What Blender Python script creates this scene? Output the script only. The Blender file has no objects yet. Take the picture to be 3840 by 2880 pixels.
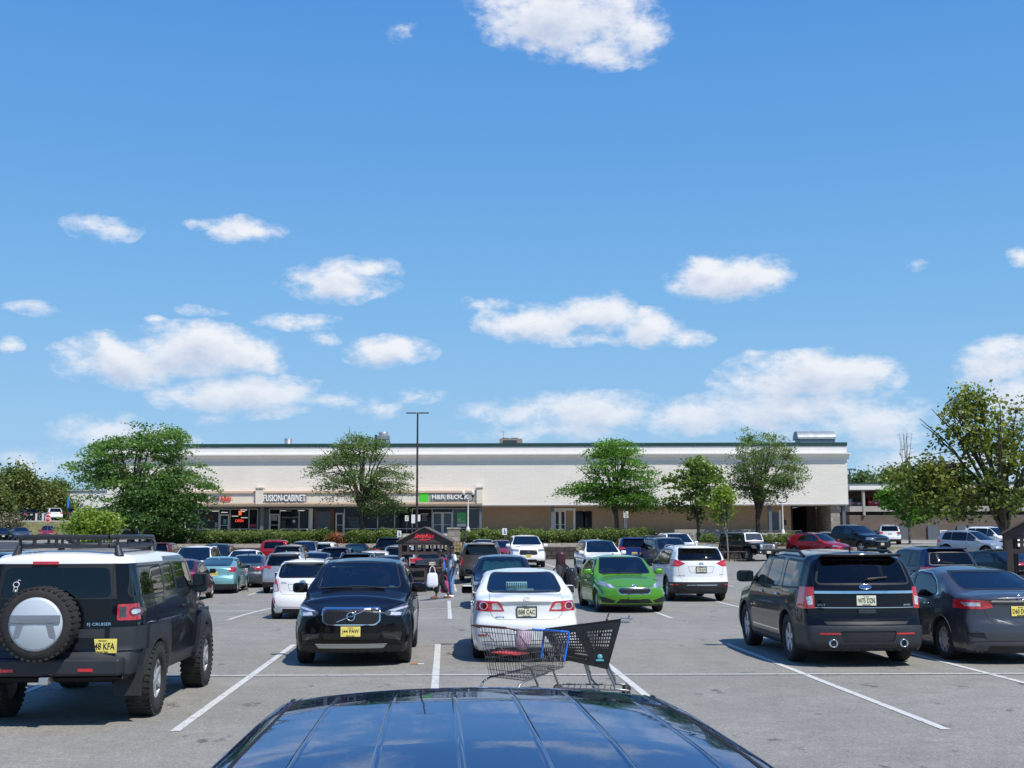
import bpy, bmesh, math, random
from mathutils import Vector, Matrix, noise
from mathutils.bvhtree import BVHTree
R = math.radians
PI = math.pi
SC = bpy.context.scene
COL = SC.collection
rnd = random.Random(7)

# ------------------------------------------------------------ camera model (photo is 3840 x 2880)
CAMH, FPX, HOR, ROLL = 2.06, 4500.0, 2002.0, 0.0026
PITCH = math.atan((HOR-1440)/FPX)
CAM_ROT = Matrix.Rotation(PI/2+PITCH, 3, 'X') @ Matrix.Rotation(-ROLL, 3, 'Z')

def ray(px, py):
    return (CAM_ROT @ Vector(((px-1920)/FPX, -(py-1440)/FPX, -1))).normalized()

def lerp_pts(pts, x):
    if x <= pts[0][0]: return pts[0][1]
    for (a, va), (b, vb) in zip(pts, pts[1:]):
        if x <= b: return va+(vb-va)*(x-a)/(b-a) if b > a else vb
    return pts[-1][1]

def sstep(a, b, x):
    t = min(1, max(0, (x-a)/(b-a))); return t*t*(3-2*t)

WALL_Y = 84.0
def Z(x, y):
    """height of the ground (terrain of the lot, the terrace and the road bank)"""
    dip = -0.30*sstep(28, 45, y)*sstep(0, -4, x)
    right = lerp_pts([(55, 0), (68, .25), (78, .52), (86, .75), (105, 1.1), (140, 1.26), (400, 1.4)], y)
    if y < WALL_Y+.1: mid = lerp_pts([(55, 0), (68, .2), (84, .3)], y)+dip
    else: mid = lerp_pts([(84, 1.12), (105, 1.2), (111, 2.0), (116, 2.06), (400, 2.06)], y)
    left = lerp_pts([(45, dip), (60, -.2), (72, .3), (85, 1.05), (100, 1.5), (149, 1.5), (154, 3.9), (300, 4.2)], y)
    lx = lerp_pts([(80, -26), (112, -40.2)], y)
    a = sstep(15, 19, x)
    b = sstep(lx, lx-5, x)
    z = mid*(1-a)+right*a
    return z*(1-b)+left*b

def G(px, py, zoff=0):
    """where the view ray of a photo pixel meets the ground"""
    d = ray(px, py); o = Vector((0, 0, CAMH))
    if d.z >= 0 and False: return None
    t = 1.0; prev = None
    while t < 600:
        p = o+d*t
        g = p.z-Z(p.x, p.y)-zoff
        if g <= 0:
            lo, hi = t-(.5 if t > 1 else 0), t
            for _ in range(20):
                m = (lo+hi)/2; p = o+d*m
                if p.z-Z(p.x, p.y)-zoff > 0: lo = m
                else: hi = m
            return o+d*hi
        t += .5
    return o+d*600

def at(px, py, Y):
    """where the view ray of a photo pixel meets the upright plane y = Y"""
    d = ray(px, py); t = Y/d.y
    return Vector((0, 0, CAMH))+d*t

# ------------------------------------------------------------ materials
MATS = {}
def newmat(name):
    m = bpy.data.materials.new(name); m.use_nodes = True
    nt = m.node_tree; nt.nodes.clear()
    out = nt.nodes.new('ShaderNodeOutputMaterial')
    return m, nt, out

def N(nt, typ, **kw):
    n = nt.nodes.new(typ)
    for k, v in kw.items():
        if k == 'inp':
            for kk, vv in v.items(): n.inputs[kk].default_value = vv
        else: setattr(n, k, v)
    return n

def L_(nt, a, b): nt.links.new(a, b)

def c4(c): return (c[0], c[1], c[2], 1) if len(c) == 3 else c

def plain(name, col, rough=.5, metal=0, coat=0, spec=.5, emit=None, es=1, var=0, scale=8, bump=0, bscale=60, back=False):
    """principled material with a little procedural variation"""
    if name in MATS: return MATS[name]
    m, nt, out = newmat(name)
    p = N(nt, 'ShaderNodeBsdfPrincipled')
    p.inputs['Base Color'].default_value = c4(col); p.inputs['Roughness'].default_value = rough
    p.inputs['Metallic'].default_value = metal; p.inputs['Coat Weight'].default_value = coat
    p.inputs['Coat Roughness'].default_value = .04; p.inputs['Specular IOR Level'].default_value = spec
    if emit: p.inputs['Emission Color'].default_value = c4(emit); p.inputs['Emission Strength'].default_value = es
    tc = N(nt, 'ShaderNodeTexCoord')
    if var:
        n = N(nt, 'ShaderNodeTexNoise', inp={'Scale': scale, 'Detail': 4, 'Roughness': .6})
        L_(nt, tc.outputs['Object'], n.inputs['Vector'])
        mr = N(nt, 'ShaderNodeMapRange', inp={'From Min': .3, 'From Max': .7, 'To Min': 1-var, 'To Max': 1+var})
        L_(nt, n.outputs['Fac'], mr.inputs['Value'])
        mx = N(nt, 'ShaderNodeVectorMath', operation='SCALE'); mx.inputs[0].default_value = col[:3]
        L_(nt, mr.outputs[0], mx.inputs['Scale']); L_(nt, mx.outputs[0], p.inputs['Base Color'])
    if bump:
        n2 = N(nt, 'ShaderNodeTexNoise', inp={'Scale': bscale, 'Detail': 3})
        L_(nt, tc.outputs['Object'], n2.inputs['Vector'])
        b = N(nt, 'ShaderNodeBump', inp={'Strength': bump, 'Distance': .01})
        L_(nt, n2.outputs['Fac'], b.inputs['Height']); L_(nt, b.outputs[0], p.inputs['Normal'])
    if back:
        d = N(nt, 'ShaderNodeBsdfDiffuse', inp={'Color': (.03, .03, .03, 1)}); g = N(nt, 'ShaderNodeNewGeometry'); mx = N(nt, 'ShaderNodeMixShader')
        L_(nt, g.outputs['Backfacing'], mx.inputs[0]); L_(nt, p.outputs[0], mx.inputs[1]); L_(nt, d.outputs[0], mx.inputs[2]); L_(nt, mx.outputs[0], out.inputs[0])
    else: L_(nt, p.outputs[0], out.inputs[0])
    MATS[name] = m
    return m

def paint(name, col, metal=.0, rough=.35, dust=.10, cw=.9):
    """car paint: clear coat over a base, faint dust, dark unpainted inner side"""
    if name in MATS: return MATS[name]
    m, nt, out = newmat(name)
    p = N(nt, 'ShaderNodeBsdfPrincipled', inp={'Base Color': c4(col), 'Roughness': rough, 'Metallic': metal, 'Coat Weight': cw, 'Coat Roughness': .03, 'Coat IOR': 1.42, 'Specular IOR Level': .12})
    tc = N(nt, 'ShaderNodeTexCoord'); n = N(nt, 'ShaderNodeTexNoise', inp={'Scale': 3.0, 'Detail': 5, 'Roughness': .65})
    L_(nt, tc.outputs['Object'], n.inputs['Vector'])
    mr = N(nt, 'ShaderNodeMapRange', inp={'From Min': .35, 'From Max': .75, 'To Min': .012, 'To Max': .05})
    L_(nt, n.outputs['Fac'], mr.inputs['Value']); L_(nt, mr.outputs[0], p.inputs['Coat Roughness'])
    # road dust towards the sills
    sx = N(nt, 'ShaderNodeSeparateXYZ'); L_(nt, tc.outputs['Object'], sx.inputs[0])
    dm = N(nt, 'ShaderNodeMapRange', inp={'From Min': .15, 'From Max': .7, 'To Min': dust, 'To Max': .0}); L_(nt, sx.outputs['Z'], dm.inputs['Value'])
    dd = N(nt, 'ShaderNodeMath', operation='MULTIPLY'); L_(nt, dm.outputs[0], dd.inputs[0]); L_(nt, n.outputs['Fac'], dd.inputs[1])
    mc = N(nt, 'ShaderNodeMix', data_type='RGBA'); L_(nt, dd.outputs[0], mc.inputs['Factor']); mc.inputs['A'].default_value = c4(col); mc.inputs['B'].default_value = (.2, .18, .15, 1)
    L_(nt, mc.outputs['Result'], p.inputs['Base Color'])
    d = N(nt, 'ShaderNodeBsdfDiffuse', inp={'Color': (.03, .03, .032, 1)})
    g = N(nt, 'ShaderNodeNewGeometry'); mx = N(nt, 'ShaderNodeMixShader')
    L_(nt, g.outputs['Backfacing'], mx.inputs[0]); L_(nt, p.outputs[0], mx.inputs[1]); L_(nt, d.outputs[0], mx.inputs[2])
    L_(nt, mx.outputs[0], out.inputs[0]); MATS[name] = m
    return m

def glassmat(name, tint, refl=1.0, tcol=(1, 1, 1), ior=1.9):
    if name in MATS: return MATS[name]
    m, nt, out = newmat(name)
    t = N(nt, 'ShaderNodeBsdfTransparent', inp={'Color': (tint*tcol[0], tint*tcol[1], tint*tcol[2], 1)})
    g = N(nt, 'ShaderNodeBsdfGlossy', inp={'Color': (refl, refl, refl, 1), 'Roughness': .015})
    f = N(nt, 'ShaderNodeFresnel', inp={'IOR': ior})
    mx = N(nt, 'ShaderNodeMixShader'); L_(nt, f.outputs[0], mx.inputs[0]); L_(nt, t.outputs[0], mx.inputs[1]); L_(nt, g.outputs[0], mx.inputs[2])
    L_(nt, mx.outputs[0], out.inputs[0]); MATS[name] = m
    return m

# ------------------------------------------------------------ mesh helpers
def setn(o, label=None, cat=None, group=None, kind=None):
    if label: o['label'] = label
    if cat: o['category'] = cat
    if group: o['group'] = group
    if kind: o['kind'] = kind
    return o

def empty(name, loc, rz=0, label=None, cat=None, group=None):
    o = bpy.data.objects.new(name, None); COL.objects.link(o); o.location = loc; o.rotation_euler = (0, 0, rz); o.empty_display_size = .3
    return setn(o, label, cat, group)

def mobj(name, me, parent=None, mats=(), loc=(0, 0, 0), rot=(0, 0, 0)):
    o = bpy.data.objects.new(name, me); COL.objects.link(o); o.location = loc; o.rotation_euler = rot
    if parent: o.parent = parent
    for m in mats: me.materials.append(m)
    return o

class MB:
    """collects shapes into one mesh"""
    def __init__(self): self.v = []; self.f = []; self.mi = []; self.sm = []
    def add(self, vs, fs, mi=0, smooth=False):
        b = len(self.v); self.v += [tuple(p) for p in vs]
        for f in fs: self.f.append([i+b for i in f]); self.mi.append(mi); self.sm.append(smooth)
        return self
    def box(self, x0, x1, y0, y1, z0, z1, mi=0, M=None):
        vs = [Vector((x, y, z)) for x in (x0, x1) for y in (y0, y1) for z in (z0, z1)]
        if M is not None: vs = [M @ v for v in vs]
        return self.add(vs, [(0, 1, 3, 2), (4, 6, 7, 5), (0, 4, 5, 1), (2, 3, 7, 6), (0, 2, 6, 4), (1, 5, 7, 3)], mi)
    def rbox(self, x0, x1, y0, y1, z0, z1, b=.01, mi=0, M=None):
        """box with chamfered edges"""
        bm = bmesh.new(); bmesh.ops.create_cube(bm, size=1)
        for v in bm.verts: v.co = Vector(((x0+x1)/2+v.co.x*(x1-x0), (y0+y1)/2+v.co.y*(y1-y0), (z0+z1)/2+v.co.z*(z1-z0)))
        bmesh.ops.bevel(bm, geom=bm.edges[:], offset=b, segments=2, affect='EDGES', profile=.5)
        vs = [(M @ v.co if M is not None else v.co.copy()) for v in bm.verts]
        for i, v in enumerate(bm.verts): v.index = i
        fs = [[v.index for v in f.verts] for f in bm.faces]; bm.free()
        return self.add(vs, fs, mi)
    def tube(self, pts, rad, n=8, mi=0, caps=True, smooth=True):
        """tube along a polyline; rad is a number or one radius per point"""
        pts = [Vector(p) for p in pts]; rs = rad if isinstance(rad, (list, tuple)) else [rad]*len(pts)
        vs = []; fs = []; up = None
        for i, p in enumerate(pts):
            t = (pts[min(i+1, len(pts)-1)]-pts[max(i-1, 0)])
            t = t.normalized() if t.length > 1e-9 else Vector((0, 0, 1))
            if up is None:
                a = Vector((0, 0, 1)) if abs(t.z) < .9 else Vector((1, 0, 0)); up = t.cross(a).normalized()
            up = (up-t*up.dot(t)); up = up.normalized() if up.length > 1e-6 else t.orthogonal().normalized()
            w = t.cross(up)
            for k in range(n):
                a = 2*PI*k/n; vs.append(p+(up*math.cos(a)+w*math.sin(a))*rs[i])
        for i in range(len(pts)-1):
            for k in range(n): fs.append((i*n+k, i*n+(k+1) % n, (i+1)*n+(k+1) % n, (i+1)*n+k))
        self.add(vs, fs, mi, smooth)
        if caps:
            m = len(pts)-1
            self.add([vs[k] for k in range(n)], [tuple(range(n-1, -1, -1))], mi); self.add([vs[m*n+k] for k in range(n)], [tuple(range(n))], mi)
        return self
    def lathe(self, prof, n=24, mi=0, M=None, axis='z', smooth=True):
        """prof: (radius, height)"""
        vs = []; fs = []
        for (r_, h) in prof:
            for k in range(n):
                a = 2*PI*k/n
                v = Vector((r_*math.cos(a), r_*math.sin(a), h)) if axis == 'z' else Vector((r_*math.cos(a), h, r_*math.sin(a)))
                vs.append(M @ v if M is not None else v)
        for i in range(len(prof)-1):
            for k in range(n): fs.append((i*n+k, i*n+(k+1) % n, (i+1)*n+(k+1) % n, (i+1)*n+k))
        return self.add(vs, fs, mi, smooth)
    def sup(self, c, s, e=.4, n=14, mi=0, M=None, taper=0):
        """rounded block (superellipsoid)"""
        vs = []; fs = []
        pw = lambda v, q: math.copysign(abs(v)**q, v)
        for i in range(n+1):
            a = -PI/2+PI*i/n
            for k in range(2*n):
                b = 2*PI*k/(2*n)
                z = pw(math.sin(a), e)
                x = pw(math.cos(a), e)*pw(math.cos(b), e)*(1-taper*(z+1)/2); y = pw(math.cos(a), e)*pw(math.sin(b), e)*(1-taper*(z+1)/2)
                v = Vector((c[0]+x*s[0]/2, c[1]+y*s[1]/2, c[2]+z*s[2]/2)); vs.append(M @ v if M is not None else v)
        for i in range(n):
            for k in range(2*n): fs.append((i*2*n+k, i*2*n+(k+1) % (2*n), (i+1)*2*n+(k+1) % (2*n), (i+1)*2*n+k))
        return self.add(vs, fs, mi, True)
    def prism(self, poly, y0, y1, mi=0, M=None):
        """polygon in xz extruded along y"""
        n = len(poly)
        vs = [Vector((p[0], y0, p[1])) for p in poly]+[Vector((p[0], y1, p[1])) for p in poly]
        if M is not None: vs = [M @ v for v in vs]
        fs = [tuple(range(n)), tuple(range(2*n-1, n-1, -1))]+[(i, n+i, n+(i+1) % n, (i+1) % n) for i in range(n)]
        return self.add(vs, fs, mi)
    def mesh(self, name='m'):
        me = bpy.data.meshes.new(name); me.from_pydata(self.v, [], self.f)
        me.polygons.foreach_set('material_index', self.mi); me.polygons.foreach_set('use_smooth', self.sm)
        bm = bmesh.new(); bm.from_mesh(me); bmesh.ops.recalc_face_normals(bm, faces=bm.faces[:]); bm.to_mesh(me); bm.free()
        return me
    def build(self, name, mats, parent=None, loc=(0, 0, 0), rot=(0, 0, 0), raw=False):
        if not isinstance(mats, (list, tuple)): mats = [mats]
        if raw:
            me = bpy.data.meshes.new(name); me.from_pydata(self.v, [], self.f)
            me.polygons.foreach_set('material_index', self.mi); me.polygons.foreach_set('use_smooth', self.sm)
        else: me = self.mesh(name)
        return mobj(name, me, parent, mats, loc, rot)

def rot3(rx=0, ry=0, rz=0, t=(0, 0, 0)):
    return Matrix.Translation(t) @ Matrix.Rotation(rz, 4, 'Z') @ Matrix.Rotation(ry, 4, 'Y') @ Matrix.Rotation(rx, 4, 'X')

TXT = {}
def text_mb(mb, s, size, M, mi=0, ext=.004, width=None, shear=0, bold=0, align='CENTER'):
    """flat raised letters lying in the xz plane of M (reading along +x, facing -y)"""
    key = (s, round(ext/size, 4), shear, bold)
    if key not in TXT:
        cu = bpy.data.curves.new('t', 'FONT'); cu.body = s; cu.size = 1; cu.extrude = ext/size; cu.shear = shear; cu.offset = bold
        cu.resolution_u = 2
        o = bpy.data.objects.new('t', cu); COL.objects.link(o)
        bpy.context.view_layer.update()
        dg = bpy.context.evaluated_depsgraph_get()
        me = bpy.data.meshes.new_from_object(o.evaluated_get(dg))
        TXT[key] = ([v.co.copy() for v in me.vertices], [tuple(p.vertices) for p in me.polygons])
        bpy.data.objects.remove(o); bpy.data.curves.remove(cu); bpy.data.meshes.remove(me)
    vs, fs = TXT[key]
    if not vs: return mb
    x0 = min(v.x for v in vs); x1 = max(v.x for v in vs); y0 = min(v.y for v in vs); y1 = max(v.y for v in vs)
    k = size/(y1-y0) ; kx = (width/(x1-x0)) if width else k
    xo = (x0+x1)/2 if align == 'CENTER' else x0
    out = [M @ Vector(((v.x-xo)*kx, -v.z*size, (v.y-(y0+y1)/2)*k)) for v in vs]
    return mb.add(out, fs, mi)

def sheet(name, x0, x1, y0, y1, off, mat, step=1.0, label=None, cat=None, kind='structure', xf=None):
    """a strip of surface that follows the ground, off metres above it"""
    nx = max(1, int(math.ceil(abs(x1-x0)/step))); ny = max(1, int(math.ceil(abs(y1-y0)/step)))
    vs = []; fs = []
    for j in range(ny+1):
        for i in range(nx+1):
            x = x0+(x1-x0)*i/nx; y = y0+(y1-y0)*j/ny
            if xf: x, y = xf(x, y)
            vs.append((x, y, Z(x, y)+off))
    for j in range(ny):
        for i in range(nx):
            a = j*(nx+1)+i; fs.append((a, a+1, a+nx+2, a+nx+1))
    me = bpy.data.meshes.new(name); me.from_pydata(vs, [], fs)
    o = mobj(name, me, None, [mat]); setn(o, label, cat, None, kind)
    return o
# ------------------------------------------------------------ camera, render, light
cam = bpy.data.cameras.new('camera'); co_ = bpy.data.objects.new('camera', cam); COL.objects.link(co_)
co_.location = (0, 0, CAMH); co_.rotation_euler = CAM_ROT.to_euler()
cam.sensor_width = 36; cam.lens = FPX/3840*36; cam.clip_end = 6000; cam.clip_start = .05
SC.camera = co_
SC.view_settings.view_transform = 'Standard'; SC.view_settings.look = 'None'; SC.view_settings.exposure = 0
SC.render.resolution_x = 1024; SC.render.resolution_y = 768
SUN = Vector((.40, -.50, 1.0)).normalized()
SUN_EL = math.asin(SUN.z); SUN_AZ = math.atan2(SUN.x, SUN.y)
sl = bpy.data.lights.new('sun', 'SUN'); so = bpy.data.objects.new('sun', sl); COL.objects.link(so)
sl.energy = 5.0; sl.angle = R(.53); sl.color = (1, .955, .88)
so.rotation_euler = (-SUN).to_track_quat('-Z', 'Y').to_euler(); so.location = SUN*80

W = bpy.data.worlds.new('World'); SC.world = W; W.use_nodes = True
nt = W.node_tree; nt.nodes.clear()
wo = N(nt, 'ShaderNodeOutputWorld'); bg = N(nt, 'ShaderNodeBackground', inp={'Strength': .10}); L_(nt, bg.outputs[0], wo.inputs[0])
sky = N(nt, 'ShaderNodeTexSky'); sky.sky_type = 'NISHITA'; sky.sun_disc = False; sky.sun_elevation = SUN_EL; sky.sun_rotation = SUN_AZ
sky.air_density = 1.0; sky.dust_density = .6; sky.ozone_density = 2.2; sky.altitude = 50
# clouds: azimuth / elevation field of the sky, shaped by noise
def cloud_group():
    g = bpy.data.node_groups.new('cloud_field', 'ShaderNodeTree')
    g.interface.new_socket('P', in_out='INPUT', socket_type='NodeSocketVector')
    g.interface.new_socket('D', in_out='OUTPUT', socket_type='NodeSocketFloat')
    gi = g.nodes.new('NodeGroupInput'); go = g.nodes.new('NodeGroupOutput')
    def n_(sc, det, ro, lac=2.1, off=(0, 0, 0)):
        mp = N(g, 'ShaderNodeMapping'); mp.inputs['Scale'].default_value = (1, 1.7, 1); mp.inputs['Location'].default_value = off
        L_(g, gi.outputs[0], mp.inputs[0])
        n = N(g, 'ShaderNodeTexNoise', inp={'Scale': sc, 'Detail': det, 'Roughness': ro, 'Lacunarity': lac}); L_(g, mp.outputs[0], n.inputs['Vector']); return n
    wob = n_(14, 3, .55, off=(3, 1, 0))
    wv = N(g, 'ShaderNodeVectorMath', operation='MULTIPLY_ADD'); L_(g, wob.outputs['Color'], wv.inputs[0]); wv.inputs[1].default_value = (.034, .020, 0); wv.inputs[2].default_value = (-.017, -.010, 0)
    P = N(g, 'ShaderNodeVectorMath', operation='ADD'); L_(g, gi.outputs[0], P.inputs[0]); L_(g, wv.outputs[0], P.inputs[1])
    # (x, y, half width, half height, weight) in overview pixels of the photograph, 2212 wide
    CL = [(1235, 40, 195, 95, 1), (1290, 110, 90, 45, .8), (1385, 60, 70, 80, .55), (1090, 5, 90, 35, .6),
          (865, 72, 40, 20, .12), (215, 495, 85, 26, .62), (530, 497, 82, 28, .72), (460, 490, 50, 14, .3), (730, 610, 130, 44, .9), (800, 585, 75, 32, .8),
          (430, 672, 56, 13, .30), (650, 697, 95, 22, .45), (692, 735, 40, 16, .5), (335, 693, 26, 9, .3),
          (260, 780, 140, 55, 1), (430, 760, 175, 62, 1.1), (540, 770, 90, 42, .9), (540, 855, 200, 46, .95), (700, 870, 90, 24, .6), (225, 745, 55, 34, .7),
          (840, 760, 100, 34, .95), (860, 742, 45, 26, .8), (1180, 700, 140, 46, .9), (1290, 670, 90, 52, 1), (1400, 705, 75, 44, .85), (1250, 730, 110, 24, .5), (1480, 735, 60, 24, .45),
          (1575, 600, 135, 54, 1), (1530, 570, 55, 30, .8), (1640, 600, 80, 40, .8),
          (1740, 815, 190, 60, 1), (1850, 800, 100, 46, .8), (1270, 895, 260, 50, .8), (1480, 900, 170, 44, .8), (1720, 890, 260, 60, .9), (1900, 910, 160, 56, .8), (1200, 935, 220, 26, .5),
          (2160, 790, 120, 56, .8), (2230, 850, 120, 80, .8), (2205, 550, 40, 26, .5), (15, 745, 30, 20, .45), (65, 668, 65, 14, .24), (130, 750, 40, 12, .25),
          (230, 930, 130, 42, .62), (330, 950, 150, 40, .5), (915, 855, 70, 18, .38), (820, 885, 55, 26, .5), (460, 905, 70, 18, .3), (1980, 565, 30, 14, .25),
          (560, 235, 40, 14, .06), (1050, 660, 60, 14, .25), (1080, 1010, 500, 40, .35), (1950, 1010, 160, 40, .5), (2100, 1000, 160, 50, .45), (100, 1000, 160, 40, .3)]
    acc = None
    for (x, y, hw, hh, w) in CL:
        d0 = ray(x*1.736, y*1.736); d1 = ray((x+hw)*1.736, y*1.736); d2 = ray(x*1.736, (y-hh)*1.736)
        az = lambda d: math.atan2(d.x, d.y)
        el = lambda d: math.asin(d.z)
        a = 1/abs(az(d1)-az(d0)); b = 1/abs(el(d2)-el(d0)); a *= .86; b *= .86
        m = N(g, 'ShaderNodeVectorMath', operation='MULTIPLY_ADD'); L_(g, P.outputs[0], m.inputs[0])
        m.inputs[1].default_value = (a, b, 0); m.inputs[2].default_value = (-az(d0)*a, -el(d0)*b, 0)
        ln = N(g, 'ShaderNodeVectorMath', operation='LENGTH'); L_(g, m.outputs[0], ln.inputs[0])
        mm = N(g, 'ShaderNodeMath', operation='MULTIPLY_ADD'); L_(g, ln.outputs['Value'], mm.inputs[0]); mm.inputs[1].default_value = -w; mm.inputs[2].default_value = w
        if acc is None: acc = mm
        else:
            mx = N(g, 'ShaderNodeMath', operation='MAXIMUM'); L_(g, acc.outputs[0], mx.inputs[0]); L_(g, mm.outputs[0], mx.inputs[1]); acc = mx
    # scattered clouds for the rest of the sky (outside the photographed quarter)
    big = n_(3.2, 6, .6, off=(9, 4, 0)); bgm = N(g, 'ShaderNodeMapRange', inp={'From Min': .56, 'From Max': .75, 'To Min': -1, 'To Max': 1.2}); L_(g, big.outputs['Fac'], bgm.inputs['Value'])
    sx = N(g, 'ShaderNodeSeparateXYZ'); L_(g, gi.outputs[0], sx.inputs[0])
    ab = N(g, 'ShaderNodeMath', operation='ABSOLUTE'); L_(g, sx.outputs['X'], ab.inputs[0])
    side = N(g, 'ShaderNodeMapRange', inp={'From Min': .46, 'From Max': .62, 'To Min': -2.5, 'To Max': 0}); L_(g, ab.outputs[0], side.inputs['Value'])
    up = N(g, 'ShaderNodeMapRange', inp={'From Min': .48, 'From Max': .62, 'To Min': -2.5, 'To Max': 0}); L_(g, sx.outputs['Y'], up.inputs['Value'])
    so_ = N(g, 'ShaderNodeMath', operation='MAXIMUM'); L_(g, side.outputs[0], so_.inputs[0]); L_(g, up.outputs[0], so_.inputs[1])
    ad = N(g, 'ShaderNodeMath', operation='ADD'); L_(g, so_.outputs[0], ad.inputs[0]); L_(g, bgm.outputs[0], ad.inputs[1])
    mx = N(g, 'ShaderNodeMath', operation='MAXIMUM'); L_(g, acc.outputs[0], mx.inputs[0]); L_(g, ad.outputs[0], mx.inputs[1])
    fb = n_(22, 10, .66)
    f2 = N(g, 'ShaderNodeMath', operation='MULTIPLY_ADD'); L_(g, fb.outputs['Fac'], f2.inputs[0]); f2.inputs[1].default_value = 1.9; f2.inputs[2].default_value = -1.0
    s2 = N(g, 'ShaderNodeMath', operation='ADD'); L_(g, mx.outputs[0], s2.inputs[0]); L_(g, f2.outputs[0], s2.inputs[1])
    # the field dies off well outside every cloud
    gate = N(g, 'ShaderNodeMapRange', inp={'From Min': -.35, 'From Max': .05, 'To Min': -1.2, 'To Max': 0}); L_(g, mx.outputs[0], gate.inputs['Value'])
    s3 = N(g, 'ShaderNodeMath', operation='ADD'); L_(g, s2.outputs[0], s3.inputs[0]); L_(g, gate.outputs[0], s3.inputs[1])
    L_(g, s3.outputs[0], go.inputs[0])
    return g
CG = cloud_group()
tc = N(nt, 'ShaderNodeTexCoord'); sx = N(nt, 'ShaderNodeSeparateXYZ'); L_(nt, tc.outputs['Generated'], sx.inputs[0])
azn = N(nt, 'ShaderNodeMath', operation='ARCTAN2'); L_(nt, sx.outputs['X'], azn.inputs[0]); L_(nt, sx.outputs['Y'], azn.inputs[1])
eln = N(nt, 'ShaderNodeMath', operation='ARCSINE'); L_(nt, sx.outputs['Z'], eln.inputs[0])
cx = N(nt, 'ShaderNodeCombineXYZ'); L_(nt, azn.outputs[0], cx.inputs[0]); L_(nt, eln.outputs[0], cx.inputs[1])
g1 = N(nt, 'ShaderNodeGroup'); g1.node_tree = CG; L_(nt, cx.outputs[0], g1.inputs[0])
ofs = N(nt, 'ShaderNodeVectorMath', operation='ADD'); L_(nt, cx.outputs[0], ofs.inputs[0]); ofs.inputs[1].default_value = (.006, .012, 0)
g2 = N(nt, 'ShaderNodeGroup'); g2.node_tree = CG; L_(nt, ofs.outputs[0], g2.inputs[0])
dens = N(nt, 'ShaderNodeMapRange', interpolation_type='SMOOTHSTEP', inp={'From Min': -.07, 'From Max': .60, 'To Min': 0, 'To Max': .95}); L_(nt, g1.outputs[0], dens.inputs['Value'])
shd = N(nt, 'ShaderNodeMapRange', inp={'From Min': .15, 'From Max': 1.0, 'To Min': 0, 'To Max': 1}); L_(nt, g2.outputs[0], shd.inputs['Value'])
ccol = N(nt, 'ShaderNodeMix', data_type='RGBA'); L_(nt, shd.outputs[0], ccol.inputs['Factor']); ccol.inputs['A'].default_value = (9.0, 9.15, 9.6, 1); ccol.inputs['B'].default_value = (5.6, 6.4, 8.0, 1)
# sky colour: Nishita graded to the photograph's deeper blue, paler toward the horizon
rmp = N(nt, 'ShaderNodeValToRGB'); e = rmp.color_ramp.elements
er = N(nt, 'ShaderNodeMapRange', inp={'From Min': 0, 'From Max': .6, 'To Min': 0, 'To Max': 1}); L_(nt, eln.outputs[0], er.inputs['Value']); L_(nt, er.outputs[0], rmp.inputs[0])
e[0].position = 0; e[0].color = (.40, .62, .87, 1); e[1].position = 1; e[1].color = (.05, .21, .68, 1)
for p_, c_ in ((.14, (.30, .56, .86)), (.32, (.20, .48, .85)), (.52, (.128, .385, .81)), (.75, (.086, .31, .77))):
    q = e.new(p_); q.color = (*c_, 1)
rs = N(nt, 'ShaderNodeVectorMath', operation='SCALE'); L_(nt, rmp.outputs[0], rs.inputs[0]); rs.inputs['Scale'].default_value = 10.2
hm = N(nt, 'ShaderNodeMix', data_type='RGBA'); hm.inputs['Factor'].default_value = .85; L_(nt, sky.outputs[0], hm.inputs['A']); L_(nt, rs.outputs[0], hm.inputs['B'])
lowf = N(nt, 'ShaderNodeMapRange', interpolation_type='SMOOTHSTEP', inp={'From Min': .01, 'From Max': .17, 'To Min': .66, 'To Max': 1}); L_(nt, eln.outputs[0], lowf.inputs['Value']); dl = N(nt, 'ShaderNodeMath', operation='MULTIPLY'); L_(nt, lowf.outputs[0], dl.inputs[0]); L_(nt, dens.outputs[0], dl.inputs[1])
fin = N(nt, 'ShaderNodeMix', data_type='RGBA'); L_(nt, dl.outputs[0], fin.inputs['Factor']); L_(nt, hm.outputs['Result'], fin.inputs['A']); L_(nt, ccol.outputs['Result'], fin.inputs['B'])
L_(nt, fin.outputs['Result'], bg.inputs['Color'])

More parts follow.
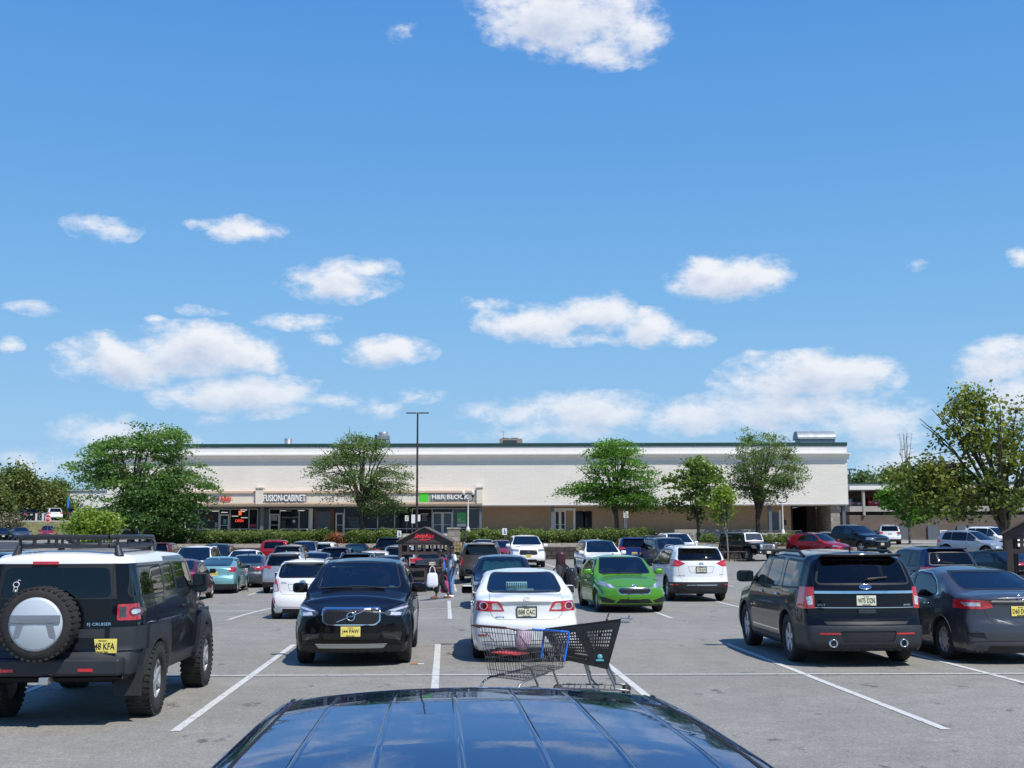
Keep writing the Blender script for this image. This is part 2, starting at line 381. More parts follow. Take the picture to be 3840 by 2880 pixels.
# ------------------------------------------------------------ surface materials
def asphalt_mat():
    m, nt, out = newmat('asphalt'); p = N(nt, 'ShaderNodeBsdfPrincipled', inp={'Roughness': .85, 'Specular IOR Level': .35})
    tc = N(nt, 'ShaderNodeTexCoord'); P = tc.outputs['Object']
    def ns(sc, det=4, ro=.6): n = N(nt, 'ShaderNodeTexNoise', inp={'Scale': sc, 'Detail': det, 'Roughness': ro}); L_(nt, P, n.inputs['Vector']); return n.outputs['Fac']
    big = ns(.22, 5); mid = ns(1.7, 4); fine = ns(70, 2, .7); grit = ns(24, 3, .75)
    r1 = N(nt, 'ShaderNodeValToRGB'); L_(nt, big, r1.inputs[0]); e = r1.color_ramp.elements; e[0].position = .3; e[0].color = (.218, .207, .178, 1); e[1].position = .7; e[1].color = (.268, .256, .222, 1)
    def mulr(a, fac, lo, hi, f0=.3, f1=.7):
        mr = N(nt, 'ShaderNodeMapRange', inp={'From Min': f0, 'From Max': f1, 'To Min': lo, 'To Max': hi}); L_(nt, fac, mr.inputs['Value'])
        s = N(nt, 'ShaderNodeVectorMath', operation='SCALE'); L_(nt, a, s.inputs[0]); L_(nt, mr.outputs[0], s.inputs['Scale']); return s.outputs[0]
    c = mulr(r1.outputs[0], mid, .9, 1.1); c = mulr(c, fine, .55, 1.45); c = mulr(c, grit, .70, 1.30); c = mulr(c, ns(6.5, 5, .7), .86, 1.12)
    # oil drips: stretched dark blots
    mp = N(nt, 'ShaderNodeMapping'); mp.inputs['Scale'].default_value = (1.0, .55, 1); L_(nt, P, mp.inputs[0])
    oil = N(nt, 'ShaderNodeTexNoise', inp={'Scale': 2.1, 'Detail': 5, 'Roughness': .62}); L_(nt, mp.outputs[0], oil.inputs['Vector'])
    om = N(nt, 'ShaderNodeMapRange', inp={'From Min': .63, 'From Max': .68, 'To Min': 0, 'To Max': .62}); L_(nt, oil.outputs['Fac'], om.inputs['Value'])
    mx = N(nt, 'ShaderNodeMix', data_type='RGBA'); L_(nt, om.outputs[0], mx.inputs['Factor']); L_(nt, c, mx.inputs['A']); mx.inputs['B'].default_value = (.035, .034, .033, 1)
    # drying cracks
    vo = N(nt, 'ShaderNodeTexVoronoi', feature='DISTANCE_TO_EDGE', inp={'Scale': .22}); 
    wn = N(nt, 'ShaderNodeTexNoise', inp={'Scale': 1.1, 'Detail': 5}); L_(nt, P, wn.inputs['Vector'])
    wa = N(nt, 'ShaderNodeVectorMath', operation='ADD'); L_(nt, P, wa.inputs[0]); L_(nt, wn.outputs['Color'], wa.inputs[1]); L_(nt, wa.outputs[0], vo.inputs['Vector'])
    cm = N(nt, 'ShaderNodeMapRange', inp={'From Min': .0, 'From Max': .004, 'To Min': .55, 'To Max': 0}); L_(nt, vo.outputs[0], cm.inputs['Value'])
    gm = N(nt, 'ShaderNodeMapRange', inp={'From Min': .5, 'From Max': .62, 'To Min': 0, 'To Max': 1}); L_(nt, big, gm.inputs['Value'])
    ck = N(nt, 'ShaderNodeMath', operation='MULTIPLY'); L_(nt, cm.outputs[0], ck.inputs[0]); L_(nt, gm.outputs[0], ck.inputs[1])
    m2 = N(nt, 'ShaderNodeMix', data_type='RGBA'); L_(nt, ck.outputs[0], m2.inputs['Factor']); L_(nt, mx.outputs['Result'], m2.inputs['A']); m2.inputs['B'].default_value = (.03, .03, .03, 1)
    # pale grit specks
    sp = N(nt, 'ShaderNodeTexVoronoi', inp={'Scale': 9}); L_(nt, P, sp.inputs['Vector'])
    sm = N(nt, 'ShaderNodeMapRange', inp={'From Min': .03, 'From Max': .07, 'To Min': .7, 'To Max': 0}); L_(nt, sp.outputs['Distance'], sm.inputs['Value'])
    spn = ns(3.1); sg = N(nt, 'ShaderNodeMapRange', inp={'From Min': .55, 'From Max': .6, 'To Min': 0, 'To Max': 1}); L_(nt, spn, sg.inputs['Value'])
    sq = N(nt, 'ShaderNodeMath', operation='MULTIPLY'); L_(nt, sm.outputs[0], sq.inputs[0]); L_(nt, sg.outputs[0], sq.inputs[1])
    m3 = N(nt, 'ShaderNodeMix', data_type='RGBA'); L_(nt, sq.outputs[0], m3.inputs['Factor']); L_(nt, m2.outputs['Result'], m3.inputs['A']); m3.inputs['B'].default_value = (.42, .41, .38, 1)
    L_(nt, m3.outputs['Result'], p.inputs['Base Color'])
    b = N(nt, 'ShaderNodeBump', inp={'Strength': .5, 'Distance': .006}); L_(nt, fine, b.inputs['Height']); L_(nt, b.outputs[0], p.inputs['Normal'])
    L_(nt, p.outputs[0], out.inputs[0]); return m
ASPH = asphalt_mat()
def line_mat():
    m, nt, out = newmat('road_paint'); p = N(nt, 'ShaderNodeBsdfPrincipled', inp={'Roughness': .7})
    tc = N(nt, 'ShaderNodeTexCoord'); a = N(nt, 'ShaderNodeTexNoise', inp={'Scale': 9, 'Detail': 6, 'Roughness': .7}); L_(nt, tc.outputs['Object'], a.inputs['Vector'])
    r = N(nt, 'ShaderNodeValToRGB'); e = r.color_ramp.elements; e[0].position = .36; e[0].color = (.22, .22, .21, 1); e[1].position = .44; e[1].color = (.56, .56, .52, 1); L_(nt, a.outputs['Fac'], r.inputs[0])
    L_(nt, r.outputs[0], p.inputs['Base Color']); L_(nt, p.outputs[0], out.inputs[0]); return m
PAINTL = line_mat()
CONC = plain('concrete', (.36, .33, .28), .8, var=.18, scale=1.5, bump=.3, bscale=40)
KERB = plain('kerb_stone', (.34, .29, .22), .8, var=.35, scale=3.0, bump=.4, bscale=20)
MULCH = plain('mulch', (.085, .045, .028), .95, var=.5, scale=5, bump=1, bscale=25)
GRASS = plain('grass', (.075, .13, .025), .9, var=.4, scale=4, bump=1, bscale=40)
DRY = plain('dry_grass', (.13, .13, .05), .9, var=.4, scale=1.3, bump=1, bscale=30)
ROADM = plain('road_asphalt', (.045, .047, .05), .8, var=.15, scale=1)

# ------------------------------------------------------------ ground
ys = [-60, -30, -10]+[i*1.0 for i in range(0, 84)]+[84.0, 84.25]+[85+i for i in range(0, 75)]+[165, 175, 190, 220, 300, 500, 900, 1500, 3000]
xs = [-3000, -1200, -500, -200, -130]+[-100+i*2 for i in range(18)]+[-64+i for i in range(0, 129)]+[66+i*3 for i in range(12)]+[130, 200, 500, 1200, 3000]
vs = [(x, y, Z(x, y)) for y in ys for x in xs]; nx = len(xs)
fs = []; mi = []
for j in range(len(ys)-1):
    for i in range(nx-1):
        a = j*nx+i; fs.append((a, a+1, a+nx+1, a+nx))
me = bpy.data.meshes.new('ground'); me.from_pydata(vs, [], fs)
gnd = mobj('ground', me, None, [ASPH]); setn(gnd, 'grey worn asphalt ground of the parking lot', 'ground', None, 'structure')

YAW = .055          # the parking grid leans a little to the left going away
def grid_x(x0, y): return x0-YAW*(y-18)
def stall_line(xc, y0, y1, w=.105, name='stall_line'):
    vs = []; n = max(2, int((y1-y0)/1.0)); fs = []
    for k in range(n+1):
        y = y0+(y1-y0)*k/n; x = grid_x(xc, y)
        vs += [(x-w/2, y, Z(x, y)+.006), (x+w/2, y, Z(x, y)+.006)]
    for k in range(n): fs.append((2*k, 2*k+1, 2*k+3, 2*k+2))
    return vs, fs
def markings(name, items, label):
    mb = MB()
    for v, f in items: mb.add(v, f)
    o = mb.build(name, PAINTL, raw=True); setn(o, label, 'road marking', None, 'structure')
def cross_line(y, x0, x1, w=.10):
    n = int((x1-x0)/1.5); vs = []; fs = []
    for k in range(n+1):
        x = x0+(x1-x0)*k/n; yy = y
        vs += [(x, yy-w/2, Z(x, yy)+.010), (x, yy+w/2, Z(x, yy)+.010)]
    for k in range(n): fs.append((2*k, 2*k+2, 2*k+3, 2*k+1))
    return vs, fs
XL = [-3.84+2.71*k for k in range(-5, 9)]
markings('stall_markings_near', [stall_line(x, 13.0, 23.0) for x in XL]+[cross_line(18.0, -20, 26)], 'white stall lines of the near double row')
markings('stall_markings_middle', [stall_line(x+.25, 29.8, 40.2) for x in XL]+[cross_line(34.6, -26, 26)], 'white stall lines of the middle double row')
markings('stall_markings_far', [stall_line(x+.55, 47.5, 58) for x in XL]+[cross_line(52.6, -30, 26)]+[stall_line(x+.8, 66, 76) for x in XL[:9]], 'white stall lines of the far rows')
# ------------------------------------------------------------ terrace: retaining wall, kerbs, beds, sidewalk, road
blk = plain('wall_block', (.055, .047, .042), .9, var=.45, scale=2.2, bump=.8, bscale=12)
def kerb(name, pts, w, h, mat, label, cat='kerb', n=None):
    mb = MB()
    for (a, b) in zip(pts, pts[1:]):
        L = math.dist(a, b); k = max(1, int(L/1.2))
        for i in range(k):
            p = Vector(a).lerp(Vector(b), i/k); q = Vector(a).lerp(Vector(b), (i+1)/k-.012/L*1.0)
            t = (q-p).normalized(); nn = Vector((-t.y, t.x))*w/2
            zs = [Z(p.x, p.y), Z(q.x, q.y)]
            j = rnd.uniform(-.008, .008)
            c = [(p.x+nn.x, p.y+nn.y), (q.x+nn.x, q.y+nn.y), (q.x-nn.x, q.y-nn.y), (p.x-nn.x, p.y-nn.y)]
            zz = [zs[0], zs[1], zs[1], zs[0]]
            v = [(c[m][0], c[m][1], zz[m]-.1) for m in range(4)]+[(c[m][0], c[m][1], zz[m]+h+j) for m in range(4)]
            mb.add(v, [(0, 3, 2, 1), (4, 5, 6, 7), (0, 1, 5, 4), (1, 2, 6, 5), (2, 3, 7, 6), (3, 0, 4, 7)])
    o = mb.build(name, mat); setn(o, label, cat, None, 'structure'); return o
mb = MB()
rr = random.Random(3)
x = -27.0
for row in range(5):
    x = -27-.3*(row % 2)
    while x < 15.8:
        w = .6; zb = -.35+row*.30 if True else 0
        j = rr.uniform(-.02, .02)
        mb.rbox(x+.01, x+w-.01, 83.6+j, 84.1, zb+.005, zb+.295, .02); x += w
w_ = mb.build('retaining_wall', blk); setn(w_, 'long dark block retaining wall below the planted terrace', 'wall')
sheet('terrace_lawn', -28, 16, 84.3, 86.0, .02, plain('verge', (.09, .085, .05), .9, var=.4, scale=3, bump=1))
kerb('terrace_kerb', [(-28, 84.25), (15.5, 84.25)], .3, .10, KERB, 'pale stone kerb running along the top of the retaining wall')
sheet('terrace_drive', -30, 19, 86.0, 97.0, .004, plain('drive', (.24, .22, .18), .85, var=.2, scale=1))
kerb('bed_kerb', [(-34, 97.2), (20, 97.2)], .25, .15, KERB, 'pale stone kerb along the mulched hedge bed')
sheet('mulch_bed', -38, 22, 97.4, 106.5, .05, MULCH, label='brown mulch bed under the hedges', cat='mulch bed')
sheet('sidewalk', -40, 40, 108.5, 123.0, .03, CONC, step=1.5)
sheet('verge_lawn', 16.2, 30, 88, 92.5, .03, GRASS)
kerb('lawn_kerb', [(16.2, 87.8), (30, 87.8)], .25, .14, KERB, 'pale stone kerb in front of the small lawn')
kerb('lawn_walk_kerb', [(16.2, 92.7), (30, 92.7)], .2, .14, KERB, 'pale stone kerb behind the small lawn')
sheet('lawn_walk', 16.2, 30, 92.9, 97.0, .03, CONC)
sheet('entrance_bed', 16.2, 27, 97.2, 104, .05, MULCH)
sheet('road_left', -110, -34, 78, 100, .012, ROADM, step=2)
sheet('road_upper_lot', -110, -44, 122, 149, .012, ROADM, step=2)
sheet('bank_lawn', -110, -44, 149.3, 155, .03, DRY, step=1.5)
sheet('verge_left', -60, -30, 66, 78, .03, GRASS, step=1.5)
sheet('hill_lawn', -140, -44, 180, 300, .03, GRASS, step=6)
# small kerbed island with the young tree
def island(name, px, py, rx, ry, label, mat=MULCH):
    c = G(px, py); n = 28; mb = MB()
    ring = lambda k, z, o: [(c.x+(rx+o)*math.cos(2*PI*i/n), c.y+(ry+o)*math.sin(2*PI*i/n), Z(c.x, c.y+ry*math.sin(2*PI*i/n))+z) for i in range(n)]
    A = ring(0, -.05, .0); B = ring(0, .13, 0); Cc = ring(0, .13, -.14); D = ring(0, .10, -.14)
    mb.add(A+B+Cc+D, [(k*n+i, k*n+(i+1) % n, (k+1)*n+(i+1) % n, (k+1)*n+i) for k in range(3) for i in range(n)], 0)
    mb.add(D, [tuple(range(n))], 1)
    o = mb.build(name, [KERB, mat]); setn(o, label, 'island', None, 'structure'); return c
ISL = island('kerb_island', 2700, 2103, 2.3, 1.1, 'small mulched island with a stone kerb')
# ------------------------------------------------------------ car materials
M_TRIM = plain('car_trim_black', (.014, .015, .017), .55, var=.2, scale=5)
M_GLOSSB = plain('car_gloss_black', (.012, .012, .014), .12, coat=1)
M_GREYTR = plain('car_trim_grey', (.022, .025, .030), .5, var=.15, scale=4)
M_CHROME = plain('car_chrome', (.78, .79, .8), .12, metal=1)
M_SILVER = plain('car_silver', (.50, .52, .54), .3, metal=.75)
M_ALLOY = plain('wheel_alloy', (.52, .53, .54), .35, metal=.5, var=.1)
M_DARKALLOY = plain('wheel_alloy_dark', (.09, .09, .095), .4, metal=.6)
M_TYRE = plain('tyre_rubber', (.022, .021, .021), .85, var=.25, scale=9, bump=.4, bscale=50)
M_UNDER = plain('underbody', (.012, .012, .012), .9)
M_GAP = plain('panel_gap', (.006, .006, .006), .9)
M_SEAL = plain('window_seal', (.012, .012, .013), .5)
M_RED = plain('lamp_red', (.42, .012, .018), .12, coat=1, spec=.8, emit=(.5, .01, .015), es=.12, var=.35, scale=22, back=True)
M_RLIT = plain('lamp_red_lit', (.9, .05, .03), .2, emit=(1, .06, .03), es=1.3)
M_CLEAR = plain('lamp_clear', (.62, .64, .66), .12, metal=.35, coat=1, var=.35, scale=26, back=True)
M_HEAD = plain('lamp_head', (.34, .36, .39), .1, metal=.5, coat=1, var=.5, scale=20, back=True)
M_HDARK = plain('lamp_head_dark', (.06, .065, .075), .08, metal=.2, coat=1, var=.6, scale=24)
M_AMBER = plain('lamp_amber', (.6, .22, .03), .2, coat=1)
M_GRILLE = plain('grille_black', (.010, .010, .011), .4)
M_SEAT = plain('seat_cloth', (.05, .052, .055), .9)
M_SEATL = plain('seat_light', (.24, .25, .24), .8)
M_MIRG = plain('mirror_glass', (.10, .105, .11), .05, metal=1)
M_PLATE = plain('plate_cream', (.72, .70, .52), .4, var=.08, scale=5)
M_PLATEY = plain('plate_yellow', (.80, .68, .16), .4, var=.08, scale=5)
M_PTXT = plain('plate_ink', (.01, .01, .012), .5)
M_WHITE = plain('white_plastic', (.78, .78, .77), .4)
M_BLUEB = plain('badge_blue', (.02, .07, .25), .2, coat=1)
G_CLEAR = glassmat('glass_clear', .62, 1, (.80, 1, .97))
G_MED = glassmat('glass_tint', .34, 1, (.8, 1, 1))
G_DARK = glassmat('glass_privacy', .07, 1, ior=1.6)
def deep_paint(name, col, tint):
    """very dark blue lacquer whose mirror layer is itself slightly blue"""
    m, nt, out = newmat(name); d = N(nt, 'ShaderNodeBsdfDiffuse', inp={'Color': c4(col)}); g = N(nt, 'ShaderNodeBsdfGlossy', inp={'Color': c4(tint), 'Roughness': .035}); f = N(nt, 'ShaderNodeFresnel', inp={'IOR': 1.72})
    tc = N(nt, 'ShaderNodeTexCoord'); nn = N(nt, 'ShaderNodeTexNoise', inp={'Scale': 90, 'Detail': 3, 'Roughness': .8}); L_(nt, tc.outputs['Object'], nn.inputs['Vector']); rr_ = N(nt, 'ShaderNodeMapRange', inp={'From Min': .45, 'From Max': .75, 'To Min': .012, 'To Max': .14}); L_(nt, nn.outputs['Fac'], rr_.inputs['Value']); L_(nt, rr_.outputs[0], g.inputs['Roughness'])
    wv = N(nt, 'ShaderNodeTexNoise', inp={'Scale': 2.6, 'Detail': 2}); L_(nt, tc.outputs['Object'], wv.inputs['Vector']); bp = N(nt, 'ShaderNodeBump', inp={'Strength': .10, 'Distance': .02}); L_(nt, wv.outputs['Fac'], bp.inputs['Height']); L_(nt, bp.outputs[0], g.inputs['Normal'])
    mx = N(nt, 'ShaderNodeMixShader'); L_(nt, f.outputs[0], mx.inputs[0]); L_(nt, d.outputs[0], mx.inputs[1]); L_(nt, g.outputs[0], mx.inputs[2])
    d2 = N(nt, 'ShaderNodeBsdfDiffuse', inp={'Color': (.03, .03, .03, 1)}); ge = N(nt, 'ShaderNodeNewGeometry'); m2 = N(nt, 'ShaderNodeMixShader')
    L_(nt, ge.outputs['Backfacing'], m2.inputs[0]); L_(nt, mx.outputs[0], m2.inputs[1]); L_(nt, d2.outputs[0], m2.inputs[2]); L_(nt, m2.outputs[0], out.inputs[0])
    MATS[name] = m; return m
PAINTS = {
 'white': paint('paint_white', (.80, .80, .79), 0, .4), 'pearl': paint('paint_pearl', (.76, .78, .77), 0, .35),
 'black': paint('paint_black', (.003, .003, .005), 0, .3, dust=.015, cw=.75), 'blueblack': paint('paint_blue_black', (.006, .010, .022), .2, .3, dust=.03),
 'navy': paint('paint_navy', (.010, .018, .055), .25, .3, dust=.03), 'cobalt': paint('paint_cobalt', (.012, .03, .16), .3, .3, dust=.03),
 'grey': paint('paint_grey', (.10, .105, .11), .6, .35), 'darkgrey': paint('paint_dark_grey', (.070, .076, .088), .45, .33, dust=.03),
 'silver': paint('paint_silver', (.42, .44, .46), .6, .35), 'red': paint('paint_red', (.30, .012, .018), .25, .3),
 'maroon': paint('paint_maroon', (.11, .012, .016), .3, .3), 'green': paint('paint_green', (.10, .33, .025), .35, .32),
 'teal': paint('paint_teal', (.19, .40, .42), .35, .33), 'bronze': paint('paint_bronze', (.10, .085, .08), .5, .35),
 'roofblue': deep_paint('paint_roof_blue', (.003, .009, .030), (.50, .68, 1.0)),
}

# ------------------------------------------------------------ wheels (meshes shared between cars)
WH = {}
def wheel_meshes(r, w, rr, ns, style, det):
    key = (round(r, 3), round(w, 3), round(rr, 3), ns, style, det)
    if key in WH: return WH[key]
    n = 40 if det else 20
    t = MB()
    hw = w/2
    t.lathe([(rr*.93, -hw*.8), (rr, -hw*.92), (rr*1.04, -hw), ((r+rr)/2, -hw*1.04), (r*.955, -hw*.95), (r*.99, -hw*.80), (r, -hw*.55), (r, hw*.55), (r*.99, hw*.80), (r*.955, hw*.95), ((r+rr)/2, hw*1.04), (rr*1.04, hw), (rr, hw*.92), (rr*.93, hw*.8)], n, 0, None, 'y')
    if style == 'mud':
        for k in range(38):
            a = 2*PI*k/38; M = Matrix.Rotation(a, 4, 'Y')
            for s in (-1, 1):
                t.box(-.018, .018, s*hw*.45, s*hw*1.01, r*.955, r*1.012, 0, M)
            if k % 2: t.box(-.02, .02, -hw*.35, hw*.35, r*.97, r*1.010, 0, M)
    tm = t.mesh('wheel_tyre'); tm.materials.append(M_TYRE)
    q = MB()   # outer face looks to +y
    q.lathe([(rr*.95, -hw*.7), (rr*.93, hw*.35), (rr*.985, hw*.86), (rr*1.01, hw*.9), (rr*1.0, hw*.84)], n, 0, None, 'y')
    q.lathe([(0, hw*.28), (rr*.9, hw*.2)], n, 1, None, 'y')
    q.lathe([(0, hw*.80), (rr*.16, hw*.78), (rr*.2, hw*.66), (rr*.22, hw*.4)], 16, 0, None, 'y')
    for k in range(ns):
        a = 2*PI*k/ns
        for off in ((-.13, .13) if style == 'twin' else (0,)):
            M = Matrix.Rotation(a+off, 4, 'Y')
            wd = rr*(.10 if style == 'twin' else (.17 if ns <= 5 else (.105 if ns <= 7 else .06)))
            wi = wd*.72
            z0, z1 = rr*.15, rr*.955; ya, yb = hw*.74, hw*.80
            vs = [M @ Vector(p) for p in [(-wi, ya, z0), (wi, ya, z0), (wd, yb, z1), (-wd, yb, z1), (-wi, ya-.03, z0), (wi, ya-.03, z0), (wd, yb-.05, z1), (-wd, yb-.05, z1)]]
            q.add(vs, [(0, 1, 2, 3), (7, 6, 5, 4), (0, 4, 5, 1), (1, 5, 6, 2), (2, 6, 7, 3), (3, 7, 4, 0)], 0)
    if style == 'cover':
        q.lathe([(rr*.2, hw*.72), (rr*.45, hw*.78), (rr*.55, hw*.76)], n, 0, None, 'y')
    rm = q.mesh('wheel_rim')
    rm.materials.append({'dark': M_DARKALLOY}.get(style, M_ALLOY)); rm.materials.append(M_UNDER)
    WH[key] = (tm, rm); return WH[key]

def put_wheels(car, root):
    r = car['r']; det = car.get('det', 0)
    tm, rm = wheel_meshes(r, car.get('tw', .22), r*car.get('rim', .66), car.get('spokes', 5), car.get('wstyle', 'plain'), det)
    for xa in (car['xr'], car['xf']):
        for s in (-1, 1):
            y = s*(car['W']/2-car.get('tw', .22)/2-car.get('tin', .025))
            o = mobj('wheel', tm, root, loc=(xa-car['L']/2, y, r)); q = mobj('rim', rm, o)
            if s < 0: o.rotation_euler = (0, 0, PI)

# ------------------------------------------------------------ body surface
def body_grid(c):
    L, Wd = c['L'], c['W']; hw = Wd/2; r = c['r']; gc = c['gc']
    top, belt, crown = c['top'], c['belt'], c['crown']; tum = c.get('tum', .33)
    xr, xf = c['xr'], c['xf']; ag = c.get('ag', .06); ra = r+ag
    br, bf = c.get('bulge_r', .14), c.get('bulge_f', .20)
    step = c.get('step', .05); det = c.get('det', 0)
    rf = c.get('fil', .07)
    ss = set()
    k = rf
    while k < L-rf: ss.add(round(k, 4)); k += step
    ss.add(L-rf)
    for xa in (xr, xf):
        for a in range(0, 181, 9 if det else 15): ss.add(round(xa+ra*math.cos(R(a)), 4))
    for x, z in top:
        if rf < x < L-rf: ss.add(round(x, 4))
    ss = sorted(s for s in ss if rf <= s <= L-rf+1e-6)
    s2 = [ss[0]]
    for s in ss[1:]:
        if s-s2[-1] > .006: s2.append(s)
    ss = s2
    SP = c.get('side', [(0, .945), (.12, .972), (.35, .995), (.55, 1.0), (.72, .995), (.88, .975), (1, .945)])
    def smooth_top(x):
        w = c.get('tsm', .09); return sum(lerp_pts(top, x+w*q) * g for q, g in ((-1, .12), (-.5, .22), (0, .32), (.5, .22), (1, .12)))
    def bottom(x):
        zb = lerp_pts(c['bot'], x) if 'bot' in c else gc
        for xa in (xr, xf):
            d = abs(x-xa)
            if d < ra:
                if c.get('sqarch'):
                    t = min(1, (ra-d)/(ra*c['sqarch'])); zz = zb+(r+ra*.93-zb)*min(1, t)
                else: zz = r+math.sqrt(max(0, ra*ra-d*d))
                zb = max(zb, zz)
        return zb
    wpl = c.get('wplan', [(0, .93), (.5, .985), (1.0, 1), (L-1.2, 1), (L-.55, .985), (L, .92)])
    nose, tail = c['nose'], c['tail']
    def F(y, z, front, w):
        q = (min(1, abs(y)/w))**2.6
        return L+lerp_pts(nose, z)-bf*q if front else lerp_pts(tail, z)+br*q
    bl_f, bl_r = c.get('bl_f', .62), c.get('bl_r', .62)
    def warp(s, y, z):
        if s > L-bl_f:
            b = sstep(L-bl_f, L, s); return s+b*(F(y, z, True, hw)-L)
        if s < bl_r:
            b = sstep(bl_r, 0, s); return s+b*F(y, z, False, hw)
        return s
    zref = gc
    def ring(s):
        zt = smooth_top(s) if not c.get('sharp') else lerp_pts(top, s)
        cr = lerp_pts(crown, s); ze = zt-cr
        wS = hw*lerp_pts(wpl, s)
        zB0 = lerp_pts(belt, s); zB = min(zB0, ze-.13)
        zb = min(bottom(s), zB-.05)
        pts = []
        fl = lambda z: lerp_pts(SP, (z-zref)/(zB-zref))*(1+.012*sum(sstep(ra+.16, ra-.02, math.hypot(s-xa, z-r)) for xa in (xr, xf))*(0 if c.get('noflare') else 1))
        pts.append((wS*fl(zb)-.10, zb+.035)); pts.append((wS*fl(zb)-.022, zb+.006))
        n1 = 11 if det else 7
        for i in range(n1+1):
            z = zb+(zB-zb)*(i/n1); pts.append((wS*fl(z), z+(.0 if i else .0)))
        wB = pts[-1][0]
        tt = tum*sstep(.10, .35, ze-zB)
        we = wB-(ze-zB)*tt
        rc = min(c.get('rc', .12), (ze-zB)*.8)
        sl = math.hypot(ze-zB, wB-we)
        t1 = 1-rc/sl
        for i in range(1, 6):
            t = t1*i/5; bulge = .012*math.sin(PI*t/t1*.5)*sstep(.2, .4, ze-zB); pts.append((wB+(we-wB)*t+bulge*(1-i/5), zB+(ze-zB)*t))
        A = Vector(pts[-1]); E = Vector((we, ze+cr*.12)); tw = we-rc
        C = Vector((tw, ze+cr*(1-(tw/we)**2.2)))
        for i in range(1, 6):
            t = i/5; p = A*(1-t)**2+E*2*t*(1-t)+C*t*t; pts.append((p.x, p.y))
        nt_ = 7 if det else 5
        for i in range(1, nt_+1):
            y = tw*(1-i/nt_); pts.append((y, ze+cr*(1-(y/we)**2.2)))
        return pts
    rings = []
    def add_ring(s, inset=0, shrink=1.0):
        q = ring(min(max(s, rf), L-rf) if not inset else (rf if s < L/2 else L-rf))
        zb = min(p[1] for p in q); H = max(p[1] for p in q)-zb; Wm = max(p[0] for p in q)
        out = []
        fy = (1-inset/Wm)*shrink
        for (y, z) in q:
            yy = y*fy; zz = zb+(z-zb)*(1-inset/H)*(1-(1-shrink)*.5*(z-zb)/H) if z > zb else z
            if zz < zb: zz = zb
            out.append((warp(s, yy, zz), yy, zz))
        rings.append(out)
    for sh in (0, .12, .3, .5, .68, .84, .94): add_ring(0, rf, sh)
    for th in (90, 60, 30): add_ring(rf-rf*math.sin(R(th)), rf*(1-math.cos(R(th))) or 1e-6, 1)
    for s in ss: add_ring(s)
    for th in (30, 60, 90): add_ring(L-rf+rf*math.sin(R(th)), rf*(1-math.cos(R(th))) or 1e-6, 1)
    for sh in (.94, .84, .68, .5, .3, .12, 0): add_ring(L, rf, sh)
    K = len(rings[0]); verts = []; faces = []
    full = 2*K-1
    for rg in rings:
        verts += [(x, -y, z) for x, y, z in rg]+[(x, y, z) for x, y, z in reversed(rg[:-1])]
    for j in range(len(rings)-1):
        for i in range(full-1):
            a = j*full+i; faces.append((a, a+full, a+full+1, a+1))
    return verts, faces

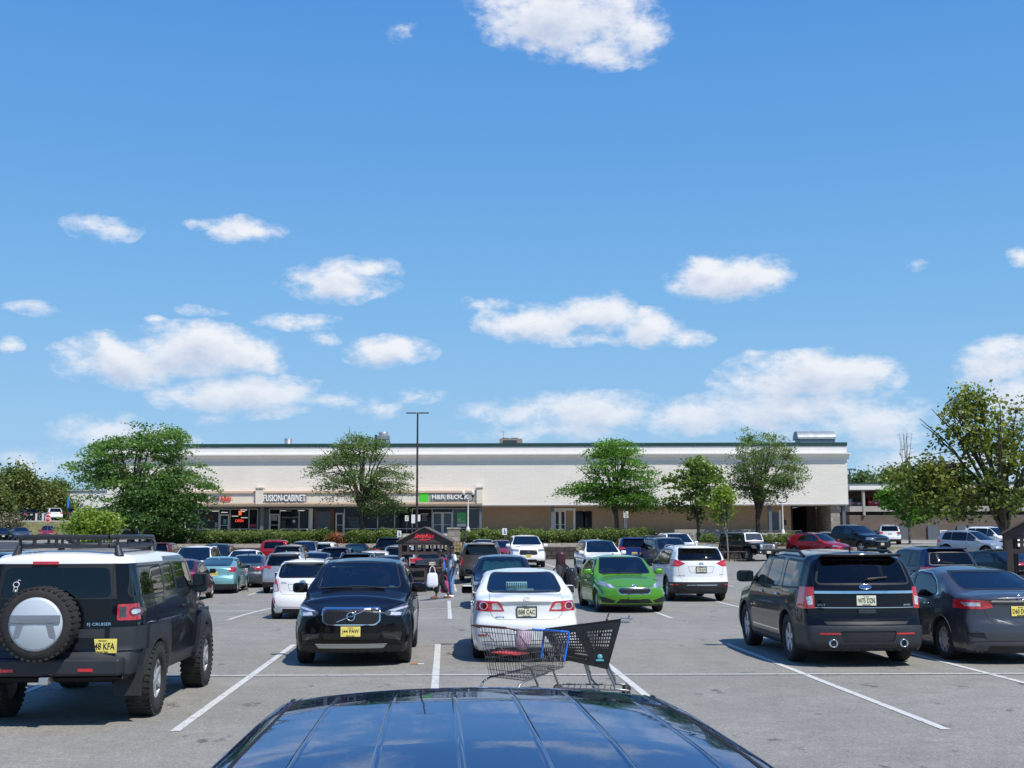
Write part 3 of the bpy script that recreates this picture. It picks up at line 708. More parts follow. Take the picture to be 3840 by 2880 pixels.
class Face:
    __slots__ = ('p', 'b', 'material_index')
    def __init__(self, p, mi):
        self.p = p; self.material_index = mi
        xs = [q[0] for q in p]; ys = [q[1] for q in p]; zs = [q[2] for q in p]
        self.b = (min(xs), max(xs), min(ys), max(ys), min(zs), max(zs))
class Body:
    def __init__(self, c):
        self.c = c; v, f = body_grid(c)
        bm = bmesh.new(); bv = [bm.verts.new(p) for p in v]
        for q in f:
            try: bm.faces.new([bv[i] for i in q])
            except ValueError: pass
        bmesh.ops.remove_doubles(bm, verts=bm.verts[:], dist=.0015)
        bmesh.ops.recalc_face_normals(bm, faces=bm.faces[:])
        bm.faces.ensure_lookup_table()
        m = max(bm.faces, key=lambda f: f.calc_center_median().z)
        if m.normal.z < 0: bmesh.ops.reverse_faces(bm, faces=bm.faces[:])
        bm.normal_update(); bm.verts.index_update(); bm.faces.ensure_lookup_table()
        self.on = [vv.normal.copy() for vv in bm.verts]; self.ov = [vv.co.copy() for vv in bm.verts]
        self.of = [[vv.index for vv in ff.verts] for ff in bm.faces]
        self.bvh = BVHTree.FromPolygons(self.ov, self.of)
        self.xo = c['L']/2
        self.faces = [Face([tuple(self.ov[q]) for q in ff], 0) for ff in self.of]
        self.ncache = {self.key(v): n for v, n in zip(self.ov, self.on)}
        bm.free()
    @staticmethod
    def key(p): return (round(p[0], 5), round(p[1], 5), round(p[2], 5))
    def nrm(self, p):
        loc, n, idx, d = self.bvh.find_nearest(p)
        if idx is None: return Vector((0, 0, 1))
        acc = Vector(); 
        for i in self.of[idx]:
            w = 1/((self.ov[i]-loc).length_squared+1e-7); acc += self.on[i]*w
        return acc.normalized()
    def hit(self, o, d):
        return self.bvh.ray_cast(Vector(o), Vector(d))
    def carve(self, planes, bb=None):
        """cut the faces along the planes and return the pieces inside all of them"""
        P = []
        for co, no in planes:
            n = Vector(no).normalized(); P.append((n.x, n.y, n.z, n.dot(Vector(co))))
        if bb: X0, X1, Y0, Y1, Z0, Z1 = bb
        else: X0 = Y0 = Z0 = -1e9; X1 = Y1 = Z1 = 1e9
        keep = []; res = []
        for f in self.faces:
            b = f.b
            if b[1] < X0 or b[0] > X1 or b[3] < Y0 or b[2] > Y1 or b[5] < Z0 or b[4] > Z1: keep.append(f); continue
            cur = f.p; rem = []
            for (nx, ny, nz, d) in P:
                ds = [x*nx+y*ny+z*nz-d for (x, y, z) in cur]
                if max(ds) <= 1e-6: continue
                if min(ds) >= -1e-6: cur = None; break
                ins = []; out = []; m = len(cur)
                for k in range(m):
                    a = cur[k]; da = ds[k]; e = cur[(k+1) % m]; de = ds[(k+1) % m]
                    if da <= 0: ins.append(a)
                    if da >= 0: out.append(a)
                    if (da < 0 < de) or (de < 0 < da):
                        t = da/(da-de); q = (a[0]+(e[0]-a[0])*t, a[1]+(e[1]-a[1])*t, a[2]+(e[2]-a[2])*t); ins.append(q); out.append(q)
                if len(out) >= 3: rem.append(out)
                cur = ins
                if len(cur) < 3: cur = None; break
            if cur is None: keep.append(f); continue
            if rem:
                keep += [Face(r_, f.material_index) for r_ in rem]
                g = Face(cur, f.material_index)
            else: g = f
            keep.append(g); res.append(g)
        self.faces = keep
        return res
    def poly_planes(self, poly, axis):
        """planes of a convex polygon extruded along x ('x': poly in yz) or y ('y': poly in xz)"""
        A = sum(poly[i][0]*poly[(i+1) % len(poly)][1]-poly[(i+1) % len(poly)][0]*poly[i][1] for i in range(len(poly)))
        if A < 0: poly = poly[::-1]
        out = []
        for (a, b), (c_, d) in zip(poly, poly[1:]+poly[:1]):
            n = (d-b, -(c_-a))
            if axis == 'x': out.append(((0, a, b), (0, n[0], n[1])))
            else: out.append(((a, 0, b), (n[0], 0, n[1])))
        return [(co, Vector(no).normalized()) for co, no in out]
    def take(self, faces, name, mats, parent, off=0.0, skirt=0.0, keep=False):
        if not faces: return None
        idx = {}; vs = []; ns = []
        fs = []; mis = []
        for f in faces:
            q = []
            for p in f.p:
                kk = self.key(p)
                if kk not in idx:
                    idx[kk] = len(vs); n = self.ncache.get(kk)
                    if n is None: n = self.ncache[kk] = self.nrm(Vector(p))
                    ns.append(n); vs.append(Vector(p)+n*off)
                t = idx[kk]
                if not q or (q[-1] != t): q.append(t)
            if len(q) > 1 and q[0] == q[-1]: q.pop()
            if len(set(q)) < 3 or len(set(q)) != len(q): continue
            fs.append(q); mis.append(f.material_index)
        if skirt:
            cnt = {}
            for q in fs:
                for a, b in zip(q, q[1:]+q[:1]):
                    k = (min(a, b), max(a, b)); cnt.setdefault(k, []).append((a, b))
            low = {}
            for k, l in cnt.items():
                if len(l) == 1:
                    a, b = l[0]
                    for t in (a, b):
                        if t not in low: low[t] = len(vs); vs.append(vs[t]-ns[t]*skirt); ns.append(ns[t])
                    fs.append([b, a, low[a], low[b]])
        me = bpy.data.meshes.new(name); me.from_pydata([(v.x-self.xo, v.y, v.z) for v in vs], [], fs)
        me.polygons.foreach_set('use_smooth', [True]*len(fs))
        if not isinstance(mats, (list, tuple)): mats = [mats]
        o = mobj(name, me, parent, mats)
        me.normals_split_custom_set_from_vertices([tuple(n) for n in ns])
        if not keep:
            rm = set(map(id, faces)); self.faces = [f for f in self.faces if id(f) not in rm]
        else: me.polygons.foreach_set('material_index', mis)
        return o
    def side(self, poly, name, mat, root, both=True, ylim=.3, **k):
        out = []
        for s in ((1, -1) if both else (1,)):
            pl = self.poly_planes(poly, 'y')+[((0, s*ylim, 0), (0, -s, 0))]
            xs_ = [p[0] for p in poly]; zs_ = [p[1] for p in poly]
            fs = self.carve(pl, (min(xs_), max(xs_), ylim if s > 0 else -9, 9 if s > 0 else -ylim, min(zs_), max(zs_)))
            if isinstance(mat, int):
                for f in fs: f.material_index = mat
            else: out.append(self.take(fs, name, mat, root, **k))
        return out
    def end(self, poly, name, mat, root, front=True, xlim=None, mirror=False, **k):
        """polygon given in (y, z) seen from the front or rear"""
        out = []
        L = self.c['L']
        xl = xlim if xlim is not None else (L-1.2 if front else 1.2)
        for s in ((1, -1) if mirror else (1,)):
            pp = [(s*y, z) for y, z in poly]
            pl = self.poly_planes(pp, 'x')+[((xl, 0, 0), (-1, 0, 0) if front else (1, 0, 0))]
            ys_ = [p[0] for p in pp]; zs_ = [p[1] for p in pp]
            fs = self.carve(pl, (xl if front else -9, 99 if front else xl, min(ys_), max(ys_), min(zs_), max(zs_)))
            if isinstance(mat, int):
                for f in fs: f.material_index = mat
            else: out.append(self.take(fs, name, mat, root, **k))
        return out
    def gap_side(self, pts, w=.007, mi=1, ylim=.3):
        for s in (1, -1):
            for (a, b), (c_, d) in zip(pts, pts[1:]):
                t = Vector((c_-a, 0, d-b)); l = t.length; t /= l; n = Vector((-t.z, 0, t.x))
                A = Vector((a, 0, b))
                fs = self.carve([(A-n*w/2, -n), (A+n*w/2, n), (A, -t), (A+t*l, t), ((0, s*ylim, 0), (0, -s, 0))], (min(a, c_), max(a, c_), ylim if s > 0 else -9, 9 if s > 0 else -ylim, min(b, d), max(b, d)))
                for f in fs: f.material_index = mi
    def gap_end(self, pts, front, w=.007, mi=1, xlim=None, mirror=True):
        L = self.c['L']; xl = xlim if xlim is not None else (L-1.2 if front else 1.2)
        for s in ((1, -1) if mirror else (1,)):
            for (a, b), (c_, d) in zip(pts, pts[1:]):
                t = Vector((0, s*(c_-a), d-b)); l = t.length; t /= l; n = Vector((0, -t.z, t.y)); A = Vector((0, s*a, b))
                fs = self.carve([(A-n*w/2, -n), (A+n*w/2, n), (A, -t), (A+t*l, t), ((xl, 0, 0), (-1, 0, 0) if front else (1, 0, 0))], (xl if front else -9, 99 if front else xl, min(s*a, s*c_), max(s*a, s*c_), min(b, d), max(b, d)))
                for f in fs: f.material_index = mi
    def finish(self, root, mats):
        return self.take(self.faces, 'body', mats, root, keep=True)

def rounded(poly, r=.04, n=3):
    """round the corners of a convex polygon"""
    out = []; m = len(poly)
    for i in range(m):
        p0 = Vector(poly[i-1]); p = Vector(poly[i]); p1 = Vector(poly[(i+1) % m])
        a = p+(p0-p).normalized()*min(r, (p0-p).length*.45); b = p+(p1-p).normalized()*min(r, (p1-p).length*.45)
        for k in range(n+1):
            t = k/n; q = a*(1-t)**2+p*2*t*(1-t)+b*t*t; out.append((q.x, q.y))
    return out

def shrinkp(poly, d):
    """move every edge of a convex polygon inwards by d"""
    A = sum(poly[i][0]*poly[(i+1) % len(poly)][1]-poly[(i+1) % len(poly)][0]*poly[i][1] for i in range(len(poly)))
    if A < 0: poly = poly[::-1]
    n = len(poly); L = []
    for i in range(n):
        a = Vector(poly[i]); b = Vector(poly[(i+1) % n]); t = (b-a).normalized(); nn = Vector((-t.y, t.x)); L.append((a+nn*d, t))
    out = []
    for i in range(n):
        (p, t), (q, u) = L[i-1], L[i]
        cr = t.x*u.y-t.y*u.x
        if abs(cr) < 1e-6: out.append((q.x, q.y)); continue
        k = ((q.x-p.x)*u.y-(q.y-p.y)*u.x)/cr; out.append((p.x+t.x*k, p.y+t.y*k))
    return out

def plate(root, c, text, z, rear=True, yellow=False, y0=0, frame=False, state=True, x=None, B=None):
    """number plate: raised sheet with embossed ink; sits on the bumper or boot"""
    L = c['L']
    if x is None:
        d = (1, 0, 0) if rear else (-1, 0, 0); o = (-2, y0, z) if rear else (L+2, y0, z)
        h = B.hit(o, d); x = h[0].x if h[0] else (0 if rear else L)
    M = Matrix.Translation((x-L/2-(.012 if rear else -.012), y0, z)) @ (Matrix.Rotation(-PI/2, 4, 'Z') if rear else Matrix.Rotation(PI/2, 4, 'Z'))
    b = MB(); b.rbox(-.153, .153, -.004, .004, -.077, .077, .003, 0, M)
    p = b.build('number_plate', M_PLATEY if yellow else M_PLATE, root)
    if frame:
        b = MB()
        for bx in ((-.165, .165, .072, .09), (-.165, .165, -.09, -.072), (-.165, -.148, -.09, .09), (.148, .165, -.09, .09)): b.box(bx[0], bx[1], -.010, .004, bx[2], bx[3], 0, M)
        b.build('plate_frame', M_TRIM, p)
    b = MB(); M2 = M @ Matrix.Translation((0, -.006, 0))
    text_mb(b, text, .072, M2, 0, .002, width=.262, bold=.006)
    if c.get('det', 0):
        text_mb(b, 'New Jersey', .017, M2 @ Matrix.Translation((0, 0, .058)), 0, .002); text_mb(b, 'Garden State', .017, M2 @ Matrix.Translation((0, 0, -.060)), 0, .002)
    b.build('plate_lettering', M_PTXT, p)

def onbody(B, y, z, rear=True, lift=.004, side=None, x=None):
    """frame standing on the body surface (local +x right as seen by the viewer, -y outwards)"""
    L = B.c['L']
    if side: h = B.hit((x, side*3, z), (0, -side, 0))
    else: h = B.hit((-2, y, z), (1, 0, 0)) if rear else B.hit((L+2, y, z), (-1, 0, 0))
    p = h[0] if h[0] else Vector((0 if rear else L, y, z)); n = B.nrm(p)
    Y = -n; X = (Vector((0, 0, 1)).cross(Y)*-1).normalized(); Zv = X.cross(Y).normalized()
    if Zv.z < 0: X = -X; Zv = -Zv
    M = Matrix((X, Y, Zv)).transposed().to_4x4(); p = p+n*lift
    M.translation = (p.x-L/2, p.y, p.z); return M

def badge(B, root, kind, y, z, s=.1, rear=True):
    M = onbody(B, y, z, rear, .006); b = MB()
    def ringe(rx, rz, t, ox=0, oz=0, mi=0, n=26):
        b.tube([M @ Vector((ox+rx*math.cos(2*PI*k/n), -.004, oz+rz*math.sin(2*PI*k/n))) for k in range(n+1)], t, 6, mi, False)
    def disc(rx, rz, mi=1, yy=-.002):
        b.add([M @ Vector((rx*math.cos(2*PI*k/26), yy, rz*math.sin(2*PI*k/26))) for k in range(26)], [tuple(range(26))], mi)
    if kind == 'ovals':
        ringe(s*.72, s*.48, s*.06); ringe(s*.22, s*.46, s*.05); ringe(s*.45, s*.17, s*.05, 0, s*.27)
    elif kind == 'blueoval':
        ringe(s*1.1, s*.44, s*.05); disc(s*1.08, s*.42, 1); text_mb(b, 'Ford', s*.42, M @ Matrix.Translation((0, -.006, 0)), 0, .002, width=s*1.3, shear=.4)
    elif kind == 'ringbar':
        ringe(s*.55, s*.55, s*.07); b.box(-s*.75, s*.75, -.010, -.002, -s*.12, s*.12, 0, M)
    elif kind == 'ironmark':
        ringe(s*.62, s*.62, s*.11); b.box(-s*.55, s*.55, -.012, -.002, -s*.16, s*.16, 2, M)
        text_mb(b, 'VOLVO', s*.17, M @ Matrix.Translation((0, -.014, 0)), 0, .002, width=s*.9)
        A = M @ Vector((s*.45, -.006, s*.45)); Bp = M @ Vector((s*.78, -.006, s*.78)); b.tube([A, Bp], s*.07, 6)
        b.tube([M @ Vector((s*.5, -.006, s*.82)), Bp, M @ Vector((s*.82, -.006, s*.48))], s*.05, 6)
    elif kind == 'aitch':
        for q in (-1, 1): b.prism([(q*s*.25, -s*.4), (q*s*.42, -s*.4), (q*s*.52, s*.42), (q*s*.32, s*.42)], -.01, 0, 0, M)
        b.box(-s*.3, s*.3, -.01, 0, -s*.07, s*.09, 0, M)
    elif kind == 'wing':
        ringe(s*.6, s*.5, s*.07); b.tube([M @ Vector(p) for p in ((-s*.5, -.004, s*.2), (-s*.2, -.004, s*.15), (0, -.004, -s*.25), (s*.2, -.004, s*.15), (s*.5, -.004, s*.2))], s*.06, 6)
    elif kind == 'bowtie':
        b.prism([(-s*.9, -s*.18), (-s*.3, -s*.18), (-s*.3, -s*.36), (s*.35, -s*.36), (s*.35, -s*.18), (s*.9, -s*.18), (s*.8, s*.18), (s*.3, s*.18), (s*.3, s*.36), (-s*.35, s*.36), (-s*.35, s*.18), (-s*.8, s*.18)], -.01, 0, 0, M)
    elif kind == 'ell':
        ringe(s*.7, s*.48, s*.06); b.tube([M @ Vector(p) for p in ((-s*.1, -.004, s*.3), (-s*.25, -.004, -s*.15), (s*.45, -.004, -s*.15))], s*.06, 6)
    elif kind == 'diamonds':
        for a in (90, 210, 330):
            u = Vector((math.cos(R(a)), math.sin(R(a)))); v = Vector((-u.y, u.x)); b.add([M @ Vector((q.x, -.006, q.y)) for q in (Vector((0, 0)), u*s*.35+v*s*.2, u*s*.7, u*s*.35-v*s*.2)], [(0, 1, 2, 3)], 0)
    b.build('badge', [M_CHROME, M_BLUEB, M_GLOSSB], root)

def lettering(B, root, s, y, z, size, width=None, rear=True, mat=None, shear=0):
    b = MB(); text_mb(b, s, size, onbody(B, y, z, rear, .007), 0, .002, width=width, shear=shear, bold=.008)
    b.build('lettering', mat or M_CHROME, root)

def interior(c, root, light=False):
    L, Wd = c['L'], c['W']; xo = L/2; ms = M_SEATL if light else M_SEAT
    xs = c.get('seatx', (c['xr']+.85, c['xr']+1.55)) ; zs = c.get('seatz', c['gc']+.28)
    fl = MB(); fl.box(.35-xo, L-.75-xo, -Wd*.40, Wd*.40, c['gc']-.0, c['gc']+.12); fl.box(c['xr']+.5-xo, c['xf']-.5-xo, -Wd*.44, Wd*.44, c['gc']+.02, c['gc']+.18)
    fl.build('floor_pan', M_UNDER, root)
    sz = c.get('bench', True)
    for sy in (-1, 1):
        b = MB(); x0 = xs[1]-xo; hb = c['belt'][len(c['belt'])//2][1]
        M = rot3(0, -.24, 0, (x0, sy*Wd*.2, zs))
        b.sup((.26, 0, .06), (.52, .50, .18), .35, 10, 0, M); b.sup((0, 0, .34), (.16, .48, .66), .4, 10, 0, M); b.sup((.02, 0, .78), (.11, .27, .20), .45, 8, 0, M)
        b.build('seat', ms, root)
    b = MB(); M = rot3(0, -.22, 0, (xs[0]-xo, 0, zs))
    b.sup((.24, 0, .05), (.5, Wd*.7, .16), .3, 8, 0, M); b.sup((0, 0, .30), (.15, Wd*.7, .56), .3, 8, 0, M)
    for sy in (-.5, .5): b.sup((.02, sy*Wd*.42, .64), (.10, .26, .16), .45, 8, 0, M)
    b.build('rear_seat', ms, root)
    b = MB(); xc = c.get('cowl', L-1.25)-xo; zb = lerp_pts(c['belt'], c.get('cowl', L-1.25))
    b.sup((xc-.18, 0, zb-.12), (.55, Wd*.78, .22), .3, 8); b.build('dashboard', M_SEAT, root)
    b = MB(); M = rot3(0, R(-62), 0, (xc-.50, Wd*.2, zb-.04)); n = 20
    b.tube([M @ Vector((.18*math.cos(2*PI*k/n), .18*math.sin(2*PI*k/n), 0)) for k in range(n+1)], .014, 6, 0, False)
    b.tube([M @ Vector((-.16, 0, 0)), M @ Vector((.16, 0, 0))], .012, 6); b.build('steering_wheel', M_TRIM, root)

def underside(c, root):
    L, Wd = c['L'], c['W']; xo = L/2; r = c['r']; ra = r+c.get('ag', .06)
    b = MB()
    b.box(.22-xo, L-.25-xo, -Wd*.5+.30, Wd*.5-.30, c['gc']+.02, c['gc']+.10)
    for xa in (c['xr'], c['xf']):
        for s in (-1, 1):
            n = 12; vs = []
            for k in range(n+1):
                a = PI*(k/n); x = xa-xo+ra*1.01*math.cos(a); z = r+ra*1.01*math.sin(a)
                vs += [(x, s*(Wd/2-.06), z), (x, s*(Wd/2-.36), z)]
            b.add(vs, [(2*k, 2*k+1, 2*k+3, 2*k+2) for k in range(n)], 0, True)
            b.add([(xa-xo+ra*math.cos(PI*k/n), s*(Wd/2-.36), r+ra*math.sin(PI*k/n)) for k in range(n+1)], [tuple(range(n+1))])
    b.build('wheel_arch_liner', M_UNDER, root)

def mirrors(c, root, mat, B, x=None, z=None, sz=(.17, .24, .17), out=.07):
    L = c['L']; x = x or c.get('mirx', c.get('cowl', L-1.3)-.22); z = z or lerp_pts(c['belt'], x)+.09
    for s in (-1, 1):
        h = B.hit((x, s*3, z-.05), (0, -s, 0)); y = abs(h[0].y) if h[0] else c['W']/2
        b = MB(); cy = s*(y+out+sz[1]/2-.06)
        b.sup((x-L/2, cy, z), sz, .5, 12); b.tube([(x-L/2+.02, s*(y-.04), z-.07), (x-L/2+.02, cy-s*sz[1]*.25, z-.05)], [.026, .022], 8)
        o = b.build('mirror', mat, root)
        g = MB(); g.add([(x-L/2-sz[0]*.5-.002, cy+a*sz[1]*.44, z+b_*sz[2]*.42) for a, b_ in ((-1, -1), (1, -1), (1, 1), (-1, 1))], [(0, 1, 2, 3)])
        g.build('mirror_glass', M_MIRG, o)

def handles(c, root, B, xs, z, mat):
    L = c['L']
    for s in (-1, 1):
        for x in xs:
            h = B.hit((x, s*3, z), (0, -s, 0))
            if not h[0]: continue
            y = abs(h[0].y); b = MB(); b.sup((x-L/2, s*(y+.018), z), (.20, .035, .034), .5, 8)
            b.build('door_handle', mat, root)

def rails(c, root, B, x0, x1, mat, inset=.09, h=.06, rad=.018, roofy=None):
    L = c['L']
    for s in (-1, 1):
        b = MB(); pts = []
        n = 8
        for k in range(n+1):
            x = x0+(x1-x0)*k/n; y = (roofy or c['W']*.5-.2)
            hh = B.hit((x, s*y, 3), (0, 0, -1)); z = hh[0].z if hh[0] else c['H']
            lift = h*min(1, min(k, n-k)/1.0) if k not in (0, n) else 0
            pts.append((x-L/2, s*y, z+lift+.005))
        b.tube(pts, rad, 8); b.build('roof_rail', mat, root)

def antenna(c, root, B, x, mat, kind='fin'):
    h = B.hit((x, 0, 3), (0, 0, -1)); z = h[0].z if h[0] else c['H']; L = c['L']; b = MB()
    if kind == 'fin': b.prism([(x-L/2-.09, z-.01), (x-L/2+.10, z-.01), (x-L/2-.03, z+.06), (x-L/2-.07, z+.065)], -.018, .018)
    else: b.tube([(x-L/2, 0, z), (x-L/2-.12, 0, z+.22)], [.012, .004], 6)
    b.build('antenna', mat, root)
# ------------------------------------------------------------ car shapes
def hull(kind, L, Wd, H, wb, xr, r, **k):
    gc = k.get('gc', .20 if kind != 'suv' else .24); xf = xr+wb
    zb = k.get('zb', H*.62 if kind == 'suv' else H*.635); zh = k.get('zh', zb+.0); zn = k.get('zn', zh-.20)
    cow = k.get('cowl', L-1.22 if kind != 'suv' else L-1.20)
    xrf = k.get('xrf', cow-(H-zb)*1.45)
    c = dict(L=L, W=Wd, H=H, xr=xr, xf=xf, r=r, gc=gc, cowl=cow, zbelt=zb, xrf=xrf, kind=kind)
    if kind == 'sedan':
        zd = k.get('zd', zb+.10); xg = k.get('xg', .62); xrr = k.get('xrr', 1.45)
        c['top'] = [(0, zd-.07), (.12, zd), (xg, zd+.035), (xrr, H-.055), ((xrr+xrf)/2, H), (xrf, H-.05), (cow, zh+.04), (L-.5, (zh+zn)/2+.04), (L-.12, zn+.02), (L, zn-.06)]
        c['tail'] = k.get('tail', [(gc, .09), (gc+.10, .03), (.50, 0), (.66, .03), (.72, .10), (zd-.05, .12), (zd, .10)])
        c['belt'] = [(0, zb+.02), (L*.5, zb), (cow, zb-.03), (L, zn-.1)]
        c['crown'] = [(0, .07), (xg, .07), (xrr, .08), (xrf, .07), (cow, .11), (L-.3, .13), (L, .12)]
    elif kind == 'suv':
        to = k.get('tailtop', .34); c['to'] = to
        c['top'] = [(0, H-.09), (.35, H-.03), (L*.42, H), (xrf, H-.05), (cow, zh+.05), (L-.5, (zh+zn)/2+.07), (L-.14, zn+.03), (L, zn-.05)]
        zg = k.get('zglass', zb+.06)
        c['tail'] = k.get('tail', [(gc, .10), (gc+.12, .03), (.55, 0), (.72, .03), (.78, .08), (zg, .11), (H, to)])
        c['belt'] = [(0, zb+.05), (L*.5, zb), (cow, zb-.03), (L, zn-.1)]
        c['crown'] = [(0, .07), (xrf, .07), (cow, .10), (L-.3, .13), (L, .12)]
        c['bl_r'] = .9
    c['nose'] = k.get('nose', [(gc, -.12), (gc+.12, -.03), (.48, 0), (.62, -.01), (zn-.06, -.07), (zn+.05, -.13)])
    for q in ('tum', 'bulge_r', 'bulge_f', 'step', 'det', 'fil', 'rim', 'spokes', 'wstyle', 'tw', 'side', 'ag', 'bot', 'rc', 'wplan', 'sharp', 'seatz', 'seatx', 'noflare', 'sqarch', 'tin', 'tsm'):
        if q in k: c[q] = k[q]
    if 'step' not in c: c['step'] = .055 if c.get('det') else .12
    return c

def std_windows(c, B, root, gside, gfront, grear, k):
    L, Wd, H, zb, cow, xrf = c['L'], c['W'], c['H'], c['zbelt'], c['cowl'], c['xrf']
    zc = lerp_pts(c['top'], cow); zr = H-.07-.085
    xA = lambda z: cow+(xrf-cow)*(z-zc)/(H-.05-zc)
    xb = k.get('xb', (c['xr']+c['xf'])/2+.05); b0 = zb+.025
    fw = [(xA(b0)-.24, b0), (xb+.04, b0), (xb+.01, zr), (xA(zr)-.17, zr-.005)]
    if c['kind'] == 'sedan':
        xd = k.get('xd', c['xr']+.28)
        rw = [(xb-.04, b0), (xd, b0+.03), (xd-.10+.12, b0+.14), (k.get('xdr', c['xr']+.62), zr-.01), (xb-.07, zr)]
        wins = [fw, rw]
    else:
        xd = k.get('xd', c['xr']+.32); xq = k.get('xq', c.get('to', .3)+.26)
        rw = [(xb-.04, b0), (xd+.03, b0+.01), (xd+.06, zr), (xb-.07, zr)]
        wins = [fw, rw]
        if k.get('quarter', True): wins.append([(xd-.04, b0+.015), (xq, b0+.05), (xq+.13, zr-.03), (xd-.02, zr-.002)])
    if k.get('wins'): wins = k['wins']
    wins = [rounded(w, .05, 2 if not c.get('det') else 4) for w in wins]
    for w in wins: B.side(shrinkp(w, -.032), '', k.get('sealmat', 2), root)
    if k.get('dlochrome'):
        pass
    for i, w in enumerate(wins): B.side(w, 'window', gside[i] if isinstance(gside, list) else gside, root, off=-.003)
    # windscreen
    zt = H-.085; hw0 = k.get('ws0', Wd*.405); hw1 = k.get('ws1', Wd*.318)
    ws = rounded([(-hw0, zc+.035), (hw0, zc+.035), (hw1, zt), (-hw1, zt)], .06, 3)
    B.end(shrinkp(ws, -.02), '', 2, root, True, xlim=L*.5); B.end(ws, 'windscreen', gfront, root, True, xlim=L*.5, off=-.003)
    # rear window
    if 'rw' in k: rwp = k['rw']
    elif c['kind'] == 'sedan': zd = lerp_pts(c['top'], .5); rwp = [(-Wd*.36, zd+.05), (Wd*.36, zd+.05), (Wd*.30, H-.10), (-Wd*.30, H-.10)]
    else: rwp = [(-Wd*.37, zb+.10), (Wd*.37, zb+.10), (Wd*.315, H-.19), (-Wd*.315, H-.19)]
    rwp = rounded(rwp, .07, 3)
    B.end(shrinkp(rwp, -.028), '', 2, root, False, xlim=L*.42 if c['kind'] == 'sedan' else 1.1); B.end(rwp, 'rear_window', grear, root, False, xlim=L*.42 if c['kind'] == 'sedan' else 1.1, off=-.003)
    return wins

def std_gaps(c, B, k):
    zb, xb, gc = c['zbelt'], k.get('xb', (c['xr']+c['xf'])/2+.05), c['gc']
    xA = c['xf']-c['r']-c.get('ag', .06)-.10; xa2 = c['xr']+c['r']*.2
    top_ = c['H']-.10
    B.gap_side([(xb, top_-.02), (xb, gc+.10)]); B.gap_side([(xA+.06, zb+.0), (xA, gc+.10)]); B.gap_side([(xA, gc+.11), (c['xr']+c['r']+.12, gc+.11)])
    B.gap_side([(k.get('xd', c['xr']+.30)-.02, zb), (c['xr']+c['r']*.72, c['r']+c['r']*1.02)])

def place(c, px, py, axle, seen, dyaw=0):
    """ground position so that the middle of an axle stands at a photo pixel"""
    p = G(px, py) if py > 0 else Vector((at(px, HOR, -py).x, -py, 0)); rz = (PI/2 if seen == 'rear' else -PI/2)+YAW+dyaw
    xa = (c['xr'] if axle == 'r' else c['xf'])-c['L']/2
    q = Vector((p.x, p.y))-Vector((math.cos(rz), math.sin(rz)))*xa
    f = Vector((math.cos(rz), math.sin(rz)))
    za = Z(*(q+f*1.3)); zb_ = Z(*(q-f*1.3))
    return (q.x, q.y, (za+zb_)/2), rz, -math.atan2(za-zb_, 2.6)

def start(c, name, label, cat, pos, rz, pitch=0, group=None):
    root = empty(name, pos, rz, label, cat, group); root.rotation_euler = (0, pitch, rz)
    B = Body(c); return root, B

def finish(c, B, root, pm, k={}):
    B.finish(root, [pm, M_GAP, M_SEAL, M_TRIM, k.get('m4', M_CHROME), k.get('m5', M_GREYTR)])
    put_wheels(c, root); underside(c, root)

def cladding(c, B, z, arch=.055, mi=3):
    L = c['L']; r = c['r']; ra = r+c.get('ag', .06)
    B.side([(c['xr']+ra*.6, 0), (c['xf']-ra*.6, 0), (c['xf']-ra*.6, z), (c['xr']+ra*.6, z)], '', mi, None)
    for xa in (c['xr'], c['xf']):
        B.side([(xa+(ra+arch)*math.cos(R(a)), max(r+(ra+arch)*math.sin(R(a)), 0)) for a in range(-30, 211, 15)], '', mi, None, ylim=c['W']*.3)

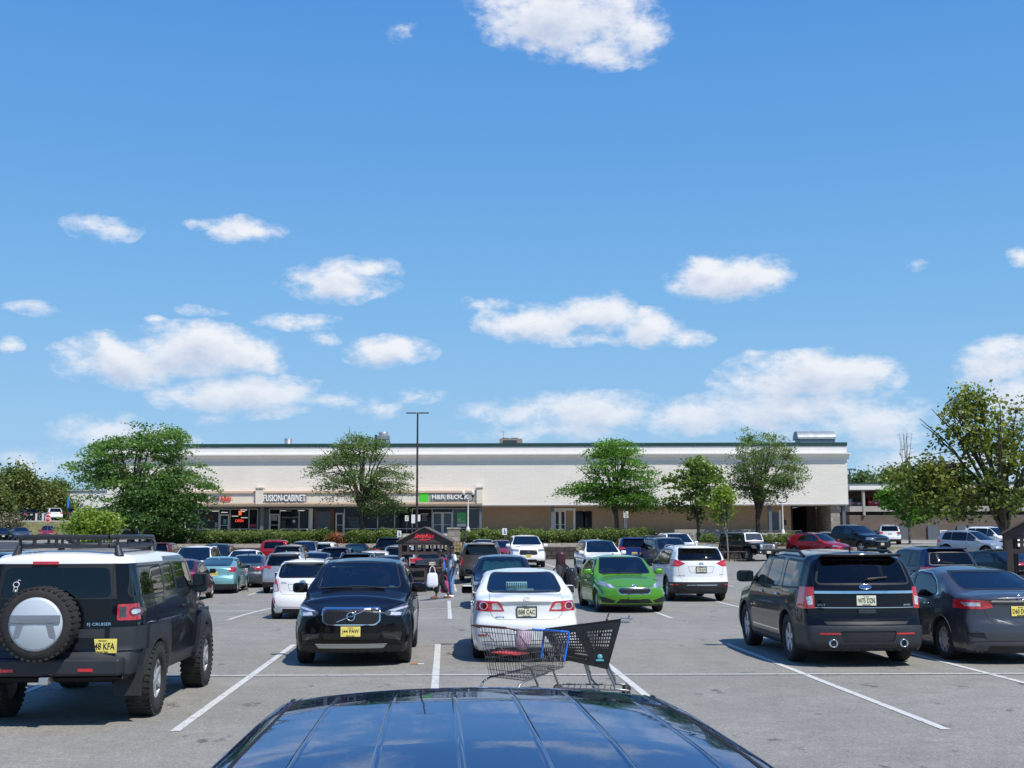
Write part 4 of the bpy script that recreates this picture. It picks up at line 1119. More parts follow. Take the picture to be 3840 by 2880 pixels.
GROUPCARS = 'cars parked in the lot'
def generic(kind, name, label, color, px, py, seen, L, Wd, H, wb, xr, r, axle=None, dyaw=0, k=None, **hk):
    k = k or {}
    axle = axle or ('r' if seen == 'rear' else 'f')
    c = hull(kind, L, Wd, H, wb, xr, r, **hk)
    if 'topo' in k: c['top'] = k['topo']; c['to'] = .05; c['tail'] = [(c['gc'], .05), (c['gc']+.1, 0), (H, .02)]; c['bl_r'] = .3; c['tsm'] = .03
    pos, rz, pit = place(c, px, py, axle, seen, dyaw)
    root, B = start(c, name, label, k.get('cat', 'car'), pos, rz, pit, GROUPCARS)
    zb, zn, gc = c['zbelt'], hk.get('zn', hk.get('zh', c['zbelt'])-.20), c['gc']
    gs = k.get('gside', G_MED if kind == 'sedan' else [G_MED, G_DARK, G_DARK]); gr = k.get('grear', G_MED if kind == 'sedan' else G_DARK)
    # lamps and trim, front
    hl = k.get('head', [(Wd*.27, zn-.10), (Wd*.62, zn-.05), (Wd*.62, zn+.07), (Wd*.31, zn-.02)])
    B.end(hl, 'headlight', M_HEAD, root, True, xlim=L-.55, mirror=True, off=.004, skirt=.02)
    gl = k.get('grille', [(-.36, zn-.24), (.36, zn-.24), (.43, zn-.06), (-.43, zn-.06)])
    if k.get('grillerim'): B.end(shrinkp(gl, -.025), '', 4, root, True, xlim=L-.4)
    B.end(gl, 'grille', M_GRILLE, root, True, xlim=L-.4, off=-.004)
    B.end([(-.5, gc+.06), (.5, gc+.06), (.44, gc+.18), (-.44, gc+.18)], 'lower_grille', M_GRILLE, root, True, xlim=L-.4, off=-.004)
    # lamps and trim, rear
    for q in k.get('revlamp', []): B.end(q, 'reversing_light', M_CLEAR, root, False, xlim=.7, mirror=True, off=.004, skirt=.02)
    zd = lerp_pts(c['top'], .1)
    tl = k.get('tail', [(Wd*.26, zd-.20), (Wd*.62, zd-.22), (Wd*.62, zd-.05), (Wd*.22, zd-.09)] if kind == 'sedan' else [(Wd*.33, zb-.16), (Wd*.62, zb-.16), (Wd*.62, zb+.06), (Wd*.27, zb+.0)])
    for q in (tl if isinstance(tl[0], list) else [tl]): B.end(q, 'taillight', k.get('tailmat', M_RED), root, False, xlim=k.get('tx', .5), mirror=True, off=.004, skirt=.02)
    if kind == 'suv' or k.get('blackbumper'):
        zt = k.get('bump_z', gc+.22); B.end([(-Wd, 0), (Wd, 0), (Wd, zt), (-Wd, zt)], '', 3, root, False, xlim=.62); B.end([(-Wd, 0), (Wd, 0), (Wd, gc+.10), (-Wd, gc+.10)], '', 3, root, True, xlim=L-.5)
        if k.get('clad', kind == 'suv'): cladding(c, B, gc+.14)
    else: B.end([(-.6, 0), (.6, 0), (.5, gc+.10), (-.5, gc+.10)], '', 3, root, False, xlim=.5)
    std_windows(c, B, root, gs, G_MED, gr, k); std_gaps(c, B, k)
    if k.get('roofmat'): B.end([(-Wd, H-.12), (Wd, H-.12), (Wd, H+1), (-Wd, H+1)], 'roof_panel', k['roofmat'], root, True, xlim=.2, off=.001)
    zg = zd-.16 if kind == 'sedan' else zb-.12
    B.gap_end([(Wd*.33, zg+.1), (Wd*.33, .62), (0, .60)], False)
    if seen == 'rear':
        plate(root, c, k.get('plate', 'NJ'), k.get('pz', zd-.2 if kind == 'sedan' else zb-.16), True, k.get('py', False), B=B)
        if k.get('badge'): badge(B, root, k['badge'], 0, k.get('bz', zd-.05 if kind == 'sedan' else zb+.02), .07)
    else:
        plate(root, c, k.get('plate', 'NJ'), k.get('pz', gc+.25), False, k.get('py', False), B=B)
        if k.get('badge'): badge(B, root, k['badge'], 0, k.get('bz', zn-.14), .09, False)
    if kind == 'suv' and k.get('wiper', True) and seen == 'rear':
        b = MB(); A = onbody(B, 0, zb+.12, True, .02); b.tube([A.translation, (onbody(B, .32, zb+.16, True, .02)).translation], .012, 6); b.build('rear_wiper', M_TRIM, root)
    if kind == 'suv' and 'topo' not in k:
        Msp = MB(); xs_ = c['to']; Msp.sup((xs_-L/2+.02, 0, H-.075), (.34, Wd*.66, .05), .35, 10); Msp.build('spoiler', PAINTS[color], root)
        b = MB(); b.box(xs_-L/2-.14, xs_-L/2-.10, -.14, .14, H-.085, H-.062); b.build('brake_light', k.get('blmat', M_RED), root)
    if k.get('rails'): rails(c, root, B, c.get('to', .3)+.45, c['xrf']-.1, k['rails'], roofy=Wd*.5-.24)
    if k.get('ant'): antenna(c, root, B, .9 if kind == 'suv' else 1.5, PAINTS[color], k['ant'])
    mirrors(c, root, k.get('mirm', PAINTS[color]), B)
    handles(c, root, B, [(c['xr']+c['xf'])/2-.18, c['xf']-.95-.35], zb-.10, k.get('hm', PAINTS[color]))
    if k.get('shade'):
        ws = c['cowl']; b = MB(); n = 20; vs = []
        for i in range(n+1):
            t = i/n; y = (t-.5)*Wd*.68
            for z_, x_ in ((lerp_pts(c['top'], ws)+.03, ws-.30), (H-.20, c['xrf']-.02+.10)): vs.append((x_-L/2-.06+.03*math.cos(t*PI*9), y*(1 if z_ < H-.3 else .84), z_+.02*math.sin(t*23)))
        b.add(vs, [(2*i, 2*i+1, 2*i+3, 2*i+2) for i in range(n)], 0, True); b.build('sun_shade', plain('sun_shade_teal', (.25, .62, .62), .25, metal=.5), root)
    B2 = B
    finish(c, B2, root, PAINTS[color], k)
    interior(c, root, k.get('lightseat', False))
    return root, c

# ------------------------------------------------------------ the cars that show large
def wiper_front(c, root, B):
    L = c['L']; z = lerp_pts(c['top'], c['cowl'])
    for (y0, y1) in ((.45, -.15), (-.10, -.62)):
        pts = []
        for t in (0, .5, 1):
            y = y0+(y1-y0)*t; h = B.hit((c['cowl']-.02-.05*t, y, 3), (0, 0, -1)); pts.append((c['cowl']-.02-.05*t-L/2, y, (h[0].z if h[0] else z)+.015))
        b = MB(); b.tube(pts, .010, 6); b.build('wiper', M_TRIM, root)

def car_xc():
    L, Wd, H = 4.43, 1.86, 1.65
    c = hull('suv', L, Wd, H, 2.70, .86, .36, det=1, zb=1.05, zh=1.10, zn=.93, cowl=3.14, xrf=2.42, gc=.22, step=.05, bulge_f=.26, tum=.34, rim=.66, spokes=5, tw=.24, nose=[(.22, -.14), (.32, -.05), (.50, 0), (.66, .0), (.90, -.03), (.98, -.10)], ag=.05)
    pos, rz, pit = place(c, 1331, 2483, 'f', 'front', -.012)
    root, B = start(c, 'parked_car', 'black compact suv parked facing the camera behind a yellow number plate', 'car', pos, rz, 0, GROUPCARS)
    gr = [(-.44, .88), (-.44, .72), (-.37, .665), (.37, .665), (.44, .72), (.44, .88), (.42, .90), (-.42, .90)]
    B.end(rounded(gr, .03), 'grille', M_GRILLE, root, True, xlim=L-.4, off=-.012)
    B.end(rounded(shrinkp(gr, -.017), .03), 'grille_frame', M_CHROME, root, True, xlim=L-.4, off=.008, skirt=.02)
    hlp = [(.50, .845), (.56, .79), (.74, .775), (1.0, .82), (1.0, .95), (.80, .955)]
    B.end([(.565, .865), (.66, .853), (.86, .90), (.86, .925)], 'running_light', M_CLEAR, root, True, xlim=L-.6, mirror=True, off=.006, skirt=.015)
    B.end([(.60, .80), (.76, .79), (.78, .83), (.62, .845)], 'projector_lens', M_CLEAR, root, True, xlim=L-.6, mirror=True, off=.006, skirt=.015)
    B.end(hlp, 'headlight', M_HDARK, root, True, xlim=L-.6, mirror=True, off=.003, skirt=.02)
    B.end([(.47, .56), (.52, .44), (.78, .40), (.80, .54)], 'side_intake', M_GLOSSB, root, True, xlim=L-.6, mirror=True, off=-.008)
    B.end([(-.42, .42), (.42, .42), (.50, .54), (-.50, .54)], 'lower_grille', M_GRILLE, root, True, xlim=L-.4, off=-.010)
    B.end([(-.50, .30), (.50, .30), (.54, .345), (-.54, .345)], 'skid_plate', M_SILVER, root, True, xlim=L-.4, off=.012, skirt=.02)
    B.end([(-.56, .35), (.56, .35), (.56, .362), (-.56, .362)], '', 4, root, True, xlim=L-.4)
    B.end([(-Wd, 0), (Wd, 0), (Wd, .33), (-Wd, .33)], '', 3, root, True, xlim=L-.5)
    cladding(c, B, .36)
    B.end([(Wd*.36, .95), (Wd*.62, .95), (Wd*.62, 1.45), (Wd*.38, 1.4)], 'taillight', M_RED, root, False, xlim=.5, mirror=True, off=.004, skirt=.02)
    k = dict(ws0=.70, ws1=.585)
    std_windows(c, B, root, [G_MED, G_DARK, G_DARK], G_MED, G_DARK, k); std_gaps(c, B, k)
    B.gap_end([(.78, .98), (.50, .925), (0, .915)], True, xlim=L-.6)
    # hood side shut lines
    for s in (1, -1):
        b = MB(); pts = []
        for x in (L-.30, L-.7, L-1.1):
            y = s*(.70+.02*(L-.3-x)); h = B.hit((x, y, 3), (0, 0, -1)); pts.append((x-L/2, y, h[0].z+.0005))
        b.tube(pts, .004, 5); b.build('hood_gap', M_GAP, root)
    plate(root, c, 'J44 PAW', .555, False, True, B=B)
    badge(B, root, 'ironmark', 0, .785, .10, False)
    g = MB(); 
    for i in range(-19, 20):
        y = i*.0215
        if abs(y) < .08: continue
        M = onbody(B, y, .785, False, -.004); hh = .10 if abs(y) < .36 else .07
        g.box(-.0035, .0035, -.004, .004, -hh, hh, 0, M)
    A = onbody(B, -.22, .70, False, .006).translation; Bq = onbody(B, .22, .875, False, .006).translation
    g.build('grille_bars', M_GREYTR, root); g = MB(); g.tube([A, Bq], .010, 6); g.build('badge_strap', M_CHROME, root)
    rails(c, root, B, .95, 2.35, M_SILVER, roofy=.66, h=.05, rad=.02)
    mirrors(c, root, PAINTS['black'], B, x=2.78, z=1.165, sz=(.16, .25, .17), out=.08)
    handles(c, root, B, [1.35, 2.3], .96, PAINTS['black']); antenna(c, root, B, .75, PAINTS['black'])
    wiper_front(c, root, B)
    # toll tag and inspection sticker inside the screen
    b = MB(); M = onbody(B, -.0+.56, 1.19, False, -.012); b.box(-.045, .045, -.002, .002, -.035, .035, 0, M)
    b.build('windscreen_sticker', plain('sticker', (.45, .75, .68), .5), root)
    finish(c, B, root, PAINTS['black']); interior(c, root)
    b = MB(); xo = L/2; b.sup((2.52-xo, 0, 1.43), (.06, .24, .07), .4, 8); b.build('rear_view_mirror', M_TRIM, root)
    b = MB(); b.sup((2.45-xo, -.33, 1.50), (.16, .40, .02), .4, 8); b.build('sun_visor', M_SEATL, root)

def car_corolla():
    L, Wd, H = 4.54, 1.76, 1.465
    c = hull('sedan', L, Wd, H, 2.60, 1.04, .317, det=1, zb=.93, zh=.93, zn=.76, zd=1.06, xg=.66, xrr=1.52, cowl=3.36, xrf=2.56, gc=.19, bulge_r=.20, tum=.36, spokes=9, wstyle='cover', rim=.66, tail=[(.19, .10), (.30, .03), (.50, 0), (.655, .0), (.70, .06), (.93, .07), (.985, .02), (1.06, .06)])
    pos, rz, pit = place(c, 1964, 2464, 'r', 'rear', -.012)
    root, B = start(c, 'parked_car', 'white sedan seen from behind with crate on its rear shelf, behind the shopping carts', 'car', pos, rz, 0, GROUPCARS)
    # lamps: inner clear trapezoid, outer lens
    B.end(rounded([(.40, .845), (.555, .845), (.555, .945), (.475, .950)], .015), 'reversing_light', M_CLEAR, root, False, xlim=.6, mirror=True, off=.006, skirt=.02)
    n = 14; ccx, ccz = .69, .905
    B.end([(ccx+.052*math.cos(2*PI*i/n), ccz+.052*math.sin(2*PI*i/n)) for i in range(n)], 'lamp_bowl', plain('lamp_deep_red', (.12, .004, .006), .1, coat=1), root, False, xlim=.6, mirror=True, off=.006, skirt=.01)
    B.end([(ccx+.068*math.cos(2*PI*i/n), ccz+.062*math.sin(2*PI*i/n)) for i in range(n)], 'lamp_ring', M_CLEAR, root, False, xlim=.6, mirror=True, off=.005, skirt=.01)
    B.end(rounded([(.355, .820), (.60, .815), (.95, .84), (.95, .975), (.80, .985), (.455, .978), (.42, .955)], .02), 'taillight', M_RED, root, False, xlim=.42, mirror=True, off=.004, skirt=.03)
    B.gap_end([(.585, 1.09), (.60, .98), (.575, .78), (.53, .715), (.46, .69), (0, .685)], False, xlim=.7)
    B.end([(-.43, .955), (.43, .955), (.43, .972), (-.43, .972)], '', 4, root, False, xlim=.4)
    B.end([(.64, .425), (.78, .425), (.78, .455), (.64, .455)], 'reflector', M_RED, root, False, xlim=.5, mirror=True, off=.004)
    B.end([(-.6, 0), (.6, 0), (.5, .25), (-.5, .25)], '', 3, root, False, xlim=.5)
    B.end([(Wd*.27, .62), (Wd*.62, .66), (Wd*.62, .80), (Wd*.33, .74)], 'headlight', M_HEAD, root, True, xlim=L-.55, mirror=True, off=.004, skirt=.02)
    B.end([(-.36, .50), (.36, .50), (.43, .66), (-.43, .66)], 'grille', M_GRILLE, root, True, xlim=L-.4)
    k = dict(rw=[(-.615, 1.115), (.615, 1.115), (.525, 1.375), (-.525, 1.375)])
    std_windows(c, B, root, G_MED, G_CLEAR, G_CLEAR, k); std_gaps(c, B, k)
    plate(root, c, 'B88 CAC', .81, True, False, frame=True, B=B)
    badge(B, root, 'ovals', 0, 1.005, .075)
    lettering(B, root, 'COROLLA', -.0+.44, 1.035, .028, .17); lettering(B, root, 'PREMIUM', .43, .73, .022, .14)
    mirrors(c, root, PAINTS['white'], B, x=3.02, z=1.04, sz=(.15, .22, .15), out=.07)
    handles(c, root, B, [1.55, 2.45], .85, PAINTS['white'])
    finish(c, B, root, PAINTS['pearl']); interior(c, root)
    xo = L/2; b = MB()
    b.sup((1.02-xo, 0, 1.085), (.62, 1.2, .05), .3, 8); b.build('parcel_shelf', plain('shelf_grey', (.10, .13, .13), .8), root)
    cr = empty('shelf_crate', (0, 0, 0)); bpy.data.objects.remove(cr)
    b = MB(); x0, x1, y0, y1, z0, z1 = .95-xo, 1.2-xo, -.05, .29, 1.115, 1.24
    for i in range(12):
        y = y0+(y1-y0)*i/11; b.box(x0, x0+.01, y-.006, y+.006, z0, z1)
    b.box(x0, x1, y0, y1, z0, z0+.01); b.box(x0-.004, x0+.012, y0, y1, z1, z1+.015); b.box(x0, x1, y0-.004, y0+.006, z0, z1+.013); b.box(x0, x1, y1-.006, y1+.004, z0, z1+.013)
    b.build('shelf_crate', plain('crate_teal', (.30, .55, .55), .5), root)
    b = MB(); b.box(.85-xo, 1.0-xo, -.16, .12, 1.113, 1.14); b.build('shelf_book', M_WHITE, root)
    b = MB(); b.sup((2.62-xo, 0, 1.30), (.05, .24, .07), .4, 8); b.build('rear_view_mirror', M_TRIM, root)

def car_focus():
    L, Wd, H = 4.45, 1.82, 1.48
    c = hull('sedan', L, Wd, H, 2.65, .90, .325, det=1, zb=.93, zh=.92, zn=.74, zd=1.08, xg=.42, xrr=1.25, cowl=3.20, xrf=2.45, gc=.17, bulge_f=.30, spokes=9, wstyle='cover', tum=.36, nose=[(.17, -.13), (.26, -.03), (.45, 0), (.62, -.02), (.72, -.08), (.82, -.16)])
    pos, rz, pit = place(c, 2357, 2292, 'f', 'front', .045)
    root, B = start(c, 'parked_car', 'bright green compact car with yellow paper on the dashboard, no front plate', 'car', pos, rz, 0, GROUPCARS)
    B.end(rounded([(-.44, .575), (-.36, .50), (.36, .50), (.44, .575), (.38, .645), (-.38, .645)], .02), 'grille', M_GRILLE, root, True, xlim=L-.4, off=-.01)
    B.end(rounded([(-.46, .575), (-.37, .485), (.37, .485), (.46, .575), (.395, .66), (-.395, .66)], .02), 'grille_frame', M_CHROME, root, True, xlim=L-.4, off=.006, skirt=.02)
    B.end([(.53, .66), (.60, .645), (.66, .74), (.58, .74)], 'lamp_reflector', M_CLEAR, root, True, xlim=L-.6, mirror=True, off=.006, skirt=.01)
    B.end(rounded([(.47, .665), (.58, .63), (.76, .69), (1.0, .80), (1.0, .85), (.84, .84), (.66, .77)], .02), 'headlight', M_HEAD, root, True, xlim=L-.75, mirror=True, off=.004, skirt=.02)
    B.end([(.48, .32), (.56, .26), (.82, .28), (.86, .41), (.80, .42)], 'side_intake', M_TRIM, root, True, xlim=L-.6, mirror=True, off=-.006)
    B.end([(-.50, .255), (.50, .255), (.38, .365), (-.38, .365)], 'lower_grille', M_GRILLE, root, True, xlim=L-.4, off=-.01)
    B.end([(-Wd, 0), (Wd, 0), (Wd, .23), (-Wd, .23)], '', 3, root, True, xlim=L-.5)
    B.end([(Wd*.3, .85), (Wd*.62, .83), (Wd*.62, 1.02), (Wd*.3, 1.0)], 'taillight', M_RED, root, False, xlim=.5, mirror=True, off=.004, skirt=.02)
    k = dict(ws0=.70, ws1=.57)
    std_windows(c, B, root, G_DARK, G_MED, G_MED, k); std_gaps(c, B, k)
    B.gap_end([(.80, .86), (.60, .72), (.40, .685), (0, .675)], True, xlim=L-.8)
    b = MB(); M = onbody(B, 0, .405, False, .012); b.rbox(-.17, .17, -.02, .006, -.05, .05, .012, 0, M); b.build('plate_holder', PAINTS['green'], root)
    badge(B, root, 'blueoval', 0, .70, .075, False)
    mirrors(c, root, PAINTS['green'], B, x=2.86, z=1.03, sz=(.15, .23, .15), out=.08)
    handles(c, root, B, [1.35, 2.35], .86, PAINTS['green']); wiper_front(c, root, B); antenna(c, root, B, 1.4, PAINTS['green'])
    finish(c, B, root, PAINTS['green']); interior(c, root)
    xo = L/2; b = MB(); b.box(2.86-xo, 3.02-xo, -.46, -.18, .992, .998, 0, rot3(0, 0, 0)); b.build('dashboard_paper', plain('paper_yellow', (.75, .50, .06), .6), root)
    b = MB(); b.box(2.86-xo, 3.0-xo, -.10, .22, .992, .998); b.build('dashboard_card', M_WHITE, root)

def car_rogue():
    L, Wd, H = 4.69, 1.84, 1.71
    c = hull('suv', L, Wd, H, 2.71, 1.02, .36, det=1, zb=1.08, zh=1.05, zn=.88, cowl=3.55, xrf=2.65, gc=.24, bulge_r=.24, tailtop=.42, tum=.34, rim=.67, spokes=5, tail=[(.24, .10), (.36, .02), (.50, 0), (.62, .02), (.70, .08), (1.10, .10), (1.22, .13), (1.71, .44)])
    pos, rz, pit = place(c, 2607, 2251, 'r', 'rear', .02)
    root, B = start(c, 'parked_car', 'white suv seen from behind with black lower bumper, beside the green car', 'car', pos, rz, 0, GROUPCARS)
    B.end([(.62, 1.12), (.70, 1.11), (1.0, 1.15), (1.0, 1.20), (.75, 1.19)], 'lamp_strip', M_RLIT if False else plain('lamp_red_bright', (.7, .04, .03), .2, coat=1), root, False, xlim=.62, mirror=True, off=.006, skirt=.02)
    B.end(rounded([(.47, 1.15), (.66, 1.06), (1.0, 1.07), (1.0, 1.30), (.80, 1.285), (.62, 1.225)], .02), 'taillight', M_RED, root, False, xlim=.66, mirror=True, off=.004, skirt=.03)
    B.end([(-Wd, 0), (Wd, 0), (Wd, .54), (.72, .60), (-.72, .60), (-Wd, .54)], '', 3, root, False, xlim=.66)
    B.end([(-.46, .488), (.46, .488), (.46, .515), (-.46, .515)], 'bumper_strip', M_CHROME, root, False, xlim=.4, off=.008, skirt=.01)
    B.end([(-.42, .31), (.42, .31), (.42, .41), (-.42, .41)], 'skid_plate', M_GREYTR, root, False, xlim=.4, off=.008, skirt=.01)
    B.end([(.70, .50), (1, .50), (1, .535), (.70, .535)], 'reflector', M_RED, root, False, xlim=.5, mirror=True, off=.004)
    B.end([(Wd*.30, .80), (Wd*.62, .84), (Wd*.62, .98), (Wd*.34, .90)], 'headlight', M_HEAD, root, True, xlim=L-.55, mirror=True, off=.004, skirt=.02)
    cladding(c, B, .40, .05)
    k = dict(rw=[(-.67, 1.255), (.67, 1.255), (.59, 1.60), (-.59, 1.60)])
    std_windows(c, B, root, [G_MED, G_DARK, G_DARK], G_MED, G_DARK, k); std_gaps(c, B, k)
    B.gap_end([(.72, 1.24), (.66, .80), (.60, .68), (0, .665)], False, xlim=.7)
    b = MB(); M = onbody(B, 0, .965, True, -.004)
    B.gap_end([(.40, 1.06), (.34, .87), (0, .865)], False, w=.009, xlim=.5); B.gap_end([(.40, 1.06), (0, 1.06)], False, w=.009, xlim=.5)
    plate(root, c, 'Z78 LKN', .965, True, False, frame=True, B=B)
    badge(B, root, 'ringbar', 0, 1.14, .095); lettering(B, root, 'ROGUE', .60, .80, .03, .22); lettering(B, root, 'AWD', -.62, .82, .026, .13)
    b = MB(); b.tube([onbody(B, -.02, 1.27, True, .02).translation, onbody(B, -.36, 1.32, True, .02).translation], .013, 6); b.build('rear_wiper', M_TRIM, root)
    b = MB(); b.sup((.40-L/2, 0, H-.085), (.42, 1.18, .05), .35, 12); b.build('spoiler', PAINTS['pearl'], root)
    rails(c, root, B, .95, 2.5, M_SILVER, roofy=.64, h=.06); antenna(c, root, B, .75, PAINTS['pearl'])
    mirrors(c, root, M_TRIM, B, x=3.15, z=1.17, sz=(.16, .25, .17)); handles(c, root, B, [1.55, 2.5], 1.0, PAINTS['pearl'])
    finish(c, B, root, PAINTS['pearl']); interior(c, root)

def car_explorer():
    L, Wd, H = 5.0, 1.98, 1.79
    c = hull('suv', L, Wd, H, 2.86, 1.10, .385, det=1, zb=1.16, zh=1.15, zn=.98, cowl=3.80, xrf=2.98, gc=.25, bulge_r=.22, tailtop=.36, tum=.32, rim=.66, spokes=5, wstyle='twin', tw=.25, tail=[(.25, .08), (.34, .0), (.60, -.01), (.68, .03), (.76, .07), (1.18, .09), (1.25, .11), (1.79, .36)])
    pos, rz, pit = place(c, 3178, 2478, 'r', 'rear', -.01)
    root, B = start(c, 'parked_car', 'large black suv seen from behind with chrome tailgate bar and two exhausts', 'car', pos, rz, 0, GROUPCARS)
    B.end([(.805, .955), (.87, .945), (.885, 1.07), (.805, 1.09)], 'reversing_light', M_CLEAR, root, False, xlim=.5, mirror=True, off=.008, skirt=.02)
    B.end([(.78, .90), (.93, .89), (1.2, 1.10), (1.2, 1.215), (.78, 1.225)], 'taillight', M_RED, root, False, xlim=.55, mirror=True, off=.004, skirt=.03)
    B.end([(-.775, 1.125), (.775, 1.125), (.775, 1.165), (-.775, 1.165)], 'tailgate_bar', M_CHROME, root, False, xlim=.4, off=.010, skirt=.015)
    B.end([(-.78, .905), (.78, .905), (.78, .915), (-.78, .915)], '', 4, root, False, xlim=.4)
    B.end([(-.30, .60), (.30, .60), (.30, .61), (-.30, .61)], '', 4, root, False, xlim=.4) if False else None
    B.end([(.44, .505), (.74, .505), (.74, .53), (.44, .53)], 'reflector', M_RED, root, False, xlim=.4, mirror=True, off=.004)
    B.end(rounded([(-.40, .40), (.40, .40), (.44, .56), (-.44, .56)], .03), 'bumper_insert', M_TRIM, root, False, xlim=.4, off=-.012)
    B.end([(-.62, .655), (.62, .655), (.66, .70), (-.66, .70)], 'step_pad', M_TRIM, root, False, xlim=.4, off=.004)
    B.end([(-Wd, .345), (Wd, .345), (Wd, .60), (.75, .64), (-.75, .64), (-Wd, .60)], '', 5, root, False, xlim=.64)
    B.end([(-Wd, 0), (Wd, 0), (Wd, .345), (-Wd, .345)], '', 3, root, False, xlim=.64)
    B.end([(Wd*.30, .86), (Wd*.62, .90), (Wd*.62, 1.05), (Wd*.34, .98)], 'headlight', M_HEAD, root, True, xlim=L-.55, mirror=True, off=.004, skirt=.02)
    B.side([(1.62, .455), (3.4, .455), (3.4, .475), (1.62, .475)], '', 4, root)
    cladding(c, B, .40, .055, 5)
    fw = [(3.52, 1.19), (2.72, 1.185), (2.68, 1.63), (2.98, 1.63)]
    k = dict(rw=[(-.73, 1.285), (.73, 1.285), (.63, 1.63), (-.63, 1.63)], xb=2.62, xd=1.62, quarter=False,
             wins=[[(3.50, 1.19), (2.68, 1.185), (2.66, 1.63), (2.93, 1.625)], [(2.56, 1.185), (1.86, 1.19), (1.70, 1.30), (1.80, 1.63), (2.54, 1.63)], [(1.48, 1.20), (.52, 1.22), (.66, 1.60), (1.56, 1.62)]])
    std_windows(c, B, root, [G_DARK, G_DARK, G_DARK], G_MED, G_DARK, k); std_gaps(c, B, k)
    B.gap_end([(.775, 1.72), (.775, .78), (.70, .74), (0, .735)], False, xlim=.7)
    plate(root, c, 'W75 DZN', 1.02, True, False, B=B, y0=-.0)
    badge(B, root, 'blueoval', 0, 1.225, .085); lettering(B, root, 'XLT', .68, .93+.02, .03, .13); lettering(B, root, '4WD', -.66, .95, .03, .13)
    b = MB(); M = onbody(B, 0, .855, True, .006); b.rbox(-.14, .14, -.02, .004, -.03, .03, .01, 0, M); b.build('tailgate_handle', M_GLOSSB, root)
    b = MB(); M = onbody(B, 0, .925, True, .004)
    b.tube([onbody(B, -.04, 1.33, True, .03).translation, onbody(B, -.36, 1.36, True, .03).translation], [.03, .014], 6); b.build('rear_wiper', M_TRIM, root)
    for s in (-1, 1):
        b = MB(); xo = L/2
        b.lathe([(.062, -.10), (.062, .05), (.050, .05), (.048, -.08)], 20, 0, Matrix.Translation((.06-xo, s*.55, .375)) @ Matrix.Rotation(-PI/2, 4, 'Y')); b.build('exhaust_tip', M_CHROME, root)
    b = MB(); b.sup((.34-L/2, 0, H-.075), (.40, 1.30, .05), .3, 12); b.build('spoiler', PAINTS['black'], root)
    rails(c, root, B, .85, 2.8, M_TRIM, roofy=.74, h=.07, rad=.026); antenna(c, root, B, .8, M_TRIM, 'mast')
    mirrors(c, root, M_TRIM, B, x=3.42, z=1.29, sz=(.16, .30, .21), out=.08); handles(c, root, B, [1.75, 2.75], 1.06, M_CHROME)
    finish(c, B, root, PAINTS['black']); interior(c, root)

def car_sentra():
    L, Wd, H = 4.63, 1.76, 1.50
    c = hull('sedan', L, Wd, H, 2.70, 1.04, .325, det=1, zb=.96, zh=.95, zn=.78, zd=1.10, xg=.64, xrr=1.45, cowl=3.45, xrf=2.60, gc=.18, bulge_r=.24, tum=.35, spokes=9, wstyle='cover', rim=.68, tail=[(.18, .09), (.28, .02), (.50, 0), (.64, .02), (.70, .07), (.96, .08), (1.02, .03), (1.10, .07)])
    pos, rz, pit = place(c, 3730, 2470, 'r', 'rear', .012)
    root, B = start(c, 'parked_car', 'dark grey sedan cut by the right edge of the picture, boot toward the camera', 'car', pos, rz, 0, GROUPCARS)
    B.end([(.60, .905), (.78, .90), (.80, .96), (.60, .965)], 'reversing_light', M_CLEAR, root, False, xlim=.5, mirror=True, off=.006, skirt=.02)
    B.end(rounded([(.42, .885), (.56, .86), (1.0, .86), (1.0, .99), (.70, 1.0), (.47, .985)], .015), 'taillight', M_RED, root, False, xlim=.66, mirror=True, off=.004, skirt=.03)
    B.gap_end([(.62, 1.13), (.56, .86), (.50, .70), (.42, .655), (0, .65)], False, xlim=.7)
    B.end([(-.46, .975), (.46, .975), (.44, .998), (-.44, .998)], 'boot_strip', M_CHROME, root, False, xlim=.4, off=.008, skirt=.01)
    B.end([(.56, .41), (.76, .43), (.80, .49), (.60, .50)], 'side_intake', M_TRIM, root, False, xlim=.5, mirror=True, off=-.006)
    B.end([(-.6, 0), (.6, 0), (.52, .30), (-.52, .30)], '', 3, root, False, xlim=.5)
    B.gap_end([(.78, .345), (.50, .37), (0, .37)], False, w=.012, xlim=.5)
    B.end([(Wd*.27, .64), (Wd*.62, .68), (Wd*.62, .82), (Wd*.33, .76)], 'headlight', M_HEAD, root, True, xlim=L-.55, mirror=True, off=.004, skirt=.02)
    k = dict(rw=[(-.61, 1.16), (.61, 1.16), (.53, 1.40), (-.53, 1.40)], xb=2.42,
             wins=[[(3.10, .985), (2.46, .985), (2.42, 1.365), (2.66, 1.36)], [(2.38, .985), (1.58, .99), (1.34, 1.07), (1.52, 1.24), (1.80, 1.345), (2.36, 1.37)]])
    for w in k['wins']: B.side(shrinkp(w, -.045), '', 4, root)
    std_windows(c, B, root, G_MED, G_CLEAR, G_CLEAR, k); std_gaps(c, B, k)
    plate(root, c, 'D60 DKT', .83, True, True, B=B)
    badge(B, root, 'ringbar', 0, 1.035, .08); lettering(B, root, 'SENTRA', .46, 1.04, .03, .24)
    mirrors(c, root, PAINTS['darkgrey'], B, x=3.08, z=1.06, sz=(.15, .24, .15)); handles(c, root, B, [1.62, 2.5], .88, M_CHROME)
    finish(c, B, root, PAINTS['darkgrey']); interior(c, root)

